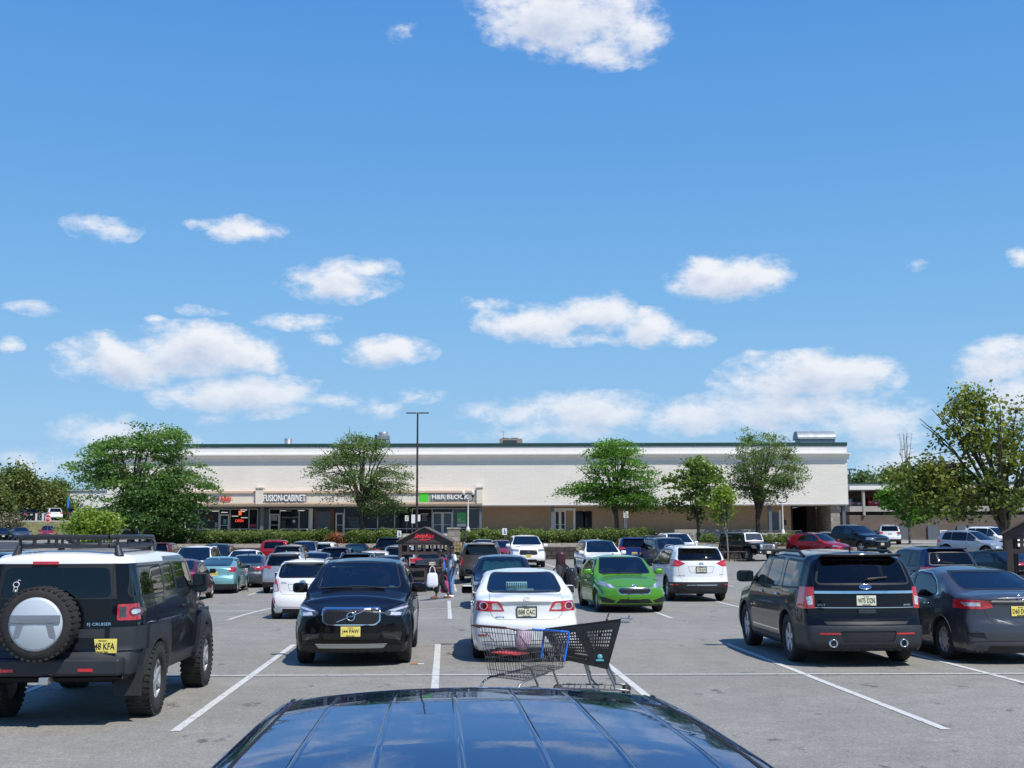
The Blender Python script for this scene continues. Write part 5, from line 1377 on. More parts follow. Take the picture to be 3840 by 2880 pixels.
def car_spark():
    L, Wd, H = 3.63, 1.60, 1.49
    c = hull('suv', L, Wd, H, 2.385, .50, .30, det=1, zb=.96, zh=.98, zn=.80, cowl=2.62, xrf=1.98, gc=.17, bulge_r=.20, tailtop=.34, tum=.34, rim=.62, tail=[(.17, .10), (.28, .01), (.48, 0), (.60, .03), (.66, .07), (1.0, .10), (1.49, .36)], bl_r=.35)
    pos, rz, pit = place(c, 1140, 2319, 'r', 'rear', 0)
    root, B = start(c, 'parked_car', 'small white hatchback seen from behind, partly hidden by the black suv', 'car', pos, rz, 0, GROUPCARS)
    B.end([(.60, .72), (.70, .71), (.76, .86), (.66, .88)], 'reversing_light', M_CLEAR, root, False, xlim=.34, mirror=True, off=.006, skirt=.02)
    B.end(rounded([(.585, .71), (.80, .70), (1.0, .80), (1.0, 1.05), (.70, 1.045), (.64, .98)], .02), 'taillight', M_RED, root, False, xlim=.30, mirror=True, off=.004, skirt=.03)
    B.end([(.66, .42), (.70, .42), (.73, .56), (.70, .56)], 'reflector', M_RED, root, False, xlim=.4, mirror=True, off=.004)
    B.end([(-.55, 0), (.55, 0), (.48, .29), (-.48, .29)], '', 3, root, False, xlim=.4)
    k = dict(rw=[(-.60, 1.055), (.60, 1.055), (.54, 1.345), (-.54, 1.345)], xb=1.62, quarter=False, xd=.72)
    std_windows(c, B, root, G_MED, G_MED, G_CLEAR, k)
    B.gap_end([(.62, 1.03), (.56, .72), (.50, .64), (0, .635)], False, xlim=.4)
    B.gap_end([(.36, .88), (.32, .72), (0, .715)], False, xlim=.4, w=.01); B.gap_end([(.36, .88), (0, .88)], False, xlim=.4, w=.01)
    B.gap_end([(.66, .40), (.60, .33), (0, .325)], False, xlim=.4, w=.01)
    plate(root, c, 'S18 HTE', .79, True, False, B=B); badge(B, root, 'bowtie', 0, .955, .085)
    lettering(B, root, 'SPARK', .46, .92, .03, .14)
    antenna(c, root, B, .62, M_TRIM, 'mast'); mirrors(c, root, PAINTS['white'], B, x=2.32); handles(c, root, B, [1.5], .88, PAINTS['white'])
    finish(c, B, root, PAINTS['white']); interior(c, root)
    b = MB(); b.sup((.42-L/2, 0, H-.07), (.30, 1.02, .04), .3, 10); b.build('spoiler', PAINTS['white'], root)

def car_fj():
    L, Wd, H = 4.42, 1.84, 1.90
    c = dict(L=L, W=Wd, H=H, xr=.93, xf=3.60, r=.412, gc=.44, cowl=3.32, zbelt=1.35, xrf=3.02, kind='suv', det=1, step=.055, tum=.20, rc=.10, ag=.085, fil=.05, bulge_r=.20, bulge_f=.16, bl_r=.55, to=.14, tw=.275, rim=.57, spokes=6, wstyle='mud', noflare=0, tin=-.035, tsm=.05,
             top=[(0, 1.85), (.4, 1.885), (1.8, 1.90), (2.75, 1.87), (3.02, 1.82), (3.32, 1.29), (3.6, 1.25), (4.2, 1.18), (4.42, 1.10)],
             tail=[(.44, .04), (.52, 0), (.75, 0), (.77, .05), (1.05, .06), (1.10, .07), (1.36, .08), (1.90, .16)],
             belt=[(0, 1.36), (2.6, 1.33), (3.2, 1.20), (L, 1.0)], crown=[(0, .06), (3.0, .06), (3.3, .08), (L, .10)],
             nose=[(.44, -.06), (.6, 0), (.8, 0), (1.15, -.04)], bot=[(0, .50), (.3, .46), (4.0, .46), (L, .5)], wplan=[(0, .93), (.35, .975), (.9, 1), (3.4, 1), (4.0, .97), (L, .9)])
    pos, rz, pit = place(c, 276, 2683, 'r', 'rear', -.012)
    root, B = start(c, 'parked_car', 'black off-road suv with white roof, roof rack and a spare wheel on its rear door', 'car', pos, rz, 0, GROUPCARS)
    pm = PAINTS['black']
    n = 16
    cl = lambda y, z, r_: [(y+r_*math.cos(2*PI*i/n), z+r_*.95*math.sin(2*PI*i/n)) for i in range(n)]
    B.end(cl(.83, 1.215, .030), 'lamp_bulb', M_CLEAR, root, False, xlim=.5, mirror=True, off=.010, skirt=.01)
    B.end(cl(.83, 1.215, .052), 'lamp_ring', plain('lamp_deep_red', (.12, .004, .006), .1, coat=1), root, False, xlim=.5, mirror=True, off=.008, skirt=.01)
    B.end([(.685, 1.155), (.755, 1.155), (.755, 1.275), (.685, 1.275)], 'reversing_light', M_HDARK, root, False, xlim=.5, mirror=True, off=.006, skirt=.01)
    B.end(rounded([(.665, 1.125), (1.0, 1.125), (1.0, 1.305), (.665, 1.30)], .02), 'taillight', M_RED, root, False, xlim=.36, mirror=True, off=.006, skirt=.03)
    # grey side bumpers and lower bumper
    B.end([(.60, .80), (1.2, .80), (1.2, 1.06), (.60, 1.05)], 'bumper_corner', M_GREYTR, root, False, xlim=.50, mirror=True, off=.02, skirt=.05)
    B.end([(-1.2, .55), (1.2, .55), (1.2, .795), (-1.2, .795)], '', 5, root, False, xlim=.50)
    B.end([(-.55, .945), (.555, .945), (.555, 1.04), (-.55, 1.04)], '', 5, root, False, xlim=.4)
    ra = c['r']+c['ag']
    for xa in (c['xr'], c['xf']):
        B.side([(xa-ra-.12, .42), (xa-ra+.02, .98), (xa-ra+.10, 1.05), (xa+ra-.10, 1.05), (xa+ra+.02, .98), (xa+ra+.12, .42)], 'wheel_arch_flare', M_GREYTR, root, off=.045, skirt=.09, ylim=.5)
    B.side([(1.45, .42), (3.1, .42), (3.1, .60), (1.45, .60)], '', 5, root)
    # white roof
    B.side([(-.5, 1.745), (1.62, 1.745), (1.62, 3), (-.5, 3)], '', 4, root, ylim=.0)
    B.side([(1.62, 1.80), (3.0, 1.80), (3.0, 3), (1.62, 3)], '', 4, root, ylim=.0)
    wl = [rounded([(.22, 1.385), (1.45, 1.385), (1.42, 1.695), (.30, 1.695)], .06, 3), rounded([(1.52, 1.40), (2.02, 1.40), (2.0, 1.70), (1.60, 1.70)], .06, 3), rounded([(2.10, 1.38), (3.02, 1.38), (2.86, 1.70), (2.10, 1.70)], .05, 3)]
    for w in wl: B.side(shrinkp(w, -.02), '', 2, root)
    for w, g in zip(wl, [G_DARK, G_DARK, G_MED]): B.side(w, 'window', g, root, off=-.003)
    rw = rounded([(-.60, 1.375), (.60, 1.375), (.56, 1.70), (-.56, 1.70)], .07, 4)
    B.end([(-.655, 1.36), (.655, 1.36), (.61, 1.745), (-.61, 1.745)], '', 2, root, False, xlim=.5)
    B.end(rw, 'rear_window', G_DARK, root, False, xlim=.5, off=-.003)
    ws = rounded([(-.74, 1.36), (.74, 1.36), (.66, 1.70), (-.66, 1.70)], .06)
    B.end(ws, 'windscreen', G_MED, root, True, xlim=2.4, off=-.003)
    for x in (2.06, 1.50): B.gap_side([(x, 1.74), (x, .60)])
    B.gap_side([(3.08, 1.30), (3.05, .60)]); B.gap_side([(1.5, .605), (3.05, .605)])
    B.gap_end([(.60, 1.75), (.60, .80)], False, xlim=.5)
    plate(root, c, 'D48 KFA', .855, True, True, y0=-.54, B=B)
    lettering(B, root, 'FJ CRUISER', -.49, 1.085, .04, .25, mat=M_CHROME)
    xo = L/2
    # third brake lamp
    b = MB(); M = onbody(B, .12, 1.752, True, .004); b.box(-.14, .14, -.02, .004, -.016, .016, 0, M); b.build('brake_light', M_RED, root)
    # rear bumper block
    b = MB(); b.rbox(-.10-xo, .16-xo, -.78, .78, .555, .74, .03); o = b.build('rear_bumper', M_GREYTR, root)
    for s in (-1, 1): b = MB(); b.rbox(-.108-xo, -.09-xo, s*.42-.08, s*.42+.08, .60, .635, .004); b.build('reflector', M_RED, o)
    b = MB(); b.rbox(-.16-xo, .1-xo, -.05, .05, .47, .55, .01); b.build('tow_hitch', M_SILVER, root)
    # spare wheel
    tm, rm = wheel_meshes(.412, .26, .235, 6, 'mud', 1)
    sp = mobj('spare_wheel', tm, root, loc=(-.10-xo, .08, 1.115)); sp.rotation_euler = (0, 0, PI/2); sp.scale = (.95, 1, .95)
    b = MB(); n2 = 40; Rr = .285
    b.lathe([(0, .022), (Rr*.9, .018), (Rr, 0), (Rr, -.06)], n2, 0, Matrix.Translation((-.235-xo, .08, 1.115)) @ Matrix.Rotation(-PI/2, 4, 'Y')); cv = b.build('spare_wheel_cover', plain('cover_silver', (.50, .56, .60), .5, metal=.2), sp); cv.parent = root; cv.parent = sp
    cv.matrix_parent_inverse = (Matrix.Translation(sp.location) @ sp.rotation_euler.to_matrix().to_4x4() @ Matrix.Diagonal((.95, 1, .95, 1))).inverted()
    b = MB(); b.rbox(-.272-xo, -.24-xo, .08-.262, .08+.262, 1.115+.015, 1.115+.10, .008); b.rbox(-.274-xo, -.25-xo, .08-.17, .08+.17, 1.115+.045, 1.115+.075, .004)
    for s in (-1, 1): b.prism([(0, 0), (0, .10), (0, 0)], 0, 0) if False else b.add([(-.262-xo, .08+s*.12, 1.12), (-.262-xo, .08+s*.19, 1.12), (-.262-xo, .08+s*.23, .97), (-.262-xo, .08+s*.16, .99)], [(0, 1, 2, 3)])
    q = b.build('cover_rib', plain('cover_silver_dark', (.33, .35, .37), .35, metal=.7), sp); q.matrix_parent_inverse = cv.matrix_parent_inverse
    # roof rack: two stacked hoops on feet with cross bars
    b = MB(); x0, x1, hw_ = .32-xo, 2.25-xo, .54
    def hoop(z, dz, x0_, rad):
        pts = [(x0_, -hw_+.08, z), (x0_, hw_-.08, z), (x0_+.06, hw_, z), (x1-.35, hw_, z), (x1, hw_-.05, z-dz), (x1+.05, 0, z-dz), (x1, -hw_+.05, z-dz), (x1-.35, -hw_, z), (x0_+.06, -hw_, z), (x0_, -hw_+.08, z)]
        b.tube(pts, rad, 10, 0, False)
    hoop(2.065, .10, x0, .030); hoop(1.965, .04, x0+.01, .024)
    for y in (-.36, -.12, .12, .36): b.tube([(x0, y, 1.965), (x0, y, 2.065)], .02, 8)
    for s in (-1, 1):
        for x in (x0+.06, x0+.5, x0+1.0, x0+1.5): b.tube([(x, s*hw_, 1.965), (x, s*hw_, 2.065)], .018, 8)
        for x in (x0+.06, x1-.4): b.tube([(x, s*hw_, 1.97), (x-.02, s*(hw_+.03), 1.85)], [.03, .055], 8)
    for i in range(7): x = x0+.15+i*.26; b.box(x, x+.05, -hw_, hw_, 1.955, 1.975)
    rk = b.build('roof_rack', M_GREYTR, root); rk.location = (0, -.04, -.03)
    mirrors(c, root, M_TRIM, B, x=2.98, z=1.43, sz=(.14, .20, .26), out=.08); handles(c, root, B, [2.25], 1.17, M_TRIM)
    # decal on the glass
    b = MB(); M = onbody(B, .43, 1.50, True, .004)
    def ln(pts, r_=.0045): b.tube([M @ Vector((p[0], -.003, p[1])) for p in pts], r_, 5)
    ln([(.035*math.cos(t), .02+.028*math.sin(t)) for t in [k*PI/8 for k in range(17)]]); ln([(-.02, -.01), (-.025, -.06), (-.005, -.06), (-.005, -.035), (.005, -.035), (.005, -.06), (.025, -.06), (.02, -.01)]); ln([(.01, .048), (.025, .07), (.045, .065)])
    b.build('window_decal', M_WHITE, root)
    for s in (-1, 1):
        b = MB(); b.add([(.28-xo, s*.62, .30), (.28-xo, s*.93, .30), (.33-xo, s*.93, .62), (.33-xo, s*.62, .62)], [(0, 1, 2, 3)]); b.build('mud_flap', M_TRIM, root)
    finish(c, B, root, pm, dict(m4=paint('paint_roof_white', (.80, .80, .77), 0, .4))); c['seatz'] = .78; interior(c, root)

def car_own():
    """the car whose roof fills the foreground"""
    L, Wd, H = 4.70, 1.72, 1.658
    c = hull('suv', L, Wd, H, 2.70, .95, .35, det=1, zb=1.05, zh=1.02, zn=.85, cowl=3.30, xrf=2.52, gc=.22, tum=.46, tailtop=.2, step=.06, rc=.07, tsm=.07)
    c['crown'] = [(0, .045), (2.52, .038), (3.1, .09), (L-.3, .12), (L, .1)]
    c['top'] = [(0, H-.06), (.6, H-.012), (1.4, H), (2.1, H-.012), (2.56, H-.035), (3.30, 1.12), (L-.5, .97), (L-.14, .9), (L, .82)]
    pos = (-.10, 1.02+L/2, 0)
    root, B = start(c, 'parked_car', 'glossy dark blue car roof with pressed ribs reflecting the clouds, nearest the camera', 'car', pos, PI/2+.062, 0, None)
    # press the ribs into the roof panel: grooves of their own along the roof
    k = {}
    std_windows(c, B, root, [G_DARK, G_DARK, G_DARK], G_DARK, G_DARK, k)
    B.end([(.6, .9), (1.2, .9), (1.2, 1.1), (.6, 1.1)], 'taillight', M_RED, root, False, xlim=.5, mirror=True, off=.004, skirt=.02)
    B.end([(.5, .72), (1.2, .76), (1.2, .9), (.6, .83)], 'headlight', M_HEAD, root, True, xlim=L-.5, mirror=True, off=.004, skirt=.02)
    for y, w, m in ((-.50, .007, M_GAP), (.50, .007, M_GAP)):
        b = MB(); pts = []
        for i in range(26):
            x = .25+i*.094; h = B.hit((x, y, 3), (0, 0, -1)); pts.append((x-L/2, y*(1-.02*i/25), h[0].z-.003))
        b.tube(pts, w, 8); b.build('roof_channel', m, root)
    for y in (-.41, -.24, -.09, .063, .22, .375):
        b = MB(); vs = []; n = 30
        for i in range(n+1):
            x = .50+i*(1.92/n); t = i/n; yy = y
            h = B.hit((x, yy, 3), (0, 0, -1)); z = h[0].z; nn = B.nrm(h[0])
            e = .0020*min(1, (n-i)/6, (i+.01)/6)
            w = .0055
            for j, (dy, dz) in enumerate(((-w*1.6, -.0006), (-w*.6, e), (w*.6, e), (w*1.6, -.0006))):
                hh = B.hit((x, yy+dy, 3), (0, 0, -1))[0].z
                vs.append((x-L/2, yy+dy, hh+dz))
        b.add(vs, [(4*i+j, 4*i+j+1, 4*i+j+5, 4*i+j+4) for i in range(n) for j in range(3)], 0, True)
        b.build('roof_rib', PAINTS['roofblue'], root)
    for s in (-1, 1):
        b = MB(); h = B.hit((2.50, s*.515, 3), (0, 0, -1)); b.sup((2.50-L/2, s*.515, h[0].z+.000), (.045, .012, .008), .5, 8); b.build('channel_clip', M_TRIM, root)
    antenna(c, root, B, .30, M_TRIM, 'fin')
    mirrors(c, root, PAINTS['roofblue'], B)
    finish(c, B, root, PAINTS['roofblue']); interior(c, root)
import time as _t
_t0 = _t.time()
car_own(); car_fj(); car_xc(); car_corolla(); car_explorer(); car_sentra(); car_focus(); car_rogue(); car_spark()
print('near cars', _t.time()-_t0)
SUVD = dict(kind='suv')
def suv(*a, **k): return generic('suv', 'parked_car', *a, **k)
def sed(*a, **k): return generic('sedan', 'parked_car', *a, **k)
# label, colour, px, py (negative: distance), seen, L, W, H, wheelbase, rear overhang, wheel radius
sed('pale teal hybrid sedan with split black rear panel, tail toward camera', 'teal', 812, 2224, 'rear', 4.6, 1.76, 1.47, 2.70, 1.0, .32, dyaw=.03, step=.08, tum=.38, zd=1.10, xg=.25, xrr=1.9, zb=.95, spokes=5,
    k=dict(py=True, plate='P41 RUS', pz=.80, badge='ovals', bz=.98, clad=False, ant='fin', rw=[(-.60, 1.13), (.60, 1.13), (.50, 1.36), (-.50, 1.36)],
           tail=[[(-.60, .90), (.60, .90), (.62, 1.05), (-.62, 1.05)]] and [(.60, .86), (.70, .86), (1.0, .93), (1.0, 1.08), (.62, 1.06)], blackbumper=True, bump_z=.40))
suv('grey crossover with slanted red tail lamps, between teal sedan and white hatchback', 'silver', 1073, 2222, 'rear', 4.63, 1.85, 1.65, 2.66, 1.0, .37, step=.08, k=dict(ant='fin', pz=.82, tail=[(.52, .98), (1.0, 1.06), (1.0, 1.12), (.50, 1.10)]))
sed('dark grey sedan with lit red lamp behind the teal sedan', 'darkgrey', 930, -55, 'rear', 4.6, 1.78, 1.46, 2.7, 1.02, .32, dyaw=.02, k=dict(ant='fin'))
sed('white sedan seen over the dark sedan, near the brown wall', 'white', 905, -62, 'front', 4.6, 1.8, 1.46, 2.7, 1.02, .32)
sed('maroon hatchback mostly hidden behind the off-road suv', 'maroon', 652, 2256, 'rear', 4.3, 1.76, 1.50, 2.6, .85, .32, k=dict(tail=[(.50, .98), (1, .95), (1, 1.12), (.55, 1.10)]))
suv('white suv with black windscreen facing camera, left of the teal sedan', 'white', 716, -54, 'front', 4.8, 1.95, 1.84, 2.79, 1.05, .38, dyaw=.03, k=dict(rails=M_TRIM, mirm=PAINTS['white']))
suv('dark suv just right of the white suv', 'black', 800, -66, 'front', 4.6, 1.85, 1.68, 2.7, 1.0, .35, dyaw=.05)
suv('blue suv behind the roof rack of the off-road suv', 'navy', 12, -23, 'rear', 4.9, 1.95, 1.76, 2.85, 1.0, .37, k=dict(rails=M_SILVER))
suv('maroon suv partly seen below the roof rack end', 'maroon', 600, -74, 'rear', 4.6, 1.85, 1.68, 2.7, 1.0, .35)
suv('dark grey suv with black roof rack, in front of the red pickup', 'darkgrey', 1086, -63, 'rear', 4.7, 1.86, 1.70, 2.7, 1.0, .36, k=dict(rails=M_TRIM))
suv('silver grey suv facing camera beside the racked suv', 'silver', 1135, -73, 'front', 4.6, 1.85, 1.73, 2.62, 1.0, .35, k=dict(rails=M_TRIM))
suv('white small suv seen from behind by the brown dead shrub', 'white', 1213, -76, 'rear', 4.4, 1.80, 1.64, 2.6, .95, .34, dyaw=-.08)
sed('dark blue sedan facing camera behind the grey crossover', 'navy', 1172, -57, 'front', 4.6, 1.80, 1.47, 2.7, 1.0, .32, k=dict(mirm=PAINTS['navy']))
suv('navy suv with a long rear wiper, left of the lit brake lamp', 'navy', 1262, -62, 'rear', 4.6, 1.86, 1.63, 2.7, 1.0, .36)
suv('blue black suv with its high brake lamp lit', 'blueblack', 1343, -50, 'rear', 4.4, 1.82, 1.62, 2.65, .95, .35, k=dict(blmat=M_RLIT, ant='fin', rails=M_SILVER))
sed('dark car with teal sun shade in its windscreen at the foot of the tree', 'black', 1330, -79, 'front', 4.6, 1.80, 1.50, 2.7, 1.0, .32, k=dict(shade=True))
suv('white crossover just beyond the suv with lit brake lamp', 'white', 1402, -57, 'rear', 4.4, 1.80, 1.56, 2.6, .95, .34)
suv('tall black van-like suv left of the cart shelter roof', 'black', 1462, -76, 'rear', 5.3, 2.0, 1.93, 2.95, 1.1, .39)
sed('dark blue sedan with wide red tail lamps, left of the cart shelter', 'navy', 1452, -51, 'rear', 5.0, 1.90, 1.48, 3.05, 1.05, .35, k=dict(tail=[(.18, .92), (1, .92), (1, 1.06), (.18, 1.04)]))
suv('silver suv with red lamp seen through the left side of the cart shelter', 'silver', 1500, -60, 'rear', 4.6, 1.84, 1.76, 2.7, 1.0, .36)
suv('dark crossover seen through the cart shelter', 'darkgrey', 1622, -60, 'rear', 4.5, 1.82, 1.66, 2.67, .98, .35, k=dict(badge='diamonds', lightseat=True, grear=G_CLEAR, tail=[(.48, 1.06), (1, 1.0), (1, 1.14), (.50, 1.14)]))
suv('bronze grey boxy suv with chrome bar above its rear plate', 'bronze', 1803, 2178, 'rear', 4.85, 1.99, 1.75, 2.77, 1.05, .38, step=.08, tailtop=.18, zb=1.12, tum=.22,
    k=dict(rails=M_SILVER, pz=.93, tail=[(.84, .76), (1.1, .76), (1.1, 1.12), (.84, 1.12)], m4=M_CHROME, clad=False, bump_z=.46))
sed('dark blue sedan with teal sun shade behind the white sedan', 'navy', 1886, -34.6, 'front', 4.85, 1.83, 1.46, 2.77, 1.05, .33, dyaw=-.03, det=1, k=dict(shade=True, mirm=PAINTS['black']))
suv('white pickup truck facing camera with black grille and yellow plate', 'white', 1978, 2127, 'front', 5.3, 1.99, 1.78, 3.18, 1.15, .38, step=.08, zb=1.15, zh=1.18, zn=1.02, gc=.28, cowl=4.05,
    k=dict(cat='pickup truck', badge='aitch', bz=.86, py=True, plate='XD24 HT', pz=.64, grille=[(-.50, .80), (-.46, .70), (.46, .70), (.50, .80), (.46, .98), (-.46, .98)], head=[(.55, .88), (1.1, .93), (1.1, 1.05), (.52, 1.0)], bump_z=.55))
sed('red car facing camera behind the white pickup truck', 'red', 1888, -74, 'front', 4.6, 1.80, 1.47, 2.7, 1.0, .32, k=dict(roofmat=PAINTS['maroon']))
suv('dark green car of which only the roof shows, left of the small disabled parking sign', 'darkgrey', 1815, -77.5, 'front', 4.5, 1.80, 1.60, 2.7, 1.0, .34)
suv('white suv with black roof facing camera, left of the green car', 'white', 2266, 2163, 'front', 4.8, 1.90, 1.72, 2.81, 1.02, .37, dyaw=.05, step=.08, gc=.25,
    k=dict(rails=M_TRIM, roofmat=M_GLOSSB, grille=[(-.42, .82), (-.36, .70), (.36, .70), (.42, .82), (.55, .92), (-.55, .92)], head=[(.55, .80), (1.1, .84), (1.1, .96), (.50, .93)]))
suv('cobalt blue suv seen from behind in front of the hedge', 'cobalt', 2372, -67, 'rear', 4.6, 1.86, 1.69, 2.66, 1.0, .35, dyaw=-.05, k=dict(tail=[(.45, 1.08), (.75, 1.0), (1.1, 1.0), (1.1, 1.16), (.60, 1.16)], pz=.80, py=True))
suv('dark suv half hidden right of the cobalt blue suv', 'black', 2445, -78, 'rear', 4.6, 1.86, 1.68, 2.66, 1.0, .35)
suv('grey suv with pale roof rails, right behind the white suv', 'darkgrey', 2530, -62, 'front', 4.9, 1.93, 1.74, 2.85, 1.02, .37, dyaw=.10, k=dict(rails=M_SILVER, mirm=PAINTS['darkgrey']))
suv('pale boxy suv facing camera in front of the leafy tree', 'pearl', 2555, -76, 'front', 4.8, 1.93, 1.84, 2.79, 1.0, .39, tum=.22, zb=1.18, dyaw=.04)
suv('dark blue crossover with silver winged badge, behind the large black suv', 'navy', 3520, -36.8, 'rear', 4.55, 1.84, 1.66, 2.70, .98, .36, dyaw=.05, det=1, tailtop=.48,
    k=dict(badge='wing', bz=1.05, ant='fin', pz=.85, tail=[(.45, .98), (1.1, .96), (1.1, 1.06), (.50, 1.04)]))
sed('black sedan with wide red tail lamp by the right hand cart shelter', 'black', 3812, -44.5, 'rear', 4.8, 1.85, 1.45, 2.82, 1.05, .34, dyaw=.22, step=.08, k=dict(gside=G_CLEAR, tail=[(.30, .90), (1.1, .88), (1.1, 1.0), (.30, .98)]))
suv('pale blue white suv turned toward the right hand cart shelter', 'silver', 3725, -76, 'front', 4.63, 1.83, 1.70, 2.83, .95, .37, dyaw=.55, step=.08, k=dict(rails=M_SILVER, mirm=PAINTS['silver'], gside=[G_MED, G_DARK, G_DARK]))
suv('white suv of which only the roof shows behind the pale blue white one', 'white', 3790, -84, 'front', 4.7, 1.85, 1.75, 2.8, 1.0, .36, dyaw=.4)
sed('red small suv facing right in front of the black pickup truck', 'red', 3135, -77, 'front', 4.35, 1.80, 1.57, 2.66, .85, .34, dyaw=.62, step=.08, zb=1.0, zd=1.28, xg=.2, xrr=.6, k=dict(rails=M_TRIM, mirm=PAINTS['red']))
suv('black pickup truck with chrome grille facing camera by the stone pillar', 'black', 3268, -83, 'front', 5.6, 2.06, 1.93, 3.4, 1.2, .42, dyaw=.42, zb=1.28, zh=1.32, zn=1.18, gc=.42, cowl=4.2, step=.09,
    k=dict(cat='pickup truck', grillerim=True, grille=[(-.55, .88), (.55, .88), (.62, 1.12), (-.62, 1.12)], head=[(.66, .92), (1.2, .95), (1.2, 1.12), (.68, 1.10)], rw=[(-.60, 1.40), (.60, 1.40), (.55, 1.72), (-.55, 1.72)],
            topo=[(0, 1.38), (1.60, 1.38), (1.72, 1.82), (1.9, 1.90), (2.6, 1.93), (3.25, 1.88), (4.2, 1.38), (5.1, 1.30), (5.46, 1.22), (5.6, 1.13)],
            wins=[[(3.85, 1.32), (2.85, 1.32), (2.85, 1.76), (3.30, 1.76)], [(2.75, 1.32), (1.85, 1.32), (1.95, 1.76), (2.75, 1.76)]]))
suv('white suv seen from behind beside the black pickup truck', 'white', 3335, -104, 'rear', 4.8, 1.9, 1.70, 2.75, 1.0, .37, dyaw=-.3)
# left road and upper lot
sed('black sedan at the far left end of the left road', 'black', 8, -138, 'front', 4.7, 1.82, 1.46, 2.75, 1.0, .33, dyaw=.5)
sed('dark grey sedan with white plate on the left road', 'darkgrey', 85, -135, 'front', 4.7, 1.82, 1.46, 2.75, 1.0, .33, dyaw=.55, step=.08)
suv('red suv behind the stop sign', 'red', 180, -138, 'front', 4.6, 1.86, 1.68, 2.7, 1.0, .36, dyaw=.25, step=.08)
suv('white suv on the upper lot above the stop sign', 'white', 200, -158, 'rear', 4.9, 1.95, 1.70, 2.9, 1.0, .38, dyaw=.5)
suv('black suv on the upper lot behind the white posts', 'black', 110, -160, 'rear', 4.7, 1.88, 1.60, 2.8, 1.0, .36, dyaw=.5)
suv('dark suv on the upper lot next to the blue signs', 'darkgrey', 280, -160, 'rear', 4.7, 1.88, 1.72, 2.8, 1.0, .36)
suv('dark grey hatchback on the upper lot farthest left', 'darkgrey', 48, -162, 'rear', 4.4, 1.80, 1.52, 2.7, 1.0, .34, dyaw=.3)
print('all cars', _t.time()-_t0)
def car_jeep():
    L, Wd, H = 4.7, 1.88, 1.87
    c = dict(L=L, W=Wd, H=H, xr=.75, xf=3.75, r=.415, gc=.48, cowl=3.25, zbelt=1.22, xrf=3.02, kind='suv', step=.10, tum=.14, rc=.06, ag=.10, fil=.04, bulge_r=.03, bulge_f=.05, bl_r=.3, bl_f=.3, to=.06, tw=.26, rim=.58, spokes=5, tin=-.06, tsm=.03, noflare=1,
             top=[(0, 1.82), (.3, 1.85), (2.6, 1.87), (3.0, 1.83), (3.25, 1.24), (4.3, 1.16), (4.45, 1.12), (4.5, 1.10), (4.7, 1.08)],
             tail=[(.48, 0), (1.87, .06)], belt=[(0, 1.24), (3.2, 1.18), (L, 1.0)], crown=[(0, .05), (3.0, .05), (L, .06)], nose=[(.48, -.02), (1.2, -.05)],
             wplan=[(0, .84), (3.0, .84), (3.3, .78), (4.4, .68), (L, .66)])
    p = at(2822, HOR, 77.5); rz = -PI/2+YAW+.32; z = Z(p.x, 77.5)
    root, B = start(c, 'parked_car', 'black open-fendered jeep with white windscreen frame beside the young tree', 'car', (p.x, 79.3, z+.0), rz, 0, GROUPCARS)
    for w in ([(2.2, 1.28), (2.98, 1.28), (2.92, 1.75), (2.2, 1.75)], [(1.2, 1.28), (2.1, 1.28), (2.1, 1.75), (1.2, 1.75)], [(.3, 1.28), (1.1, 1.28), (1.1, 1.75), (.3, 1.75)]):
        B.side(rounded(w, .05, 2), 'window', G_MED, root, off=-.003)
    B.end([(-.70, 1.27), (.70, 1.27), (.62, 1.84), (-.62, 1.84)], 'windscreen_frame', M_WHITE, root, True, xlim=2.8, off=.004)
    xo = L/2; b = MB(); b.add([(3.21-xo, -.62, 1.34), (3.21-xo, .62, 1.34), (3.055-xo, .56, 1.78), (3.055-xo, -.56, 1.78)], [(0, 1, 2, 3)]); b.build('windscreen', M_HDARK, root)
    b = MB()
    for s in (-1, 1):
        b.prism([(3.2-xo, .70), (3.22-xo, .98), (3.45-xo, 1.04), (4.25-xo, 1.04), (4.45-xo, .84), (4.40-xo, .80), (4.2-xo, .98), (3.45-xo, .98), (3.28-xo, .88), (3.26-xo, .66)], s*.60, s*.96)
    b.build('fender', M_TRIM, root)
    b = MB(); b.rbox(4.66-xo, 4.80-xo, -.80, .80, .50, .68, .02); b.build('front_bumper', M_TRIM, root)
    g = MB()
    M = Matrix.Translation((4.71-xo, 0, 0)); g.rbox(4.66-xo, 4.715-xo, -.56, .56, .76, 1.10, .03); g.build('grille_panel', PAINTS['silver'], root)
    for i in range(7):
        y = (i-3)*.10; q = MB(); q.box(4.712-xo, 4.722-xo, y-.028, y+.028, .80, 1.06); q.build('grille_slot', M_GAP, root)
    for s in (-1, 1):
        q = MB(); q.lathe([(0, .03), (.09, .02), (.10, 0)], 16, 0, Matrix.Translation((4.71-xo, s*.46, .95)) @ Matrix.Rotation(PI/2, 4, 'Y')); q.build('headlight', M_CLEAR, root)
        q = MB(); q.sup((3.0-xo, s*1.0, 1.33), (.14, .22, .2), .5, 8); q.build('mirror', M_TRIM, root)
        q = MB(); q.lathe([(0, .03), (.05, .02), (.055, 0)], 12, 0, Matrix.Translation((4.80-xo, s*.60, .60)) @ Matrix.Rotation(PI/2, 4, 'Y')); q.build('fog_lamp', M_CLEAR, root)
    plate(root, c, 'J33 PNJ', .59, False, False, B=B, x=4.82)
    finish(c, B, root, PAINTS['black']); interior(c, root)
car_jeep()
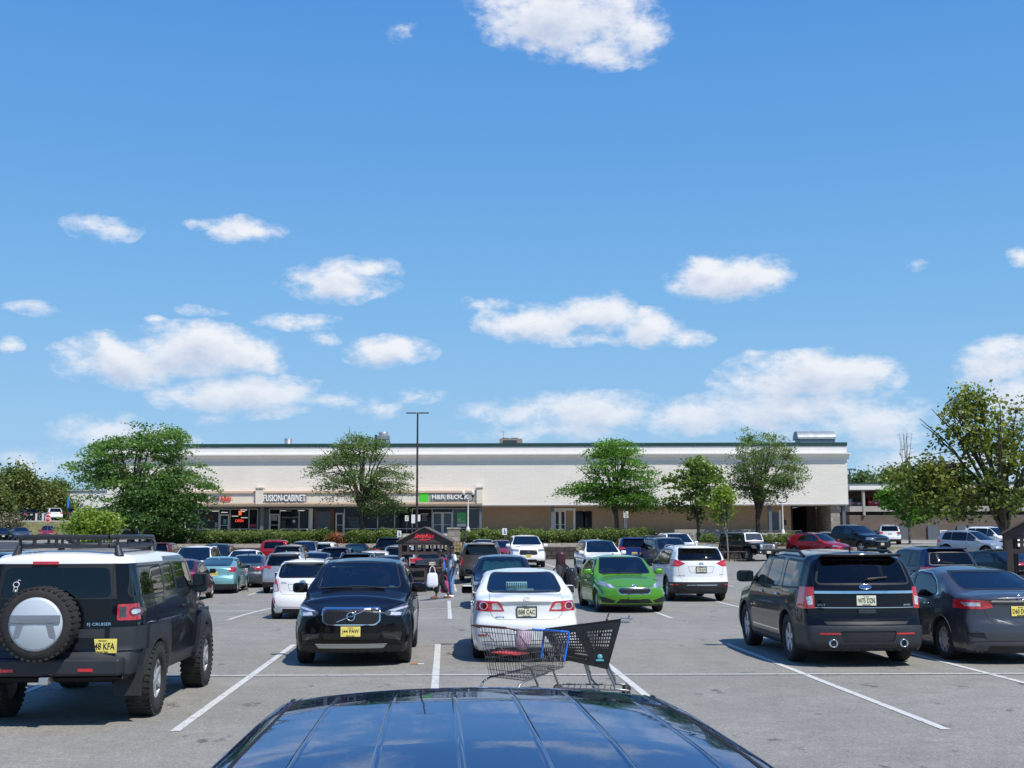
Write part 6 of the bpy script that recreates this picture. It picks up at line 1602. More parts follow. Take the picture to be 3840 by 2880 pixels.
def pickup_red():
    L, Wd, H = 5.4, 1.90, 1.80
    c = hull('suv', L, Wd, H, 3.25, 1.2, .39, zb=1.16, zh=1.16, zn=1.0, gc=.42, cowl=4.15, xrf=3.35, step=.10, tum=.26, tsm=.03, bulge_r=.04, tail=[(.42, .05), (.5, 0), (1.2, 0), (1.8, .02)])
    c['top'] = [(0, 1.19), (1.70, 1.19), (1.80, 1.70), (2.0, 1.78), (2.7, 1.80), (3.35, 1.75), (4.15, 1.20), (L-.5, 1.14), (L, 1.0)]
    c['crown'] = [(0, .03), (1.7, .03), (1.8, .06), (L, .1)]; c['belt'] = [(0, 1.14), (L, 1.0)]; c['to'] = .1; c['bl_r'] = .3
    p = at(1010, HOR, 74); z = Z(p.x, 74)
    root, B = start(c, 'parked_car', 'red pickup truck seen from behind with its tailgate closed', 'pickup truck', (p.x, 76.2, z), PI/2+YAW, 0, GROUPCARS)
    B.side([(2.75, 1.2), (3.75, 1.2), (3.4, 1.66), (2.75, 1.68)], 'window', G_MED, root); B.side([(1.95, 1.2), (2.68, 1.2), (2.68, 1.68), (1.98, 1.66)], 'window', G_MED, root)
    B.end(rounded([(-.64, 1.26), (.64, 1.26), (.56, 1.66), (-.56, 1.66)], .05), 'rear_window', G_DARK, root, False, xlim=2.6)
    B.end([(-.66, 1.26), (.66, 1.26), (.58, 1.70), (-.58, 1.70)], 'windscreen', G_MED, root, True, xlim=3.0)
    B.end([(.80, .80), (1.1, .80), (1.1, 1.12), (.80, 1.12)], 'taillight', M_RED, root, False, xlim=.3, mirror=True, off=.004)
    B.end([(-1, 0), (1, 0), (1, .66), (-1, .66)], 'rear_bumper', M_CHROME, root, False, xlim=.3, off=.05, skirt=.05)
    B.gap_end([(.76, 1.15), (.76, .68)], False, xlim=.3)
    xo = L/2; b = MB(); b.box(.10-xo, 1.68-xo, -.78, .78, 1.192, 1.20); b.build('bed_cover', M_TRIM, root)
    b = MB(); b.box(1.80-xo, 1.84-xo, -.14, .14, 1.735, 1.765); b.build('brake_light', M_RED, root)
    plate(root, c, 'NJ', .56, True, B=B, x=-.06); mirrors(c, root, M_TRIM, B); finish(c, B, root, PAINTS['red']); interior(c, root)
pickup_red()
# ------------------------------------------------------------ the shopping centre
def wallmat(name, col, bw, bh, bump=.4, mort=.02, var=.05):
    m, nt, out = newmat(name); p = N(nt, 'ShaderNodeBsdfPrincipled', inp={'Roughness': .75})
    tc = N(nt, 'ShaderNodeTexCoord'); sp = N(nt, 'ShaderNodeSeparateXYZ'); L_(nt, tc.outputs['Object'], sp.inputs[0])
    ad = N(nt, 'ShaderNodeMath', operation='ADD'); L_(nt, sp.outputs['X'], ad.inputs[0]); L_(nt, sp.outputs['Y'], ad.inputs[1])
    cb = N(nt, 'ShaderNodeCombineXYZ'); L_(nt, ad.outputs[0], cb.inputs[0]); L_(nt, sp.outputs['Z'], cb.inputs[1])
    b = N(nt, 'ShaderNodeTexBrick', inp={'Scale': 1, 'Mortar Size': mort, 'Brick Width': bw, 'Row Height': bh, 'Mortar Smooth': .3, 'Bias': 0})
    c = Vector(col); b.inputs['Color1'].default_value = (*(c*(1+var)), 1); b.inputs['Color2'].default_value = (*(c*(1-var)), 1); b.inputs['Mortar'].default_value = (*(c*.84), 1)
    L_(nt, cb.outputs[0], b.inputs['Vector'])
    n = N(nt, 'ShaderNodeTexNoise', inp={'Scale': .5, 'Detail': 6, 'Roughness': .65}); L_(nt, tc.outputs['Object'], n.inputs['Vector'])
    mp = N(nt, 'ShaderNodeMapping'); mp.inputs['Scale'].default_value = (.18, .18, 1.6); L_(nt, tc.outputs['Object'], mp.inputs[0])
    n2 = N(nt, 'ShaderNodeTexNoise', inp={'Scale': 1.3, 'Detail': 5, 'Roughness': .6}); L_(nt, mp.outputs[0], n2.inputs['Vector'])
    av = N(nt, 'ShaderNodeMath', operation='ADD'); L_(nt, n.outputs['Fac'], av.inputs[0]); L_(nt, n2.outputs['Fac'], av.inputs[1])
    mr = N(nt, 'ShaderNodeMapRange', inp={'From Min': .75, 'From Max': 1.25, 'To Min': .955, 'To Max': 1.03}); L_(nt, av.outputs[0], mr.inputs['Value'])
    s = N(nt, 'ShaderNodeVectorMath', operation='SCALE'); L_(nt, b.outputs['Color'], s.inputs[0]); L_(nt, mr.outputs[0], s.inputs['Scale']); L_(nt, s.outputs[0], p.inputs['Base Color'])
    nf = N(nt, 'ShaderNodeTexNoise', inp={'Scale': 5, 'Detail': 4}); L_(nt, mp.outputs[0], nf.inputs['Vector']); 
    iv = N(nt, 'ShaderNodeMath', operation='MULTIPLY_ADD'); L_(nt, b.outputs['Fac'], iv.inputs[0]); iv.inputs[1].default_value = -1; L_(nt, nf.outputs['Fac'], iv.inputs[2])
    bp = N(nt, 'ShaderNodeBump', inp={'Strength': bump, 'Distance': .02}); L_(nt, iv.outputs[0], bp.inputs['Height']); L_(nt, bp.outputs[0], p.inputs['Normal'])
    L_(nt, p.outputs[0], out.inputs[0]); return m
WHITEB = wallmat('painted_block', (.75, .705, .62), .9, .20, .5, .010, .018)
TANB = wallmat('tan_brick', (.42, .30, .19), .4, .13, .3, .02)
CREAM = plain('cream_stucco', (.68, .62, .52), .8, var=.06, scale=1.2)
TRIMW = plain('trim_white', (.74, .72, .67), .7, var=.04, scale=1)
PEACH = plain('trim_peach', (.62, .45, .32), .7)
GREENC = plain('coping_green', (.018, .055, .048), .4)
STEELC = plain('column_blue_grey', (.10, .115, .14), .6)
ALU = plain('frame_aluminium', (.55, .55, .54), .4, metal=.3)
SHOPG = plain('shop_glass', (.014, .016, .020), .06, spec=.22, var=.7, scale=.8)
SHOPG2 = plain('shop_glass_blue', (.06, .08, .11), .06, spec=.4, var=.3, scale=.5)
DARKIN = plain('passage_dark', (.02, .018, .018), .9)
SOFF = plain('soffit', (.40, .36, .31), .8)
STONE = wallmat('stone_pillar', (.30, .26, .21), .55, .38, 1, .05, .3)
D = 118.0
def X(px, Y=D): return at(px, HOR, Y).x
def Zp(py, Y=D): return at(1920, py, Y).z
ztop, zcor0, zcor1, zbrick, zsof = Zp(1662), Zp(1702), Zp(1708), Zp(1724), Zp(1888)
xl, xr_ = X(395), X(3186)
bd = empty('shopping_centre', (0, D, 2.06), 0, 'long white painted block shopping centre with a green roof edge and shops below', 'building')
oy, oz = D, 2.06
def bb(mb, x0, x1, y0, y1, z0, z1, mi=0, r=0):
    if r: mb.rbox(x0, x1, y0-oy, y1-oy, z0-oz, z1-oz, r, mi)
    else: mb.box(x0, x1, y0-oy, y1-oy, z0-oz, z1-oz, mi)
    return mb
bb(MB(), xl, xr_, D, D+42, zsof, zbrick+.3).build('upper_wall', WHITEB, bd)
m = MB(); bb(m, xl-.02, xr_+.02, D-.02, D+42, zbrick+.3, ztop-.35); m.build('parapet', TRIMW, bd)
m = MB(); m.prism([(0, zcor0-oz), (0, zbrick-.05-oz), (-.06, zbrick-oz), (-.10, zcor1-.25-oz), (-.42, zcor1-oz), (-.50, zcor1+.05-oz), (-.50, zcor0-oz)], xl-.1, xr_+.2, 0, Matrix(((0, 1, 0, 0), (1, 0, 0, -.005), (0, 0, 1, 0), (0, 0, 0, 1)))); m.build('cornice', TRIMW, bd)
m = MB(); m.prism([(D+42-oy, zcor0-oz), (D-.4-oy, zcor0-oz), (D-.4-oy, zcor1-.05-oz), (D-.1-oy, zbrick-oz), (D+42-oy, zbrick-oz)], 0, 0) if False else bb(m, xr_+.02, xr_+.32, D-.40, D+42, zcor1-.05, zcor0); m.build('side_cornice', TRIMW, bd)
bb(MB(), xl-.1, xr_+.06, D-.1, D+42, ztop-.33, ztop).build('coping', GREENC, bd)
bb(MB(), X(712), X(720), D-.03, D, zsof, zbrick-.1).build('corner_strip', TRIMW, bd)
bb(MB(), xl, X(2955), D+.2, D+42, 2.0, 2.10).build('shop_floor', CONC, bd)
# soffit and the recessed shop fronts
YS = D+3.0
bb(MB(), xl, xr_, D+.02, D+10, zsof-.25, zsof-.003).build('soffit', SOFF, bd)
bb(MB(), xl, xr_, D-.01, D+.25, zsof-.16, zsof-.002).build('soffit_edge', TRIMW, bd)
def fr(px0, px1, py0, py1, mat, name, Y=YS, dep=.1, par=None):
    return bb(MB(), X(px0, Y), X(px1, Y), Y-dep, Y, Zp(py1, Y), Zp(py0, Y)).build(name, mat, par or bd)
zfl = 2.10
bb(MB(), xl, X(1806, YS), YS+.02, YS+.3, zfl, zsof-.2).build('shop_glazing', SHOPG, bd)
bb(MB(), X(1806, YS), X(2968, YS), YS+.0, YS+.3, zfl, zsof-.2).build('brick_wall', TANB, bd)
# columns
for px in (978, 2073, 2347, 2893, 3171): 
    bb(MB(), X(px-6), X(px+6), D+.3, D+.8, 1.5, zsof-.25, r=.03).build('column', STEELC, bd)
bb(MB(), X(1797), X(1806), D+.3, D+.8, 2, zsof-.25).build('column', STEELC, bd)
# sign band that projects over the shops
def band(px0, px1):
    m = MB(); y0 = D-.65
    bb(m, X(px0), X(px1), y0, D-.003, Zp(1883), Zp(1848)); m.build('sign_band', CREAM, bd)
    m = MB(); bb(m, X(px0), X(px1), y0-.16, D-.004, Zp(1848), Zp(1840)); m.build('band_cap', PEACH, bd)
    m = MB(); bb(m, X(px0), X(px1), y0-.10, D-.005, Zp(1889), Zp(1883)); m.build('band_base', PEACH, bd)
band(560, 962); band(990, 1788)
for a, b_ in ((962, 990), (1788, 1810)):
    m = MB(); bb(m, X(a), X(b_), D-.95, D-.006, Zp(1889), Zp(1830), r=.02); bb(m, X(a-2), X(b_+2), D-1.05, D-.006, Zp(1830), Zp(1825)); m.build('band_pier', CREAM, bd)
# shop front frames (mullions, rails, doors) from the photograph
def mull(px, py0=1906, py1=2004, w=3): fr(px-w/2, px+w/2, py0, py1, ALU, 'mullion')
for px in (450, 520, 600, 669, 743, 820, 862, 933, 965): mull(px)
for px in (1009, 1049, 1121, 1158, 1291, 1352, 1416, 1480, 1546, 1620, 1698, 1756): mull(px)
for a, b_ in ((400, 818), (862, 966), (1050, 1160), (1292, 1618), (1700, 1800)): fr(a, b_, 1980, 1983, ALU, 'sill_rail'); 
for a, b_ in ((400, 966), (1009, 1160), (1546, 1800)): fr(a, b_, 1905, 1908, ALU, 'head_rail')
def door(px0, px1, py0, py1, mat=ALU, glass=SHOPG, n=1):
    o = None; Y = YS-.05
    for i in range(n):
        a = px0+(px1-px0)*i/n; b_ = px0+(px1-px0)*(i+1)/n; t = 5
        m = MB(); bb(m, X(a, Y), X(a+t, Y), Y-.12, Y, Zp(py1, Y), Zp(py0, Y)); bb(m, X(b_-t, Y), X(b_, Y), Y-.12, Y, Zp(py1, Y), Zp(py0, Y)); bb(m, X(a+t, Y), X(b_-t, Y), Y-.12, Y, Zp(py0+5, Y), Zp(py0, Y)); bb(m, X(a+t, Y), X(b_-t, Y), Y-.12, Y, Zp(py1, Y), Zp(py1-8, Y))
        o = m.build('shop_door', mat, bd)
        g = MB(); bb(g, X(a+t, Y), X(b_-t, Y), Y-.05, Y-.03, Zp(py1-8, Y), Zp(py0+5, Y)); g.build('pane', glass, o)
        g = MB(); bb(g, X(a+t, Y), X(b_-t, Y), Y-.16, Y-.12, Zp(1968, Y), Zp(1966, Y)); g.build('push_bar', ALU, o)
door(822, 859, 1926, 2003); door(1010, 1048, 1925, 2003); door(1258, 1290, 1922, 2003); door(1622, 1697, 1920, 2004, n=2, glass=SHOPG2); door(2079, 2122, 1915, 1992, TRIMW, n=2)
fr(2079, 2160, 1906, 1915, TRIMW, 'door_head'); fr(2150, 2158, 1915, 1992, TRIMW, 'door_post'); fr(2188, 2194, 1915, 1992, TRIMW, 'door_post')
fr(2158, 2220, 1918, 1992, SHOPG, 'side_window')
fr(1160, 1172, 1905, 2004, TRIMW, 'door_post'); fr(1177, 1186, 1908, 1995, plain('old_brick', (.16, .08, .06), .9, var=.3), 'brick_pier'); fr(1186, 1238, 1916, 1998, STEELC, 'shutter_panel'); fr(1238, 1252, 1908, 1995, plain('old_brick', (.16, .08, .06), .9), 'brick_pier')
fr(966, 1006, 1906, 2004, plain('shop_wall_blue', (.09, .11, .12), .8), 'shop_wall')
fr(1700, 1754, 1909, 1979, SHOPG2, 'blue_glass', dep=.02); fr(1758, 1797, 1909, 1979, SHOPG2, 'blue_glass', dep=.02)
fr(2895, 2922, 1925, 1990, SHOPG2, 'side_door'); fr(2888, 2895, 1915, 1990, TRIMW, 'door_post'); fr(2922, 2930, 1915, 1990, TRIMW, 'door_post'); fr(2940, 2950, 1952, 1972, SHOPG, 'notice_board')
# posters, neon, window writing
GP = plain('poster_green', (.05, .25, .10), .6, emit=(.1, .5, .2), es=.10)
p_ = fr(1714, 1748, 1922, 1960, GP, 'window_poster', dep=.14)
def wtext(s, px, py, hpx, wpx, mat, name, Y=YS-.16, par=None, shear=0, ext=.02, bold=.01):
    s_ = hpx*Y/4535; w_ = wpx*Y/4535; b = MB()
    text_mb(b, s, s_, Matrix.Translation((X(px, Y), Y-oy, Zp(py, Y)-oz)), 0, ext, width=w_, shear=shear, bold=bold)
    return b.build(name, mat, par or bd)
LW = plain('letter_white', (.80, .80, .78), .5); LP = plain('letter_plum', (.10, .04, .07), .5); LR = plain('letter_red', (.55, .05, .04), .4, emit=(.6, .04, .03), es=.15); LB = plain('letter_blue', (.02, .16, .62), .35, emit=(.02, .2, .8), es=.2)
NEON = plain('neon_red', (.8, .05, .03), .3, emit=(1, .08, .04), es=1.2); LGREY = plain('letter_grey', (.30, .32, .33), .5)
wtext('H&R', 1722, 1947, 5, 14, LW, 'poster_lettering'); wtext('BLOCK', 1731, 1955, 6, 27, LW, 'poster_lettering')
fr(1714, 1748, 1963, 1974, LW, 'window_notice', dep=.14)
wtext('OPEN', 896, 1950, 10, 30, NEON, 'open_neon', bold=.0)
b = MB(); Y = YS-.16; b.prism([(X(893, Y), Zp(1930, Y)-oz), (X(903, Y), Zp(1929, Y)-oz), (X(904, Y), Zp(1911, Y)-oz), (X(899, Y), Zp(1915, Y)-oz), (X(894, Y), Zp(1912, Y)-oz)], Y-.03-oy, Y-oy); b.build('neon_hand', plain('neon_orange', (.8, .12, .03), .3, emit=(1, .16, .04), es=1.0), bd)
wtext('731-7890', 780, 1951, 7, 46, plain('letter_dim', (.08, .16, .15), .5), 'window_lettering'); wtext('Nails', 782, 1936, 14, 40, plain('letter_dim_red', (.16, .05, .05), .5), 'window_lettering', shear=.3)
wtext('CABINETS', 1074, 1914, 6, 36, LGREY, 'window_lettering'); wtext('GRANITE & QUARTZ', 1086, 1939, 7, 62, LGREY, 'window_lettering')
for i in range(7): wtext('- - - -', 1062, 1948+i*5, 2, 14, LGREY, 'window_lettering')
fr(1098, 1106, 1948, 1958, LW, 'window_notice', dep=.14); fr(838, 849, 1944, 1962, plain('notice_teal', (.10, .33, .33), .5), 'door_notice', dep=.2); fr(1018, 1040, 1932, 1950, LGREY, 'door_notice', dep=.2)
fr(806, 816, 1956, 1974, LGREY, 'window_notice', dep=.14); fr(935, 960, 1962, 1975, plain('notice_red', (.3, .03, .05), .5), 'window_notice', dep=.14)
for (a, b_, c_) in ((1582, 1602, 1932), (1582, 1602, 1940), (1582, 1602, 1948)): fr(a, b_, c_, c_+3, LGREY, 'window_lettering', dep=.14)
fr(1578, 1606, 1925, 1928, ALU, 'poster_frame', dep=.14)
for i in range(9): fr(1300+i*2, 1345, 1938+i*5, 1940+i*5, plain('blind', (.10, .14, .18), .5), 'window_blind', dep=.06)
# interior ceiling lights seen through the glass
for px, py in ((806, 1913), (840, 1918), (912, 1909), (905, 1915), (1060, 1912), (1128, 1912), (880, 1932), (915, 1938)):
    fr(px-12, px+12, py, py+1.6, plain('tube_light', (.7, .7, .7), .5, emit=(1, .97, .9), es=.9), 'tube_light', dep=.08)
# ---- shop signs (each a thing)
def sign(name, label, parts, px0=None):
    o = None
    e_ = empty(name, (X(parts[0][1]), D-.67, Zp(parts[0][2])), 0, label, 'sign')
    for it in parts:
        if it[0] == 'panel':
            _, cx_, cy_, x0, x1, y0, y1, mat, y_ = it
            b = MB(); b.box(X(x0)-e_.location.x, X(x1)-e_.location.x, -y_-.03, -y_, Zp(y1)-e_.location.z, Zp(y0)-e_.location.z); b.build('panel', mat, e_)
        else:
            s, px, py, hp, wp, mat, sh, yy = it; b = MB(); k = D/4535
            text_mb(b, s, hp*k, Matrix.Translation((X(px)-e_.location.x, -yy, Zp(py)-e_.location.z)), 0, .06, width=wp*k, shear=sh, bold=.02); b.build('letters', mat, e_)
sign('shop_sign', 'NJ Nails sign in plum and red letters on the cream sign band', [('NJ', 814, 1868, 15, 24, LP, 0, .10), ('Nails', 850, 1867, 19, 42, LR, .3, .10)])
sign('shop_sign', 'white FUSION-CABINET letters on a grey panel', [('panel', 1077, 1866, 990, 1152, 1850, 1880, plain('sign_grey', (.30, .29, .27), .6), 0), ('FUSION-CABINET', 1070, 1866, 25, 158, LW, 0, .13)])
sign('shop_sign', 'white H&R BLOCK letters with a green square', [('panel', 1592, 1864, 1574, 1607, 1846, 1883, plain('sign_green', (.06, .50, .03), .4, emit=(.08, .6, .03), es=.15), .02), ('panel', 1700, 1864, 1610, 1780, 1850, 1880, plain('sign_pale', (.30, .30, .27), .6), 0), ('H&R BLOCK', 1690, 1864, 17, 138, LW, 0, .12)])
sign('shop_sign', 'red shop letters half hidden by the tree', [('C', 1343, 1866, 15, 13, LR, 0, .1), ('C', 1446, 1866, 12, 10, LR, 0, .1)])
e_ = empty('shop_sign', (X(665), D-.02, Zp(1774)), 0, 'big blue letters high on the wall behind the left tree', 'sign'); b = MB(); text_mb(b, 'ce', 33*D/4535, Matrix.Translation((0, -.12, 0)), 0, .1, width=58*D/4535, bold=.04); b.build('letters', LB, e_)
# ---- passage and stone pillar at the right end
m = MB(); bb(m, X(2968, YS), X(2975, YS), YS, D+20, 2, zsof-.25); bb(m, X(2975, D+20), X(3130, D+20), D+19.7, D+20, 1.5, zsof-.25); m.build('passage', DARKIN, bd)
bb(MB(), X(3122), X(3156), D+.4, D+6, 1, zsof-.26).build('stone_pillar', STONE, bd)
bb(MB(), X(3085), X(3122), D+6.1, D+20, 1, zsof-.26).build('passage_wall', plain('passage_brick', (.09, .07, .06), .9, var=.3), bd)
# ---- rooftop things
def on_roof(name, label, cat, px, py, Y): return empty(name, (X(px, Y), Y, ztop-.35), 0, label, cat)
GALV = plain('galvanised', (.27, .30, .32), .5, metal=.3, var=.2, scale=2); AC = plain('unit_beige', (.26, .23, .20), .7, var=.1); DK = plain('vent_dark', (.05, .05, .05), .6)
Yr = D+6
v = on_roof('roof_vent', 'round galvanised exhaust fan on the roof, leftmost', 'roof vent', 1074, 0, Yr)
s_ = Yr/4535; zr0 = ztop-.35
b = MB(); b.lathe([(.30, 0), (.30, .55), (.42, .58), (.42, .66), (.36, .68), (.40, 1.28), (.33, 1.36), (0, 1.38)], 20); b.build('fan_housing', GALV, v)
v = on_roof('roof_unit', 'tall galvanised cooling tower on the roof', 'cooling tower', 1434, 0, Yr)
b = MB(); b.rbox(-.62, .62, -.6, .6, .1, 1.62, .03); b.build('casing', GALV, v); b = MB(); b.lathe([(.44, 1.62), (.50, 1.98), (.46, 1.98), (.42, 1.66)], 20); b.build('fan_ring', GALV, v); b = MB(); b.tube([(-.15, -.66, .95), (.1, -.68, .85), (.16, -.68, .0)], .05, 8); b.build('pipe', DK, v)
b = MB(); b.rbox(-.85, -.68, -.3, .3, .3, 1.7, .03); b.build('side_panel', DK, v); b = MB(); b.box(-.63, .63, -.62, -.60, .62, .66); b.box(-.63, .63, -.62, -.60, 1.18, 1.22); b.build('seam', DK, v)
v = on_roof('roof_unit', 'low beige air conditioning unit in the middle of the roof', 'air conditioner', 1917, 0, Yr)
b = MB(); b.rbox(-1.18, 1.18, -.8, .8, .1, 1.22, .04); b.build('casing', AC, v); b = MB(); b.box(-.82, .62, -.84, -.801, .2, 1.05); b.build('coil_grille', DK, v)
for q in (-.55, .35): b = MB(); b.lathe([(.40, 1.22), (.42, 1.32), (.36, 1.34), (0, 1.30)], 16, 0, Matrix.Translation((q, 0, 0))); b.build('fan_ring', DK, v)
b = MB(); b.tube([(-.78, 0, 1.2), (-.78, 0, 2.0)], .018, 6); b.tube([(-.98, 0, 1.98), (-.58, 0, 1.98)], .018, 6); b.build('antenna', DK, v)
v = on_roof('skylight', 'barrel shaped metal rooflight at the right end of the roof', 'rooflight', 3067, 0, D+3)
b = MB(); b.rbox(-1.75, 1.8, -1, 1, .1, .95, .03); b.build('curb', GALV, v)
b = MB(); n = 14; pr = [(-1.15*math.cos(PI*i/n), .85+.85*math.sin(PI*i/n)) for i in range(n+1)]
b.prism(pr, -1.95, 1.85, 0, Matrix(((0, 1, 0, 0), (1, 0, 0, 0), (0, 0, 1, 0), (0, 0, 0, 1)))); b.build('barrel_hood', GALV, v)
o = MB(); o.tube([(0, 0, 0), (0, 0, 2.6)], .02, 6); q = o.build('roof_aerial', DK, None, loc=(X(1304, Yr), Yr, ztop-.35)); setn(q, 'thin whip aerial standing on the roof above the second tree', 'aerial')
# ---- parking structure at the right
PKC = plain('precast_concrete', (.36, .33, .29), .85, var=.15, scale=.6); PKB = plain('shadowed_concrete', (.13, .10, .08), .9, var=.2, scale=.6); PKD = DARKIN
YP = 140.0; pk = empty('parking_deck', (X(3500, YP), YP, 1.2), 0, 'two level concrete parking deck behind the trees on the right', 'building'); ox_ = pk.location.x
def pb(px0, px1, y0, y1, py0, py1, mat, name): 
    b = MB(); b.box(X(px0, YP)-ox_, X(px1, YP)-ox_, y0-YP, y1-YP, at(1920, py1, YP).z-1.2, at(1920, py0, YP).z-1.2); return b.build(name, mat, pk)
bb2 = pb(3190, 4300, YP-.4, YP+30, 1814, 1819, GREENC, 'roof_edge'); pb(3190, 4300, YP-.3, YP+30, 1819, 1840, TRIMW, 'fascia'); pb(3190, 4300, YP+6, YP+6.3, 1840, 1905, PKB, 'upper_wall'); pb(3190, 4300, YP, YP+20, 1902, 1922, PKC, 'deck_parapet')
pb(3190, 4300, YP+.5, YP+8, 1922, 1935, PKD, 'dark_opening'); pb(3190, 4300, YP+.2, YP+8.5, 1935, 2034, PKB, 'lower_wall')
for px in (3244, 3420, 3600, 3780): pb(px-4, px+4, YP-.1, YP+.4, 1836, 1936, PKC, 'column')
for a, b_ in ((3370, 3400), (3480, 3520), (3590, 3660), (3700, 3760)): pb(a, b_, YP-.02, YP+.15, 1975, 2030, STEELC, 'garage_door')
pb(3525, 3551, YP-.06, YP-.02, 1992, 2010, LW, 'wall_notice')
# a red vehicle on the deck and a lamp behind it
suv('red vehicle parked on the upper level of the parking deck', 'red', 3280, -(YP+3), 'rear', 4.7, 1.9, 1.75, 2.8, 1.0, .36)
o_ = [o for o in bpy.data.objects if o.get('label', '').startswith('red vehicle parked on')][0]; o_.location.z = at(1920, 1912, YP).z-.2
suv('grey vehicle parked on the upper level of the parking deck', 'grey', 3215, -(YP+3), 'rear', 4.7, 1.9, 1.6, 2.8, 1.0, .36)
o_ = [o for o in bpy.data.objects if o.get('label', '').startswith('grey vehicle parked on')][0]; o_.location.z = at(1920, 1912, YP).z-.2
# ---- distant buildings at the left
ld = empty('distant_building', (X(270, 175), 176, 4), 0, 'white flat roofed shop seen left of the big tree', 'building')
b = MB(); b.box(X(238, 175)-ld.location.x, X(420, 175)-ld.location.x, 0, 12, -1, at(1920, 1836, 175).z-4); b.build('wall', TRIMW, ld)
b = MB(); b.box(X(236, 175)-ld.location.x, X(422, 175)-ld.location.x, -.2, 12.1, at(1920, 1836, 175).z-3.99, at(1920, 1832, 175).z-4); b.build('roof_edge', ALU, ld)
b = MB(); b.box(X(262, 175)-ld.location.x, X(400, 175)-ld.location.x, -.1, -.0, .2, at(1920, 1900, 175).z-4); b.build('shop_window', SHOPG2, ld)
rd = empty('distant_house', (X(210, 215), 215, 4), 0, 'house with an orange red roof and grey chimney far left', 'building')
b = MB(); x0, x1 = X(150, 215)-rd.location.x, X(240, 215)-rd.location.x; zz = at(1920, 1893, 215).z-4; b.box(x0+.3, x1-.3, .5, 8, -1, zz); b.build('wall', CREAM, rd)
b = MB(); b.prism([(-.2, zz), (8.6, zz), (4.2, zz+2.6)], x0, x1, 0, Matrix(((0, 1, 0, 0), (1, 0, 0, 0), (0, 0, 1, 0), (0, 0, 0, 1)))); rf = b.build('roof', plain('roof_tile_red', (.42, .10, .05), .8, var=.2), rd)
b = MB(); b.rbox(X(165, 215)-rd.location.x, X(190, 215)-rd.location.x, 1.0, 2.6, zz, zz+2.6, .03); b.build('chimney', plain('chimney_grey', (.36, .34, .30), .8), rf)
# ------------------------------------------------------------ plants
import numpy as np
def leafmat(name, c0, c1, tr=.35):
    m, nt, out = newmat(name)
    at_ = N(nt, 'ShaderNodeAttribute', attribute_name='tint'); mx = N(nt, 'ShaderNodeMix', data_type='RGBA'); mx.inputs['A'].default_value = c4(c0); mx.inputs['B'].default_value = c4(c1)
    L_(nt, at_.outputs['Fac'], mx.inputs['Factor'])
    d = N(nt, 'ShaderNodeBsdfDiffuse'); t = N(nt, 'ShaderNodeBsdfTranslucent'); g = N(nt, 'ShaderNodeBsdfGlossy', inp={'Roughness': .45, 'Color': (.5, .5, .5, 1)})
    L_(nt, mx.outputs['Result'], d.inputs['Color'])
    sc = N(nt, 'ShaderNodeVectorMath', operation='MULTIPLY'); L_(nt, mx.outputs['Result'], sc.inputs[0]); sc.inputs[1].default_value = (1.3, 1.5, .6); L_(nt, sc.outputs[0], t.inputs['Color'])
    a = N(nt, 'ShaderNodeMixShader', inp={'Fac': tr}); L_(nt, d.outputs[0], a.inputs[1]); L_(nt, t.outputs[0], a.inputs[2])
    b = N(nt, 'ShaderNodeMixShader', inp={'Fac': .05}); L_(nt, a.outputs[0], b.inputs[1]); L_(nt, g.outputs[0], b.inputs[2]); L_(nt, b.outputs[0], out.inputs[0]); return m
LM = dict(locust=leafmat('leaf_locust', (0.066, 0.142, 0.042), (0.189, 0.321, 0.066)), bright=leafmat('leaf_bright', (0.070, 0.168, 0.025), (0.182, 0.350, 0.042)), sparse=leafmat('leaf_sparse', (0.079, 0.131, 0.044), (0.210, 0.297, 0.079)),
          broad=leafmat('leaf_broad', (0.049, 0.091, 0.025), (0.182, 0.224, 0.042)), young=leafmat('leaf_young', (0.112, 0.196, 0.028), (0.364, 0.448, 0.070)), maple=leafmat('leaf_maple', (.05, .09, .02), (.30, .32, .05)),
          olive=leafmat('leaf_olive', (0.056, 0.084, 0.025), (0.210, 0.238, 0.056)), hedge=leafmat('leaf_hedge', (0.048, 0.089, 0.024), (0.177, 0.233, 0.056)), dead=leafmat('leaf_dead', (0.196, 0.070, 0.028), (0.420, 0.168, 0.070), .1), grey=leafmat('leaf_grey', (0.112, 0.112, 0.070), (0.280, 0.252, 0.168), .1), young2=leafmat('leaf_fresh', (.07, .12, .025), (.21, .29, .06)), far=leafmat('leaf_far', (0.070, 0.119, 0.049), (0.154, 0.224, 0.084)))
BARK = plain('bark', (.07, .055, .042), .95, var=.35, scale=6, bump=1, bscale=14); BARKL = plain('bark_pale', (.25, .22, .18), .9, var=.25, scale=6)

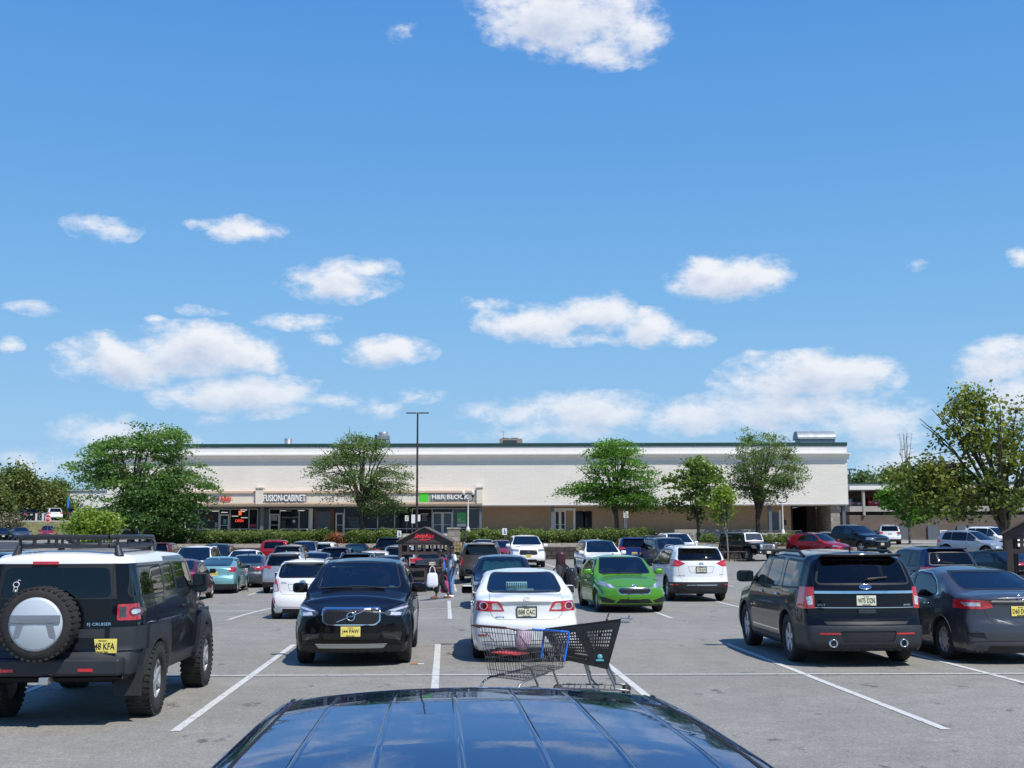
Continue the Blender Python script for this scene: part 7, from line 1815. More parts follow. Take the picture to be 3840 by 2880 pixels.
def leaves(name, pts, size, mat, parent, seed, flat=.4, asp=.5, tint=None, nrm_up=.3):
    """many small leaf faces at the given points"""
    rs = np.random.RandomState(seed); P = np.asarray(pts); n = len(P)
    d = rs.normal(size=(n, 3)); d[:, 2] *= flat; d /= np.linalg.norm(d, axis=1)[:, None]
    u = rs.normal(size=(n, 3)); u[:, 2] += nrm_up*2; s = np.cross(d, u); s /= np.linalg.norm(s, axis=1)[:, None]+1e-9
    L = size*rs.uniform(.45, 1.5, n)[:, None]
    up = np.cross(s, d)
    a = P; b = P+d*L*.5+s*L*asp*.5+up*L*.06; c = P+d*L; e = P+d*L*.5-s*L*asp*.5+up*L*.06
    V = np.stack([a, b, c, e], 1).reshape(-1, 3)
    me = bpy.data.meshes.new(name); me.vertices.add(4*n); me.vertices.foreach_set('co', V.ravel())
    me.loops.add(4*n); me.loops.foreach_set('vertex_index', np.arange(4*n)); me.polygons.add(n); me.polygons.foreach_set('loop_start', np.arange(n)*4)
    me.update(calc_edges=True)
    t = me.attributes.new('tint', 'FLOAT', 'POINT'); tv = tint if tint is not None else rs.uniform(0, 1, n)
    t.data.foreach_set('value', np.repeat(np.clip(tv, 0, 1), 4))
    return mobj(name, me, parent, [mat])

def tree(name, label, px, d, py_top, px0, px1, py_low, leafm, seed, n_spray=130, n_leaf=90, leaf=.17, spray=.75, lobes=None, fork=None, group='trees of the shopping centre', flatz=.35, trunk_r=.17, bark=None, limbs=9, hollow=.35, cat='tree', asp=.5, base_z=None, depth=None, vert=False):
    rs = np.random.RandomState(seed)
    bx = X(px, d); bz = Z(bx, d) if base_z is None else base_z
    root = empty(name, (bx, d, bz), 0, label, cat, group)
    x0 = X(px0, d)-bx; x1 = X(px1, d)-bx; top = at(1920, py_top, d).z-bz; low = max(at(1920, py_low, d).z-bz, .1)
    rx = (x1-x0)/2; cx = (x0+x1)/2; rz = (top-low)/2; cz = (top+low)/2; ry = depth or rx*.95
    lobes = lobes or [(0, 0, 1, 1)]
    # lobes: offsets and radii as fractions of the crown box
    sp = []
    while len(sp) < n_spray:
        l = lobes[rs.randint(len(lobes))]
        v = rs.normal(size=3); v /= np.linalg.norm(v); r = rs.uniform(hollow, 1)**(1/2.2)*rs.uniform(.86, 1.05)
        p = np.array([cx+(l[0]+v[0]*r*l[2])*rx, v[1]*r*l[2]*ry, cz+(l[1]+v[2]*r*l[3])*rz])
        if p[2] < low*.9: continue
        sp.append(p)
    sp = np.array(sp)
    fz = fork or max(low+.3, top*.22)
    mb = MB(); nodes = []; 
    tp = [Vector((0, 0, -.3)), Vector((.02, 0, fz*.4)), Vector((-.03, .02, fz))]
    mb.tube(tp, [trunk_r*1.25, trunk_r, trunk_r*.85], 9)
    # main limbs
    for i in range(limbs):
        a = 2*PI*i/limbs+rs.uniform(-.3, .3); q = rs.uniform(.25, .85) if i else 0.05
        tip = Vector((cx+math.cos(a)*rx*q, math.sin(a)*ry*q, cz+rz*(.85-.75*q**1.6 if not vert else .8-.3*q)))
        st = Vector((0, 0, fz*rs.uniform(.75, 1.0))); n = 9; pts = []
        ctrl = st+Vector((tip.x*.30, tip.y*.30, (tip.z-st.z)*.62))
        for k in range(n+1):
            t = k/n; p = st*(1-t)**2+ctrl*2*t*(1-t)+tip*t*t; w = .18*t*(1-t)*2
            pts.append(p+Vector(rs.uniform(-w, w, 3)))
        r0 = trunk_r*rs.uniform(.45, .62); mb.tube(pts, [max(.012, r0*(1-k/n)**.8+.012) for k in range(n+1)], 6, caps=False)
        nodes += [(p, k/n) for k, p in enumerate(pts) if k > 2]
    NP = np.array([[*p] for p, t in nodes])
    P = []; T = []
    for j, s in enumerate(sp):
        dd = NP-s; dd[:, 2] *= .7; dist = np.linalg.norm(dd, axis=1)+np.maximum(0, NP[:, 2]-s[2])*.8
        i = int(np.argmin(dist)); a = Vector(NP[i]); b = Vector(s)
        m_ = (a+b)/2+Vector((0, 0, .12*(b-a).length))
        pts = [a*(1-t)**2+m_*2*t*(1-t)+b*t*t for t in (0, .33, .66, 1)]
        mb.tube(pts, [.028, .022, .014, .006], 4, caps=False)
        out = Vector((s[0]-cx, s[1], 0)); out = out.normalized() if out.length > .1 else Vector((1, 0, 0))
        k = int(n_leaf*rs.uniform(.5, 1.4)); o = rs.normal(size=(k, 3))*np.array([spray*.5, spray*.5, spray*.5*flatz])
        hd = o[:, 0]*out.x+o[:, 1]*out.y; o[:, 2] -= np.maximum(hd, 0)**2*.35
        tt = rs.uniform(.15, 1, (k//4+1, 1)); along = np.array([*a])*(1-tt)+s*tt+rs.normal(size=(len(tt), 3))*.10
        pp = np.concatenate([s+o, along]); P.append(pp)
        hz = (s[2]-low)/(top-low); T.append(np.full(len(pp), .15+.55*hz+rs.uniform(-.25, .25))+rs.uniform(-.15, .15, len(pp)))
    mb.build('trunk', bark or BARK, root, raw=True)
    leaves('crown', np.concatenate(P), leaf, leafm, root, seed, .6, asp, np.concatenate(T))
    return root
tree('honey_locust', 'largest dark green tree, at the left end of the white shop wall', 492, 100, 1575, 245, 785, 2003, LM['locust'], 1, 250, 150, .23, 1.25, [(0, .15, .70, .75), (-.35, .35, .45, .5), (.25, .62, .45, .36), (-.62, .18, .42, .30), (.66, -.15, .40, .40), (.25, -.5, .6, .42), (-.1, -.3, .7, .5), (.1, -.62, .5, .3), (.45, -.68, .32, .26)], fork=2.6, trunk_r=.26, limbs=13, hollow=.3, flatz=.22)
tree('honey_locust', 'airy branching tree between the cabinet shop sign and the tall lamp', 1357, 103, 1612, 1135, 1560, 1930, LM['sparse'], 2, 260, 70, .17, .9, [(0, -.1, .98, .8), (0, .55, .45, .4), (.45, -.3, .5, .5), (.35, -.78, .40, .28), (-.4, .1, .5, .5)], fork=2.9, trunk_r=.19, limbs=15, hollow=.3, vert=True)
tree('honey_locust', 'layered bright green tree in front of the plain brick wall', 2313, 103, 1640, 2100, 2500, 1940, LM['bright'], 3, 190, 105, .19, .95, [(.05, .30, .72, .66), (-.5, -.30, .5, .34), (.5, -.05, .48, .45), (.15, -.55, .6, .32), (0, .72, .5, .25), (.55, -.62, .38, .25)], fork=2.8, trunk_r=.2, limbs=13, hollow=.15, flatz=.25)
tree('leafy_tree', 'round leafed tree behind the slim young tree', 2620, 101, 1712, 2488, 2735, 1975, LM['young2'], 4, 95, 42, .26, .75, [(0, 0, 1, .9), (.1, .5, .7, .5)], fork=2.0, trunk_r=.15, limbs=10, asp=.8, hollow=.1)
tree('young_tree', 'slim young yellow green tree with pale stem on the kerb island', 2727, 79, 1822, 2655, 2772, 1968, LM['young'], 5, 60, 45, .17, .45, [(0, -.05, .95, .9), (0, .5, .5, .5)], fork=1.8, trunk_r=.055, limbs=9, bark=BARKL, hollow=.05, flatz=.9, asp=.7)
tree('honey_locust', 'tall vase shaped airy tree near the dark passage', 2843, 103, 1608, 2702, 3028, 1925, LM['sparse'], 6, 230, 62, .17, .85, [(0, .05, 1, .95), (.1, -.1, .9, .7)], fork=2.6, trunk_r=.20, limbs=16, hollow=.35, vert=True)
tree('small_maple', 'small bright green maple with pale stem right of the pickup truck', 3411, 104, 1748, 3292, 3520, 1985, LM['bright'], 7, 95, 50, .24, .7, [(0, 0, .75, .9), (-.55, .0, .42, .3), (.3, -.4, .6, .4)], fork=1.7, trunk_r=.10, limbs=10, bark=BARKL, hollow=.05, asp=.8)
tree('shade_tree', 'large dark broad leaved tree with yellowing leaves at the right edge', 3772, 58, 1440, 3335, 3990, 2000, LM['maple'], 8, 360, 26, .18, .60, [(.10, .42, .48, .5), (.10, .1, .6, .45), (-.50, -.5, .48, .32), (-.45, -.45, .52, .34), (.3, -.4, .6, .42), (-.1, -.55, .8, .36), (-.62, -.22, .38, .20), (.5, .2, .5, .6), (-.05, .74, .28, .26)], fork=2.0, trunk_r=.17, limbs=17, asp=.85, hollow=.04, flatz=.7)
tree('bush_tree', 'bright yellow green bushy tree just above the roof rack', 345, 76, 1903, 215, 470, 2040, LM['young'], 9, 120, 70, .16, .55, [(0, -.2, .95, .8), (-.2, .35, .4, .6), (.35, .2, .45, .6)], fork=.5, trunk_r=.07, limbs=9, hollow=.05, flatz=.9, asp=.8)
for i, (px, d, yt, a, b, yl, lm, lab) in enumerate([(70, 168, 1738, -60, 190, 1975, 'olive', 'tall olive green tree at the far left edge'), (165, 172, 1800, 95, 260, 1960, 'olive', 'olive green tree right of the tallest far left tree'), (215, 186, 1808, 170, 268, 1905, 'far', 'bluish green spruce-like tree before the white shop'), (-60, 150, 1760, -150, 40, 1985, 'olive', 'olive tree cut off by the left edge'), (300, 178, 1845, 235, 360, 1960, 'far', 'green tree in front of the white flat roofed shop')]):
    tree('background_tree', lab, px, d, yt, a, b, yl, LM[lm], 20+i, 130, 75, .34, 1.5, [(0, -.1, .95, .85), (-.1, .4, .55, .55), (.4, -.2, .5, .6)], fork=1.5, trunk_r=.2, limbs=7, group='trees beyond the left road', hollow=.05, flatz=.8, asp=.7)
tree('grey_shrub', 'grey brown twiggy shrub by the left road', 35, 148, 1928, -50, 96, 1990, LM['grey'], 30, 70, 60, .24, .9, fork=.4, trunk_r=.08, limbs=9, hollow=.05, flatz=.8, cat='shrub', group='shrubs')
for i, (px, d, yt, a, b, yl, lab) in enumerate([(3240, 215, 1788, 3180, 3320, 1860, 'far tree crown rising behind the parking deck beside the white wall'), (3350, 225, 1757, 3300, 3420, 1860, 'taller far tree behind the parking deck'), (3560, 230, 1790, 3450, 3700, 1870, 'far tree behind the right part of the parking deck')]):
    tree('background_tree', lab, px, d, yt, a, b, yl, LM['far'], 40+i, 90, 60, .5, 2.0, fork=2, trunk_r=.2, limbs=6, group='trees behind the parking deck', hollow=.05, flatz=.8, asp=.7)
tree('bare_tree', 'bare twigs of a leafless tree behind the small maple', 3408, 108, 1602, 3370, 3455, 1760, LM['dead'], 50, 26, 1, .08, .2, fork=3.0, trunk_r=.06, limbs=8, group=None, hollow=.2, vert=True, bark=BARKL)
# shrubs: shaped from leaves only, four forms, copied and turned
def shrub_mesh(w, h, dpt, seed, mat, n=1500, leaf=.14):
    rs = np.random.RandomState(seed); P = []; T = []
    for k in range(26):
        v = rs.normal(size=3); v /= np.linalg.norm(v); v[2] = abs(v[2]); c = np.array([v[0]*w*.40, v[1]*dpt*.36, h*.18+v[2]*h*.52])
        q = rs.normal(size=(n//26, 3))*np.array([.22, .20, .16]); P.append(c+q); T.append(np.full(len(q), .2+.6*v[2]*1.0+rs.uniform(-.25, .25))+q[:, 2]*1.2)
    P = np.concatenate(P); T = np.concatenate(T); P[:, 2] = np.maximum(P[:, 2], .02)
    o = leaves('foliage', P, leaf, mat, None, seed, .8, .6, T); return o
def shrub(name, label, x, y, w, h, seed, mat, cat='shrub', group='shrubs', src=None, **k):
    e_ = empty(name, (x, y, Z(x, y)), rnd.uniform(-.5, .5) if src is None else rnd.uniform(0, 6.28), label, cat, group)
    if src: o = src.copy(); COL.objects.link(o)
    else: o = shrub_mesh(w, h, w*.8, seed, mat, **k)
    o.parent = e_; e_.scale = (1, 1, rnd.uniform(.92, 1.12))
    if src is None:
        b = MB()
        for q in range(5): a = q*1.3; b.tube([(0, 0, -.1), (math.cos(a)*w*.12, math.sin(a)*w*.12, h*.3), (math.cos(a)*w*.28, math.sin(a)*w*.28, h*.62)], [.03, .02, .008], 5)
        b.build('stems', BARK, e_)
    return o
srcs = []
names = ['left end of the hedge under the nail shop', 'hedge shrub']
def hedge_row(px0, px1, Y, where, step=1.35, hh=1.35):
    x = X(px0, Y)+.6; n = 0; xe = X(px1, Y)
    while x < xe-.3:
        for row in (0, 1):
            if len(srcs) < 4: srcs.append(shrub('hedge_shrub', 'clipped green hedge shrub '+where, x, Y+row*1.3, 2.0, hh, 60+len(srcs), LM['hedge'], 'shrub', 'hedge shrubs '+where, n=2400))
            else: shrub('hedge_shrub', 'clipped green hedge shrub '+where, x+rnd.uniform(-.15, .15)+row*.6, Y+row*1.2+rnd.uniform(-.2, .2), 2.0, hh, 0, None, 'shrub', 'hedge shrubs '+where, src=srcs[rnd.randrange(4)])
        x += step; n += 1
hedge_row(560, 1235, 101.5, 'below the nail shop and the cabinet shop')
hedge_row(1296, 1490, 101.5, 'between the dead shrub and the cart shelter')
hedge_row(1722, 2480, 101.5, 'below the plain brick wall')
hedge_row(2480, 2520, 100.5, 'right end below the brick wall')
shrub('dead_shrub', 'dead rust brown shrub in the gap of the hedge', X(1262, 101.5), 101.3, 1.6, 1.3, 70, LM['dead'], n=1300)
shrub('shrub', 'orange tinted shrub before the entrance railing', X(2892, 100), 100, 2.4, 1.25, 71, LM['broad'], n=1600)
shrub('shrub', 'dark green shrub beside the fire hydrant', X(2972, 100), 100.4, 2.0, 1.2, 72, LM['hedge'], n=1500)
shrub('shrub', 'low green plant behind the cart shelter', X(1640, 80), 80.5, 1.9, 1.3, 73, LM['locust'], n=1300, leaf=.2)
shrub('shrub', 'small shrub at the trunk of the leafy tree', X(2652, 99), 99, 1.3, 1.0, 74, LM['hedge'], n=900)
# ------------------------------------------------------------ street furniture
BRONZE = plain('pole_bronze', (.035, .024, .022), .45); BROWN = plain('shelter_brown', (.055, .038, .034), .6, var=.2, scale=3); WPOST = plain('post_white', (.7, .7, .68), .5)
xp = X(1563, 76)
e_ = empty('lamp_post', (xp, 76, Z(xp, 76)), 0, 'tall dark lamp post with two flat heads rising behind the cart shelter', 'lamp post')
zt = at(1563, 1547, 76).z-e_.location.z
b = MB(); b.tube([(0, 0, .7), (0, 0, zt)], [.085, .055], 10); b.build('pole', BRONZE, e_)
b = MB(); b.lathe([(.25, -.2), (.25, .70), (.1, .72)], 14); b.build('base', CONC, e_)
for s in (-1, 1): b = MB(); b.rbox(min(s*.08, s*.72), max(s*.08, s*.72), -.14, .14, zt-.06, zt, .02); b.build('lamp_head', BRONZE, e_)
for s in (-1, 1): b = MB(); b.box(s*.11-.07 if s < 0 else .05, s*.11+.07 if s > 0 else -.05, -.08, -.06, 4.0-1.0, 4.7-1.0); 
b = MB(); b.box(-.34, -.10, -.11, -.09, at(1563, 1962, 76).z-e_.location.z, at(1563, 1930, 76).z-e_.location.z); b.build('notice', WPOST, e_)
b = MB(); b.box(.06, .22, -.11, -.09, at(1563, 1955, 76).z-e_.location.z, at(1563, 1930, 76).z-e_.location.z); b.build('notice', WPOST, e_)
# globe lamp on the walk
def globe(px, Y, py0, py1, label, two=True):
    x = X(px, Y); z0 = Z(x, Y) if py1 is None else at(px, py1, Y).z; zt = at(px, py0, Y).z-z0
    e_ = empty('globe_lamp', (x, Y, z0), 0, label, 'lamp post', 'globe lamps')
    b = MB(); b.tube([(0, 0, 0), (0, 0, zt-.9)], [.07, .055], 8); b.lathe([(.2, 0), (.2, .2), (.09, .45), (.07, .5)], 12); b.build('pole', WPOST if two else BRONZE, e_)
    for s in (-1, 1):
        b = MB(); b.tube([(0, 0, zt-.95), (s*.18, 0, zt-1.0), (s*.42, 0, zt-.9), (s*.42, 0, zt-.62)], .035, 7); b.lathe([(.06, zt-.65), (.14, zt-.5), (.15, zt-.45)], 12, 0, Matrix.Translation((s*.42, 0, 0))); a_ = b.build('bracket', BRONZE, e_)
        b = MB(); b.lathe([(.13, zt-.45), (.19, zt-.3), (.17, zt-.12), (.07, zt-.02), (0, zt)], 14, 0, Matrix.Translation((s*.42, 0, 0))); b.build('globe', plain('globe_glass', (.62, .60, .55), .2, spec=.7), a_)
globe(1755, 108, 1838, 1995, 'two globe lamp with a white pole in front of the tax shop')
globe(693, 108, 1905, 2020, 'two globe lamp with a white foot beside the largest tree')
globe(2937, 108, 1843, 2005, 'two globe lamp between the vase shaped tree and the passage')
# small signs
def sgn(px, py0, py1, wpx, Y, label, face=None, name='parking_sign', post=True, cat='sign', text=None, zb=None):
    x = X(px, Y); z0 = Z(x, Y); e_ = empty(name, (x, Y, z0), 0, label, cat)
    za, zb_ = at(px, py1, Y).z-z0, at(px, py0, Y).z-z0; w = wpx*Y/4535/2
    b = MB(); b.tube([(0, .03, 0), (0, .03, zb_-.05)], .025, 6); b.build('post', STEELC, e_)
    b = MB(); b.rbox(-w, w, -.012, .012, za, zb_, .006); b.build('plate', LW, e_)
    if face == 'wheelchair':
        b = MB(); b.tube([(w*.35*math.cos(t)-.0, -.02, za+(zb_-za)*.42+w*.5*math.sin(t)) for t in [k*PI/8-2.4 for k in range(13)]], .02, 5); b.tube([(0, -.02, za+(zb_-za)*.75), (0, -.02, za+(zb_-za)*.5), (w*.4, -.02, za+(zb_-za)*.45), (w*.5, -.02, za+(zb_-za)*.25)], .022, 5); b.sup((0, -.02, za+(zb_-za)*.85), (.06, .02, .06), 1, 6); b.build('symbol', plain('sign_blue', (.02, .10, .45), .5), e_)
    if face == 'lines':
        b = MB()
        for k in range(3): b.box(-w*.6, w*.6, -.018, -.013, za+(zb_-za)*(.25+.22*k), za+(zb_-za)*(.33+.22*k))
        b.build('lettering', STEELC, e_)
sgn(1497, 1990, 2013, 15, 82, 'blue and white disabled parking sign left of the cart shelter', 'wheelchair')
sgn(1892, 1981, 2006, 17, 82, 'white disabled parking sign above the red car', 'wheelchair')
sgn(1525, 1933, 1954, 14, 104, 'small white notice sign above the cart shelter roof', 'lines')
sgn(2348, 1917, 1942, 18, 107, 'white notice sign right of the bright green tree trunk', 'lines')
# stop sign at the left road
x = X(177, 118); e_ = empty('stop_sign', (x, 118, Z(x, 118)), .25, 'red stop sign on a thin post before the red suv', 'stop sign'); k = 118/4535
zc = at(177, 1944, 118).z-e_.location.z
b = MB(); b.tube([(0, .03, 0), (0, .03, zc)], .03, 6); b.build('post', STEELC, e_)
b = MB(); r_ = 15*k; b.prism([(r_*.72*math.cos(PI/8+i*PI/4), zc+r_*1.05*math.sin(PI/8+i*PI/4)) for i in range(8)], -.005, .02); b.build('rim', LW, e_)
b = MB(); r_ = 13.5*k; b.prism([(r_*.72*math.cos(PI/8+i*PI/4), zc+r_*1.05*math.sin(PI/8+i*PI/4)) for i in range(8)], -.012, -.006); b.build('face', plain('stop_red', (.55, .01, .015), .5), e_)
b = MB(); text_mb(b, 'STOP', .22, Matrix.Translation((0, -.02, zc)), 0, .005, width=.5, bold=.01); b.build('lettering', LW, e_)
# blue banners / signs far left
for px, py0, py1, w in ((251, 1866, 1903, 8),): sgn(px, py0, py1, w, 170, 'blue banner sign before the white flat roofed shop' if w < 20 else 'small blue panel sign right of the blue banner', None, 'banner_sign')
for o in bpy.data.objects:
    if o.name.startswith('plate') and o.parent and o.parent.name.startswith('banner_sign'): o.data.materials.clear(); o.data.materials.append(LB)
for px in (133, 158, 281):
    p = X(px, 149); b = MB(); b.rbox(-.1, .1, -.1, .1, 0, .9, .02); setn(b.build('bollard', WPOST, None, (p, 149, Z(p, 156)-.1)), 'short white post at the edge of the upper lot', 'bollard', 'white posts of the upper lot')
# fire hydrant
x = X(2998, 98); e_ = empty('fire_hydrant', (x, 98, Z(x, 98)+.05), 0, 'silver fire hydrant in front of the dark passage', 'hydrant')
b = MB(); b.lathe([(.2, 0), (.2, .06), (.13, .1), (.13, .6), (.17, .64), (.17, .7), (.12, .85), (.04, .95), (0, .97)], 14); b.tube([(-.26, 0, .5), (.26, 0, .5)], .07, 8); b.build('barrel', M_SILVER, e_)
# entrance railing
e_ = empty('hand_rail', (X(2905, 110), 110, Z(X(2905, 110), 110)), 0, 'grey hand rail of the ramp in front of the side entrance', 'railing'); w = (3015-2815)*110/4535/2
b = MB()
for z in (.5, .95): b.tube([(-w, 0, z+.2), (w, 0, z+.2)], .03, 6)
for i in range(9): b.tube([(-w+i*w/4, 0, 0), (-w+i*w/4, 0, 1.15)], .03, 6)
b.build('rail', STEELC, e_)
# low ramp wall left of it
x0, x1 = X(2530, 108), X(2830, 108); b = MB(); b.rbox(x0, x1, 108, 108.3, 1.4, 2.4, .02); setn(b.build('ramp_wall', CONC), 'low concrete ramp wall behind the leafy tree', 'wall')
# black swing gate / rail frame by the jeep
x = X(2706, 77); e_ = empty('metal_barrier', (x, 77, Z(x, 77)), 0, 'low black metal barrier frame beside the jeep', 'barrier'); b = MB(); w = .95
b.tube([(-w, 0, 0), (-w, 0, 1.15), (-.1, 0, 1.15), (-.1, 0, .62), (-w, 0, .62)], .035, 6); b.tube([(-w, 0, .12), (1.6, .4, .12)], .04, 6); b.tube([(-.1, 0, .62), (1.5, .3, .62)], .035, 6)
for i in range(5): b.tube([(.1+i*.35, .05*i, 0), (.1+i*.35, .05*i, .62)], .03, 6)
b.build('frame', BRONZE, e_)
# timber planter and lattice by the steps
x = X(1702, 88); b = MB(); b.rbox(-.45, .45, -.4, .4, 0, 1.3, .03); b.rbox(-.5, .5, -.45, .45, 1.3, 1.42, .02); setn(b.build('stone_pier', STONE, None, (x, 88, 1.1)), 'squat stone pier with cap right of the cart shelter', 'pier')
x = X(1712, 83); e_ = empty('wire_fence', (x, 83.2, .28), 0, 'wire fence panel over straw coloured bank right of the cart shelter', 'fence'); b = MB()
for i in range(7): b.tube([(-.6+i*.2, 0, 0), (-.6+i*.2, 0, 1.35)], .014, 5)
for i in range(5): b.tube([(-.6, 0, .15+i*.28), (.6, 0, .15+i*.28)], .014, 5)
b.tube([(.62, 0, 0), (.62, 0, 2.2)], .035, 6); b.build('mesh_panel', DK, e_)
b = MB(); b.box(-.75, .6, .25, .3, 0, 1.2); b.build('straw_bank', plain('straw', (.33, .26, .12), .9, var=.4, scale=6), e_)
# lamp pole beyond the deck
x = X(3194, 190); b = MB(); b.tube([(0, 0, 0), (0, 0, at(1920, 1762, 190).z-1.3)], .12, 8); zt = at(1920, 1762, 190).z-1.3; b.box(-.5, .9, -.15, .15, zt-.1, zt+.05); setn(b.build('lamp_post', DK, None, (x, 190, 1.3)), 'dark double lamp post on the deck just right of the white wall', 'lamp post')
# little bird
p = G(928, 2219); e_ = empty('bird', (p.x, p.y, p.z), .6, 'small dark bird on the asphalt beside the teal sedan', 'bird'); k = MB()
k.sup((0, 0, .15), (.24, .12, .12), .9, 8, 0, rot3(0, -.5, 0)); k.sup((.11, 0, .27), (.09, .08, .08), 1, 8); k.tube([(.14, 0, .27), (.20, 0, .265)], [.014, .003], 5); k.tube([(-.08, 0, .12), (-.24, 0, .05)], [.035, .015], 6)
for s in (-1, 1): k.tube([(0, s*.03, .10), (.01, s*.03, 0)], .007, 4)
k.build('body', DK, e_)
# litter
for px, py, c_, lab in ((1563, 2492, 'orange', 'small orange and white litter scrap beside the black suv'), (2055, 2395, 'white', '')):
    if not lab: continue
    p = G(px, py); b = MB(); b.box(-.10, .02, -.02, .03, .008, .02); b.box(.02, .11, -.03, .02, .008, .016, 1); setn(b.build('litter', [plain('litter_orange', (.6, .2, .06), .6), LW], None, (p.x, p.y, p.z)), lab, 'litter')
p = G(2120, 2602); 

# ------------------------------------------------------------ cart shelters
def shelter(px, d, rz, label, w=1.98, L=5.2, H=2.62, eave=2.0, sign=True):
    x = X(px, d); z = Z(x, d); e_ = empty('cart_shelter', (x, d, z), rz, label, 'cart shelter', 'cart shelters')
    P = .075
    for (sx_, y) in ((-1, 0), (1, 0), (-1, L/2), (1, L/2), (-1, L), (1, L)):
        b = MB(); b.rbox(sx_*w/2-P, sx_*w/2+P, y-P, y+P, -.2, eave, .012); b.build('post', BROWN, e_)
    for y in (0, L):
        b = MB(); b.prism([(-w/2-P, eave), (w/2+P, eave), (w/2+P, eave+.06), (0, H-.03), (-w/2-P, eave+.06)], y-.06, y+.02); g = b.build('gable', BROWN, e_)
        if y == 0 and sign:
            b = MB(); M = Matrix.Translation((-.01, -.075, eave+.26)); text_mb(b, 'ShopRite', .24, M, 0, .008, width=.80, shear=.28, bold=.012); b.tube([(-.22, -.075, eave+.11), (.0, -.075, eave+.105), (.26, -.075, eave+.15)], .013, 5); b.build('lettering', plain('shop_red', (.75, .03, .05), .5, emit=(.8, .03, .05), es=.35), g)  # painted letters, not a lamp; slight emission added to brighten the red
    for s in (-1, 1):
        b = MB(); b.add([(0, -.18, H), (0, L+.18, H), (s*(w/2+.16), L+.18, eave+.02), (s*(w/2+.16), -.18, eave+.02), (0, -.18, H+.04), (0, L+.18, H+.04), (s*(w/2+.16), L+.18, eave+.07), (s*(w/2+.16), -.18, eave+.07)], [(0, 1, 2, 3), (7, 6, 5, 4), (0, 4, 5, 1), (1, 5, 6, 2), (2, 6, 7, 3), (3, 7, 4, 0)]); b.build('roof_panel', plain('roof_felt', (.10, .085, .08), .8, var=.15), e_)
    for s in (-1, 1):
        b = MB()
        for z_ in (.18, .50, .86, 1.58, 1.92): b.box(s*w/2-.03, s*w/2+.03, P, L-P, z_-.06, z_+.06)
        for k_ in range(1, 10): b.box(s*w/2-.025, s*w/2+.025, k_*L/10-.04, k_*L/10+.04, 1.58, 1.92)
        b.build('side_rails', BROWN, e_)
    b = MB()
    for z_ in (.86, 1.58, 1.92): b.box(-w/2+P, w/2-P, L-.03, L+.03, z_-.06, z_+.06)
    for k_ in range(1, 6): b.box(-w/2+k_*w/6-.04, -w/2+k_*w/6+.04, L-.025, L+.025, 1.58, 1.92)
    b.build('back_rails', BROWN, e_)
    b = MB()
    for z_ in (.24, .55, .92): b.box(-w/2+P, .10, -.03, .03, z_-.055, z_+.055)
    b.box(-.0, .10, -.03, .03, 0, .92); b.build('front_rails', BROWN, e_)
    b = MB(); b.box(-w/2+P, w/2-P, -.04, .04, 1.52, 1.64) ; b.box(-w/2+P, w/2-P, -.04, .04, 1.90, eave)
    for k_ in range(1, 6): b.box(-w/2+k_*w/6-.045, -w/2+k_*w/6+.045, -.03, .03, 1.64, 1.90)
    b.build('front_transom', BROWN, e_)
    return e_
SH = shelter(1592, 49.5, .03, 'brown timber cart shelter with red shop name on its gable')
shelter(3925, 31.0, -.42, 'dark timber cart shelter cut off by the right edge', w=1.8, sign=False)

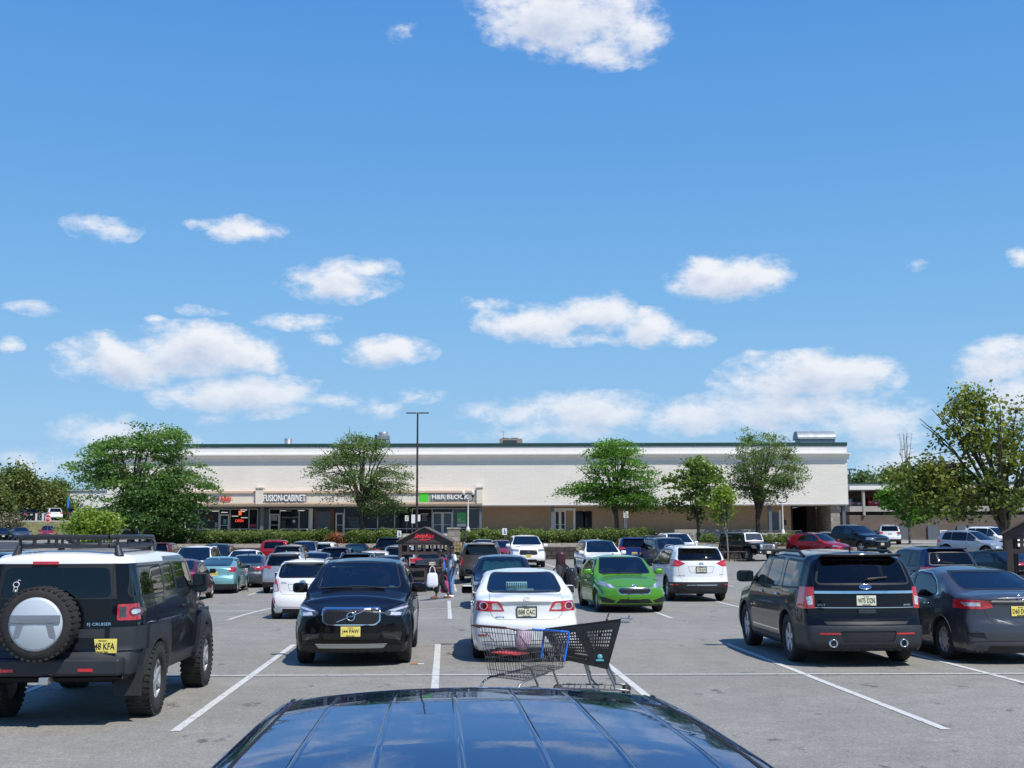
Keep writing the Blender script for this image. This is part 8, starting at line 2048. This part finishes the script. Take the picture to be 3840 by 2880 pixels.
# ------------------------------------------------------------ shopping carts
WIRE = plain('cart_wire', (.16, .16, .165), .35, metal=.8); CLEG = plain('cart_leg', (.27, .27, .275), .35, metal=.8); BLUEP = plain('cart_blue', (.01, .16, .72), .3, coat=.5); CBLK = plain('cart_black', (.014, .014, .016), .4, var=.3, scale=10); MAR = plain('handle_maroon', (.09, .035, .035), .5)
def cart_wheels(e_, pts, r=.06):
    for (x, y) in pts:
        b = MB(); b.lathe([(0, -.014), (r, -.014), (r, .014), (0, .014)], 14, 0, Matrix.Translation((x, y, r)), 'y'); w_ = b.build('caster', M_TYRE, e_)
        b = MB(); b.box(x-.012, x+.012, y-.022, y-.016, r*.6, r*2.3); b.box(x-.012, x+.012, y+.016, y+.022, r*.6, r*2.3); b.build('fork', CLEG, w_)
def wire_cart(loc, rz, label, simple=False, group=None, name='shopping_cart'):
    """local +x is the nose; handle at -x"""
    e_ = empty(name, loc, rz, label, 'shopping cart', group)
    # basket corner frame: rear top/bottom and nose top/bottom
    RT, RB, NT, NB = (-.48, .30, 1.0), (-.34, .27, .34), (.46, .20, .90), (.40, .18, .44)
    lp = lambda a, b_, t: tuple(a[i]+(b_[i]-a[i])*t for i in range(3))
    fl = lambda p, s: (p[0], s*p[1], p[2])
    for s in (-1, 1):
        b = MB(); r = .0035
        n = 8 if simple else 26
        for i in range(n+1):
            t = i/n; b.tube([fl(lp(RT, NT, t), s), fl(lp(RB, NB, t), s)], r, 4, caps=False)
        for t in (0, .3, .62, 1): b.tube([fl(lp(RT, RB, t), s), fl(lp(NT, NB, t), s)], .0055, 5)
        b.build('basket_side', WIRE, e_)
    b = MB(); n = 6 if simple else 12
    for i in range(n+1):
        y = -1+2*i/n; b.tube([(NT[0], NT[1]*y, NT[2]), (NB[0], NB[1]*y, NB[2]), (RB[0], RB[1]*y, RB[2]), (RT[0], RT[1]*y, RT[2])], .0035, 4, caps=False)
    for t in (.1, .35, .6, .85, 1):
        b.tube([fl(lp(NT, NB, t), -1), fl(lp(NT, NB, t), 1)], .005, 5); b.tube([fl(lp(RT, RB, t), -1), fl(lp(RT, RB, t), 1)], .005, 5); b.tube([fl(lp(NB, RB, t), -1), fl(lp(NB, RB, t), 1)], .005, 5)
    b.build('basket_floor', WIRE, e_)
    b = MB(); b.tube([(-.40, .27, .92), (-.18, .22, .68), (-.18, -.22, .68), (-.40, -.27, .92)], .006, 5)
    for i in range(7): y = -.22+i*.073; b.tube([(-.20, y, .68), (-.40, y, .66)], .004, 4)
    b.build('child_seat', WIRE, e_)
    b = MB(); b.tube([(-.47, .29, .99), (-.60, .29, 1.03), (-.60, -.29, 1.03), (-.47, -.29, .99)], .010, 7); b.tube([(-.60, -.25, 1.03), (-.60, .25, 1.03)], .017, 8); b.build('handle', MAR, e_)
    b = MB()
    for s in (-1, 1):
        b.tube([(.10, s*.20, .39), (-.33, s*.27, .33), (-.42, s*.28, .29), (-.50, s*.29, .14)], .013, 7); b.tube([(.12, s*.20, .45), (.22, s*.18, .42), (.34, s*.17, .16)], .013, 7)
        b.tube([(-.48, s*.29, .15), (.34, s*.17, .15)], .011, 6)
    b.build('frame', CLEG, e_)
    cart_wheels(e_, [(-.50, .29), (-.50, -.29), (.36, .17), (.36, -.17)])
    return e_
pc = G(1965, 2592)
C1 = wire_cart((pc.x+.04, 15.2, 0), R(9), 'grey wire shopping cart with blue corner guards and maroon handle', )
C1.rotation_euler = (0, 0, R(44)); C1.scale = (1.08, 1.12, .92)
for s in (-1, 1):
    b = MB(); b.tube([(.30, s*.215, .925), (.46, s*.20, .905), (.475, s*.195, .87), (.41, s*.18, .52)], .013, 8); b.build('corner_guard', BLUEP, C1)
b = MB(); b.tube([(.47, -.20, .905), (.47, .20, .905)], .012, 8); b.build('corner_guard', BLUEP, C1)
b = MB(); b.sup((-.06, .05, .76), (.22, .24, .26), .7, 12, 0, None, .2); setn(b.build('carrier_bag', plain('bag_pink', (.45, .34, .42), .6, var=.5, scale=12, bump=1, bscale=10), None, (C1.location.x, C1.location.y, 0)), 'pale pink carrier bag tied inside the wire shopping cart', 'bag')
b = MB(); b.rbox(-.40, -.16, -.18, .18, .655, .675, .008); b.build('seat_flap', plain('flap_red', (.55, .04, .03), .45), C1)
def plastic_cart(loc, rz, label):
    e_ = empty('shopping_cart', loc, rz, label, 'shopping cart')
    # profile of the side panel in local xz (x toward the nose)
    T = lambda t: (-.50+t*1.02, 1.0-.13*t)          # top rim from handle to nose
    Bt = lambda t: (-.32+t*.62, .38+.13*t)          # bottom rim
    for s in (-1, 1):
        w = lambda t: s*(.29-.07*t)
        b = MB()
        def q(a, bb_, c, d, th=.012):
            vs = [(p[0][0], w(p[1]), p[0][1]) for p in (a, bb_, c, d)]; vs += [(v[0], v[1]-s*th, v[2]) for v in vs]
            b.add(vs, [(0, 1, 2, 3), (7, 6, 5, 4), (0, 4, 5, 1), (1, 5, 6, 2), (2, 6, 7, 3), (3, 7, 4, 0)])
        P = lambda t, u: ((T(t)[0]*(1-u)+Bt(t)[0]*u, T(t)[1]*(1-u)+Bt(t)[1]*u), t)
        def cell(t0, t1, u0, u1): q(P(t0, u0), P(t1, u0), P(t1, u1), P(t0, u1))
        cell(0, 1, 0, .13); cell(0, 1, .88, 1); cell(0, .07, .13, .88); cell(.95, 1, .13, .88)
        # solid lower heel and the slanting brace
        cell(.0, .30, .66, .88)
        q(P(.50, .10), P(.60, .10), P(.34, .90), P(.24, .90), .014)
        nr = 9
        for i in range(1, nr): u = .13+(.88-.13)*i/nr; cell(.05, .96, u-.016, u+.016)
        for i in range(1, 26): t = i/26; cell(t-.0075, t+.0075, .13, .88)
        b.build('basket_side', CBLK, e_)
        M_ = Matrix.Translation((Bt(.12)[0]+.02, w(.1)+s*.004, .52)); bb_ = MB(); bb_.lathe([(0, .004), (.032, .003), (.034, 0)], 16, 0, M_ @ Matrix.Translation((0, 0, .02)), 'y'); bb_.box(-.05, .05, -.004, .004, -.035, -.012, 0, M_); bb_.build('cart_emblem', plain('emblem_teal', (.12, .42, .50), .5), e_)
    b = MB()
    n = 10
    for i in range(n+1):
        y = -1+2*i/n; b.tube([(T(1)[0], .22*y, T(1)[1]), (Bt(1)[0], .20*y, Bt(1)[1]), (Bt(0)[0], .26*y, Bt(0)[1]), (T(0)[0], .28*y, T(0)[1])], .008, 5, caps=False)
    for t in (0, .5, 1): b.tube([(Bt(t)[0], -.25+.05*t, Bt(t)[1]), (Bt(t)[0], .25-.05*t, Bt(t)[1])], .01, 5)
    for z_ in (.9, .75, .6): b.tube([(-.48+(1-z_)*.25, -.28, z_), (-.48+(1-z_)*.25, .28, z_)], .009, 5); b.tube([(.48-(.9-z_)*.5, -.21, z_-.04), (.48-(.9-z_)*.5, .21, z_-.04)], .009, 5)
    b.build('basket_floor', CBLK, e_)
    b = MB(); b.rbox(-.62, -.50, -.30, -.20, .985, 1.03, .012); b.rbox(-.62, -.50, .20, .30, .985, 1.03, .012); b.tube([(-.62, -.28, 1.035), (-.64, 0, 1.035), (-.62, .28, 1.035)], .020, 8); b.build('handle', plain('handle_grey', (.22, .23, .24), .4), e_)
    b = MB(); b.tube([(-.30, -.2, .98), (-.34, -.2, 1.08), (-.34, .2, 1.08), (-.30, .2, .98)], .010, 6); b.tube([(-.32, -.24, 1.0), (-.22, -.24, .80), (-.22, .24, .80), (-.32, .24, 1.0)], .010, 6); b.build('child_seat', CBLK, e_)
    b = MB()
    for s in (-1, 1):
        b.tube([(-.30, s*.24, .44), (-.33, s*.25, .34), (-.40, s*.27, .20), (-.42, s*.28, .12), (-.60, s*.28, .10)], .017, 8)
        b.tube([(-.02, s*.22, .46), (-.10, s*.21, .18), (-.18, s*.20, .10)], .014, 7); b.tube([(-.42, s*.28, .11), (.36, s*.18, .12)], .012, 7)
    b.build('frame', CLEG, e_)
    b = MB()
    for i in range(9): x_ = -.36+i*.08; b.tube([(x_, -.24, .125), (x_, .24, .125)], .006, 5)
    b.build('lower_tray', CBLK, e_)
    cart_wheels(e_, [(-.56, .27), (-.56, -.27), (.36, .18), (.36, -.18)])
    return e_
pb_ = G(2190, 2608)
PC = plastic_cart((pb_.x, 15.8, 0), PI-.10, 'black plastic shopping cart with slotted sides and round emblem'); PC.scale = (.97, 1, .95)
# carts standing in the shelter
for i in range(4):
    for s in (-1, 1):
        wire_cart((SH.location.x-.35+s*.42 if s > 0 else SH.location.x-.45, SH.location.y+.9+i*.55, SH.location.z), PI/2, 'wire shopping cart nested inside the brown cart shelter', True, 'carts nested in the cart shelter')

# ------------------------------------------------------------ people
def skin_mesh(name, joints, edges, mat, parent, sub=2):
    """joints: name -> (x, y, z, radius); grown with the skin modifier into one surface"""
    ks = list(joints); me = bpy.data.meshes.new(name)
    me.from_pydata([joints[k][:3] for k in ks], [(ks.index(a), ks.index(b)) for a, b in edges], [])
    o = mobj(name, me, parent, [mat]); m = o.modifiers.new('s', 'SKIN'); 
    sl_ = me.skin_vertices[0].data if me.skin_vertices else None
    if sl_ is None:
        bm = bmesh.new(); bm.from_mesh(me); bm.verts.layers.skin.verify(); bm.to_mesh(me); bm.free(); sl_ = me.skin_vertices[0].data
    for i, k in enumerate(ks):
        r = joints[k][3]; sl_[i].radius = (r, r) if not isinstance(r, tuple) else r; sl_[i].use_root = (i == 0)
    m.use_smooth_shade = True; m.branch_smoothing = .4
    m2 = o.modifiers.new('u', 'SUBSURF'); m2.levels = sub; m2.render_levels = sub
    bpy.context.view_layer.update(); dg = bpy.context.evaluated_depsgraph_get()
    nm = bpy.data.meshes.new_from_object(o.evaluated_get(dg)); o.modifiers.clear(); o.data = nm
    if not nm.materials: nm.materials.append(mat)
    return o
SKIN = plain('skin_brown', (.14, .065, .04), .5, var=.1); SKIND = plain('skin_dark', (.06, .03, .022), .5); BLKC = plain('cloth_black', (.012, .012, .014), .8, bump=.6, bscale=9); WTEE = plain('cloth_white', (.72, .73, .78), .8, var=.08, bump=.8, bscale=8); DEN = plain('denim', (.17, .30, .48), .85, var=.25, scale=7, bump=.6, bscale=9); HAIRK = plain('hair_black', (.010, .008, .008), .5); HAIRR = plain('hair_dark_red', (.055, .012, .016), .45, var=.4, scale=14); CHAR = plain('cloth_charcoal', (.035, .033, .042), .85, bump=.5, bscale=9)
def person(px, py, rz, label, H, pose, skin):
    p = G(px, py); e_ = empty('person', (p.x, p.y, p.z), rz, label, 'person'); k = H/1.75
    J = {n: (v[0]*k, v[1]*k, v[2]*k, v[3]*k) for n, v in pose.items()}
    E = [('pelvis', 'waist'), ('waist', 'chest'), ('chest', 'neck'), ('neck', 'skull'), ('skull', 'crown')]
    for s in 'LR': E += [('pelvis', 'hip'+s), ('hip'+s, 'knee'+s), ('knee'+s, 'ankle'+s), ('ankle'+s, 'toe'+s), ('chest', 'sho'+s), ('sho'+s, 'elb'+s), ('elb'+s, 'wri'+s), ('wri'+s, 'palm'+s)]
    # fingers: four and a thumb on each hand
    for s in 'LR':
        w = Vector(J['wri'+s][:3]); h = Vector(J['palm'+s][:3]); d = (h-w).normalized(); sd = d.cross(Vector((0, 0, 1)) if abs(d.z) < .8 else Vector((1, 0, 0))).normalized()
        for i, ln in enumerate((.062, .070, .066, .052)):
            a = h+sd*(i-1.5)*.020*k; nm = 'f%d%s' % (i, s)
            J[nm+'a'] = (*(a+d*.03*k), .0095*k); J[nm+'b'] = (*(a+d*ln*k+Vector((0, 0, -.012*k))), .0075*k); E += [('palm'+s, nm+'a'), (nm+'a', nm+'b')]
        t = h-d*.03*k+sd*.035*k; J['th'+s] = (*t, .010*k); J['ti'+s] = (*(t+d*.035*k+sd*.01*k), .008*k); E += [('palm'+s, 'th'+s), ('th'+s, 'ti'+s)]
    body = skin_mesh('body', J, E, skin, e_, 2)
    return e_, J, k
def head_parts(e_, J, k, skin, hair, face=0.0, kind='short'):
    s = Vector(J['skull'][:3]); c = Vector(J['crown'][:3]); up = (c-s).normalized(); M = Matrix.Translation(s+up*.03*k) @ Matrix.Rotation(face, 4, 'Z')
    b = MB(); 
    for q in (-1, 1): b.sup((.088*k, q*.030*k, .025*k), (.016*k, .026*k, .014*k), 1, 6, 0, M)
    b.build('eyes', plain('eye', (.5, .48, .45), .3), e_)
    b = MB(); b.sup((.100*k, 0, -.008*k), (.035*k, .026*k, .045*k), .8, 8, 0, M); b.sup((.082*k, 0, -.052*k), (.022*k, .05*k, .016*k), .8, 8, 0, M)
    for q in (-1, 1): b.sup((.0, q*.082*k, .0), (.035*k, .016*k, .055*k), .8, 8, 0, M)
    b.build('face_features', skin, e_)
    b = MB()
    if kind == 'short': b.sup((-.012*k, 0, .062*k), (.205*k, .172*k, .125*k), .9, 12, 0, M)
    elif kind == 'bun': b.sup((-.015*k, 0, .05*k), (.215*k, .185*k, .17*k), .9, 12, 0, M); b.sup((-.06*k, 0, -.04*k), (.12*k, .17*k, .18*k), .9, 10, 0, M)
    else:
        b.sup((-.01*k, 0, .05*k), (.23*k, .205*k, .19*k), .9, 14, 0, M)
        rr_ = random.Random(5)
        for i in range(46):
            a = R(55+250*i/45); r_ = .095*k; p0 = Vector((r_*math.cos(a), r_*math.sin(a), .06*k)); ln = rr_.uniform(.26, .36)*k
            b.tube([M @ p0, M @ (p0*1.12+Vector((0, 0, -.12*k))), M @ (p0*1.15+Vector((rr_.uniform(-.02, .02), rr_.uniform(-.02, .02), -ln)))], [.014*k, .014*k, .007*k], 5)
    b.build('hair', hair, e_)
STAND = dict(pelvis=(0, 0, .96, .125), waist=(0, 0, 1.10, .115), chest=(.01, 0, 1.32, .135), neck=(.02, 0, 1.50, .052), skull=(.035, 0, 1.60, .088), crown=(.035, 0, 1.68, .080),
             hipL=(0, .09, .90, .095), kneeL=(.03, .10, .50, .062), ankleL=(0, .11, .09, .042), toeL=(.15, .12, .035, .036), hipR=(0, -.09, .90, .095), kneeR=(.03, -.10, .50, .062), ankleR=(0, -.11, .09, .042), toeR=(.15, -.12, .035, .036),
             shoL=(0, .18, 1.43, .058), elbL=(-.02, .25, 1.14, .042), wriL=(.05, .25, .90, .030), palmL=(.07, .25, .82, .034), shoR=(0, -.18, 1.43, .058), elbR=(-.02, -.25, 1.14, .042), wriR=(.05, -.25, .90, .030), palmR=(.07, -.25, .82, .034))
def clothes(e_, J, k, name, seq, edges, mat, grow, extra={}):
    Q = {}
    for n in seq: v = J[n]; Q[n] = (v[0], v[1], v[2], v[3]+grow*k)
    for n, v in extra.items(): Q[n] = (v[0]*k, v[1]*k, v[2]*k, v[3]*k)
    return skin_mesh(name, Q, edges, mat, e_, 2)
def shoe(e_, J, k, s, mat):
    a = Vector(J['ankle'+s][:3]); t = Vector(J['toe'+s][:3]); d = t-a; ang = math.atan2(d.y, d.x); b = MB(); m_ = (a+t)/2
    b.sup((.02*k, 0, 0), (.28*k, .10*k, .09*k), .6, 10, 0, Matrix.Translation((m_.x-.02*k, m_.y, max(.045*k, (a.z+t.z)/2-.02))) @ Matrix.Rotation(ang, 4, 'Z')); b.build('shoe', mat, e_)
def mid(J, a, b, t, r): A = Vector(J[a][:3]); B_ = Vector(J[b][:3]); p = A+(B_-A)*t; return (*p, r)
# man in white shirt and jeans, turned to the left
P1 = dict(STAND); P1.update(elbR=(-.03, -.24, 1.15, .042), wriR=(-.02, -.25, .90, .030), palmR=(-.01, -.25, .82, .034), kneeL=(.06, .09, .50, .062), ankleL=(.04, .10, .09, .042), toeL=(.19, .11, .035, .036))
e1, J, k = person(1695, 2240, PI+.5, 'man in a white T-shirt and pale jeans facing left by the cart shelter', 1.80, P1, SKIND)
head_parts(e1, J, k, SKIND, HAIRK, 0, 'short')
J2 = dict(J); J2['slvL'] = mid(J, 'shoL', 'elbL', .75, .062*k); J2['slvR'] = mid(J, 'shoR', 'elbR', .75, .062*k); J2['hem'] = (0, 0, .86*k, .150*k)
skin_mesh('t_shirt', {'chest': (*J['chest'][:3], .160*k), 'waist': (*J['waist'][:3], .148*k), 'hem': J2['hem'], 'neckb': (J['neck'][0]-.01, 0, 1.46*k, .07*k), 'shoL': (*J['shoL'][:3], .078*k), 'slvL': J2['slvL'], 'shoR': (*J['shoR'][:3], .078*k), 'slvR': J2['slvR']}, [('chest', 'waist'), ('waist', 'hem'), ('chest', 'neckb'), ('chest', 'shoL'), ('shoL', 'slvL'), ('chest', 'shoR'), ('shoR', 'slvR')], WTEE, e1)
clothes(e1, J, k, 'jeans', ['pelvis', 'hipL', 'kneeL', 'ankleL', 'hipR', 'kneeR', 'ankleR'], [('pelvis', 'hipL'), ('hipL', 'kneeL'), ('kneeL', 'ankleL'), ('pelvis', 'hipR'), ('hipR', 'kneeR'), ('kneeR', 'ankleR')], DEN, .020)
for s in 'LR': shoe(e1, J, k, s, M_WHITE)
# woman in black, walking left, white bag held forward
P2 = dict(STAND); P2.update(hipL=(0, .085, .90, .105), hipR=(0, -.085, .90, .105), kneeL=(.14, .09, .52, .066), ankleL=(.16, .09, .12, .042), toeL=(.30, .09, .04, .034), kneeR=(-.08, -.09, .50, .066), ankleR=(-.30, -.10, .13, .042), toeR=(-.20, -.10, .035, .034), elbL=(-.06, .23, 1.12, .042), wriL=(.20, .20, 1.10, .030), palmL=(.28, .19, 1.11, .034), elbR=(-.08, -.23, 1.12, .042), wriR=(.14, -.20, 1.05, .030), palmR=(.22, -.18, 1.05, .034), pelvis=(-.02, 0, .96, .150), waist=(0, 0, 1.10, .118), chest=(.01, 0, 1.30, .140))
e2, J, k = person(1652, 2247, PI+.12, 'woman in black top and black trousers holding a white bag beside the cart shelter', 1.70, P2, SKIN)
head_parts(e2, J, k, SKIN, HAIRK, 0, 'bun')
skin_mesh('top', {'chest': (*J['chest'][:3], .160*k), 'waist': (*J['waist'][:3], .135*k), 'neckb': (J['neck'][0]-.01, 0, 1.45*k, .07*k), 'shoL': (*J['shoL'][:3], .075*k), 'sl': mid(J, 'shoL', 'elbL', .6, .060*k), 'shoR': (*J['shoR'][:3], .075*k), 'sr': mid(J, 'shoR', 'elbR', .6, .060*k)}, [('chest', 'waist'), ('chest', 'neckb'), ('chest', 'shoL'), ('shoL', 'sl'), ('chest', 'shoR'), ('shoR', 'sr')], BLKC, e2)
skin_mesh('trousers', {'pelvis': (*J['pelvis'][:3], .165*k), 'waist': (*J['waist'][:3], .13*k), 'hipL': (*J['hipL'][:3], .13*k), 'kneeL': (*J['kneeL'][:3], .105*k), 'cuffL': mid(J, 'kneeL', 'ankleL', .75, .10*k), 'hipR': (*J['hipR'][:3], .13*k), 'kneeR': (*J['kneeR'][:3], .105*k), 'cuffR': mid(J, 'kneeR', 'ankleR', .75, .10*k)}, [('pelvis', 'waist'), ('pelvis', 'hipL'), ('hipL', 'kneeL'), ('kneeL', 'cuffL'), ('pelvis', 'hipR'), ('hipR', 'kneeR'), ('kneeR', 'cuffR')], BLKC, e2)
for s in 'LR': shoe(e2, J, k, s, SKIN)
def bag(e, x, y, z, w, h, d, mat, label, name='shopping_bag'):
    o_ = Vector(e.location)+Matrix.Rotation(e.rotation_euler.z, 3, 'Z') @ Vector((x, y, 0)); bg_ = empty(name, (o_.x, o_.y, e.location.z+z), e.rotation_euler.z, label, 'bag')
    b = MB(); b.sup((0, 0, -h/2), (w, d, h), .45, 12, 0, None, .15); b.build('sack', mat, bg_)
    b = MB()
    for s in (-1, 1): b.tube([(-w*.25, s*d*.3, -.02), (-w*.18, s*d*.2, h*.32), (0, s*.01, h*.48), (w*.18, s*d*.2, h*.32), (w*.25, s*d*.3, -.02)], .012, 6)
    b.build('straps', mat, bg_)
bag(e2, .30, .18, .92, .42, .50, .22, plain('bag_white', (.74, .74, .80), .6, var=.1, bump=1, bscale=7), 'big white shopping bag held by the woman in black')
bag(e2, -.16, -.28, .62, .30, .42, .16, plain('bag_magenta', (.40, .04, .18), .6, var=.4, scale=6, bump=1, bscale=7), 'pink and dark patterned bag between the two people by the shelter')
bag(e1, .32, -.14, 1.25, .24, .34, .14, plain('bag_blue', (.05, .16, .55), .6, bump=1, bscale=8), 'small blue bag held in front of the man in white')
# woman with dark red hair and backpack behind the white sedan
P3 = dict(STAND); P3.update(kneeL=(.10, .09, .50, .064), ankleL=(.06, .10, .09, .042), toeL=(.20, .10, .035, .036))
e3, J, k = person(2108, 2362, PI-.35, 'woman with long dark red hair and black backpack behind the white sedan', 1.66, P3, SKIN)
head_parts(e3, J, k, SKIN, HAIRR, 0, 'long')
skin_mesh('t_shirt', {'chest': (*J['chest'][:3], .165*k), 'waist': (*J['waist'][:3], .150*k), 'hem': (0, 0, .88*k, .155*k), 'neckb': (J['neck'][0]-.01, 0, 1.46*k, .07*k), 'shoL': (*J['shoL'][:3], .08*k), 'sl': mid(J, 'shoL', 'elbL', .8, .066*k), 'shoR': (*J['shoR'][:3], .08*k), 'sr': mid(J, 'shoR', 'elbR', .8, .066*k)}, [('chest', 'waist'), ('waist', 'hem'), ('chest', 'neckb'), ('chest', 'shoL'), ('shoL', 'sl'), ('chest', 'shoR'), ('shoR', 'sr')], CHAR, e3)
clothes(e3, J, k, 'trousers', ['pelvis', 'hipL', 'kneeL', 'ankleL', 'hipR', 'kneeR', 'ankleR'], [('pelvis', 'hipL'), ('hipL', 'kneeL'), ('kneeL', 'ankleL'), ('pelvis', 'hipR'), ('hipR', 'kneeR'), ('kneeR', 'ankleR')], CHAR, .022)
for s in 'LR': shoe(e3, J, k, s, M_TRIM)
o_ = Vector(e3.location); bk = empty('backpack', (o_.x, o_.y, o_.z), e3.rotation_euler.z, 'black leather backpack worn by the woman with dark red hair', 'backpack')
b = MB(); b.sup((-.24*k, .02, 1.16*k), (.20, .32, .46), .5, 14, 0, None, -.1); b.sup((-.345*k, .02, 1.06*k), (.06, .24, .24), .5, 10); b.build('pack', plain('leather_black', (.02, .02, .022), .25, bump=.5, bscale=8), bk)
b = MB()
for s in (-1, 1): b.tube([(-.18*k, s*.10, 1.36*k), (-.02*k, s*.12, 1.50*k), (.15*k, s*.13, 1.36*k), (.10*k, s*.16, 1.15*k), (-.16*k, s*.15, 1.0*k)], .018, 7)
b.build('straps', plain('leather_black', (.02, .02, .022), .25), bk)
print('script done', _t.time()-_t0)
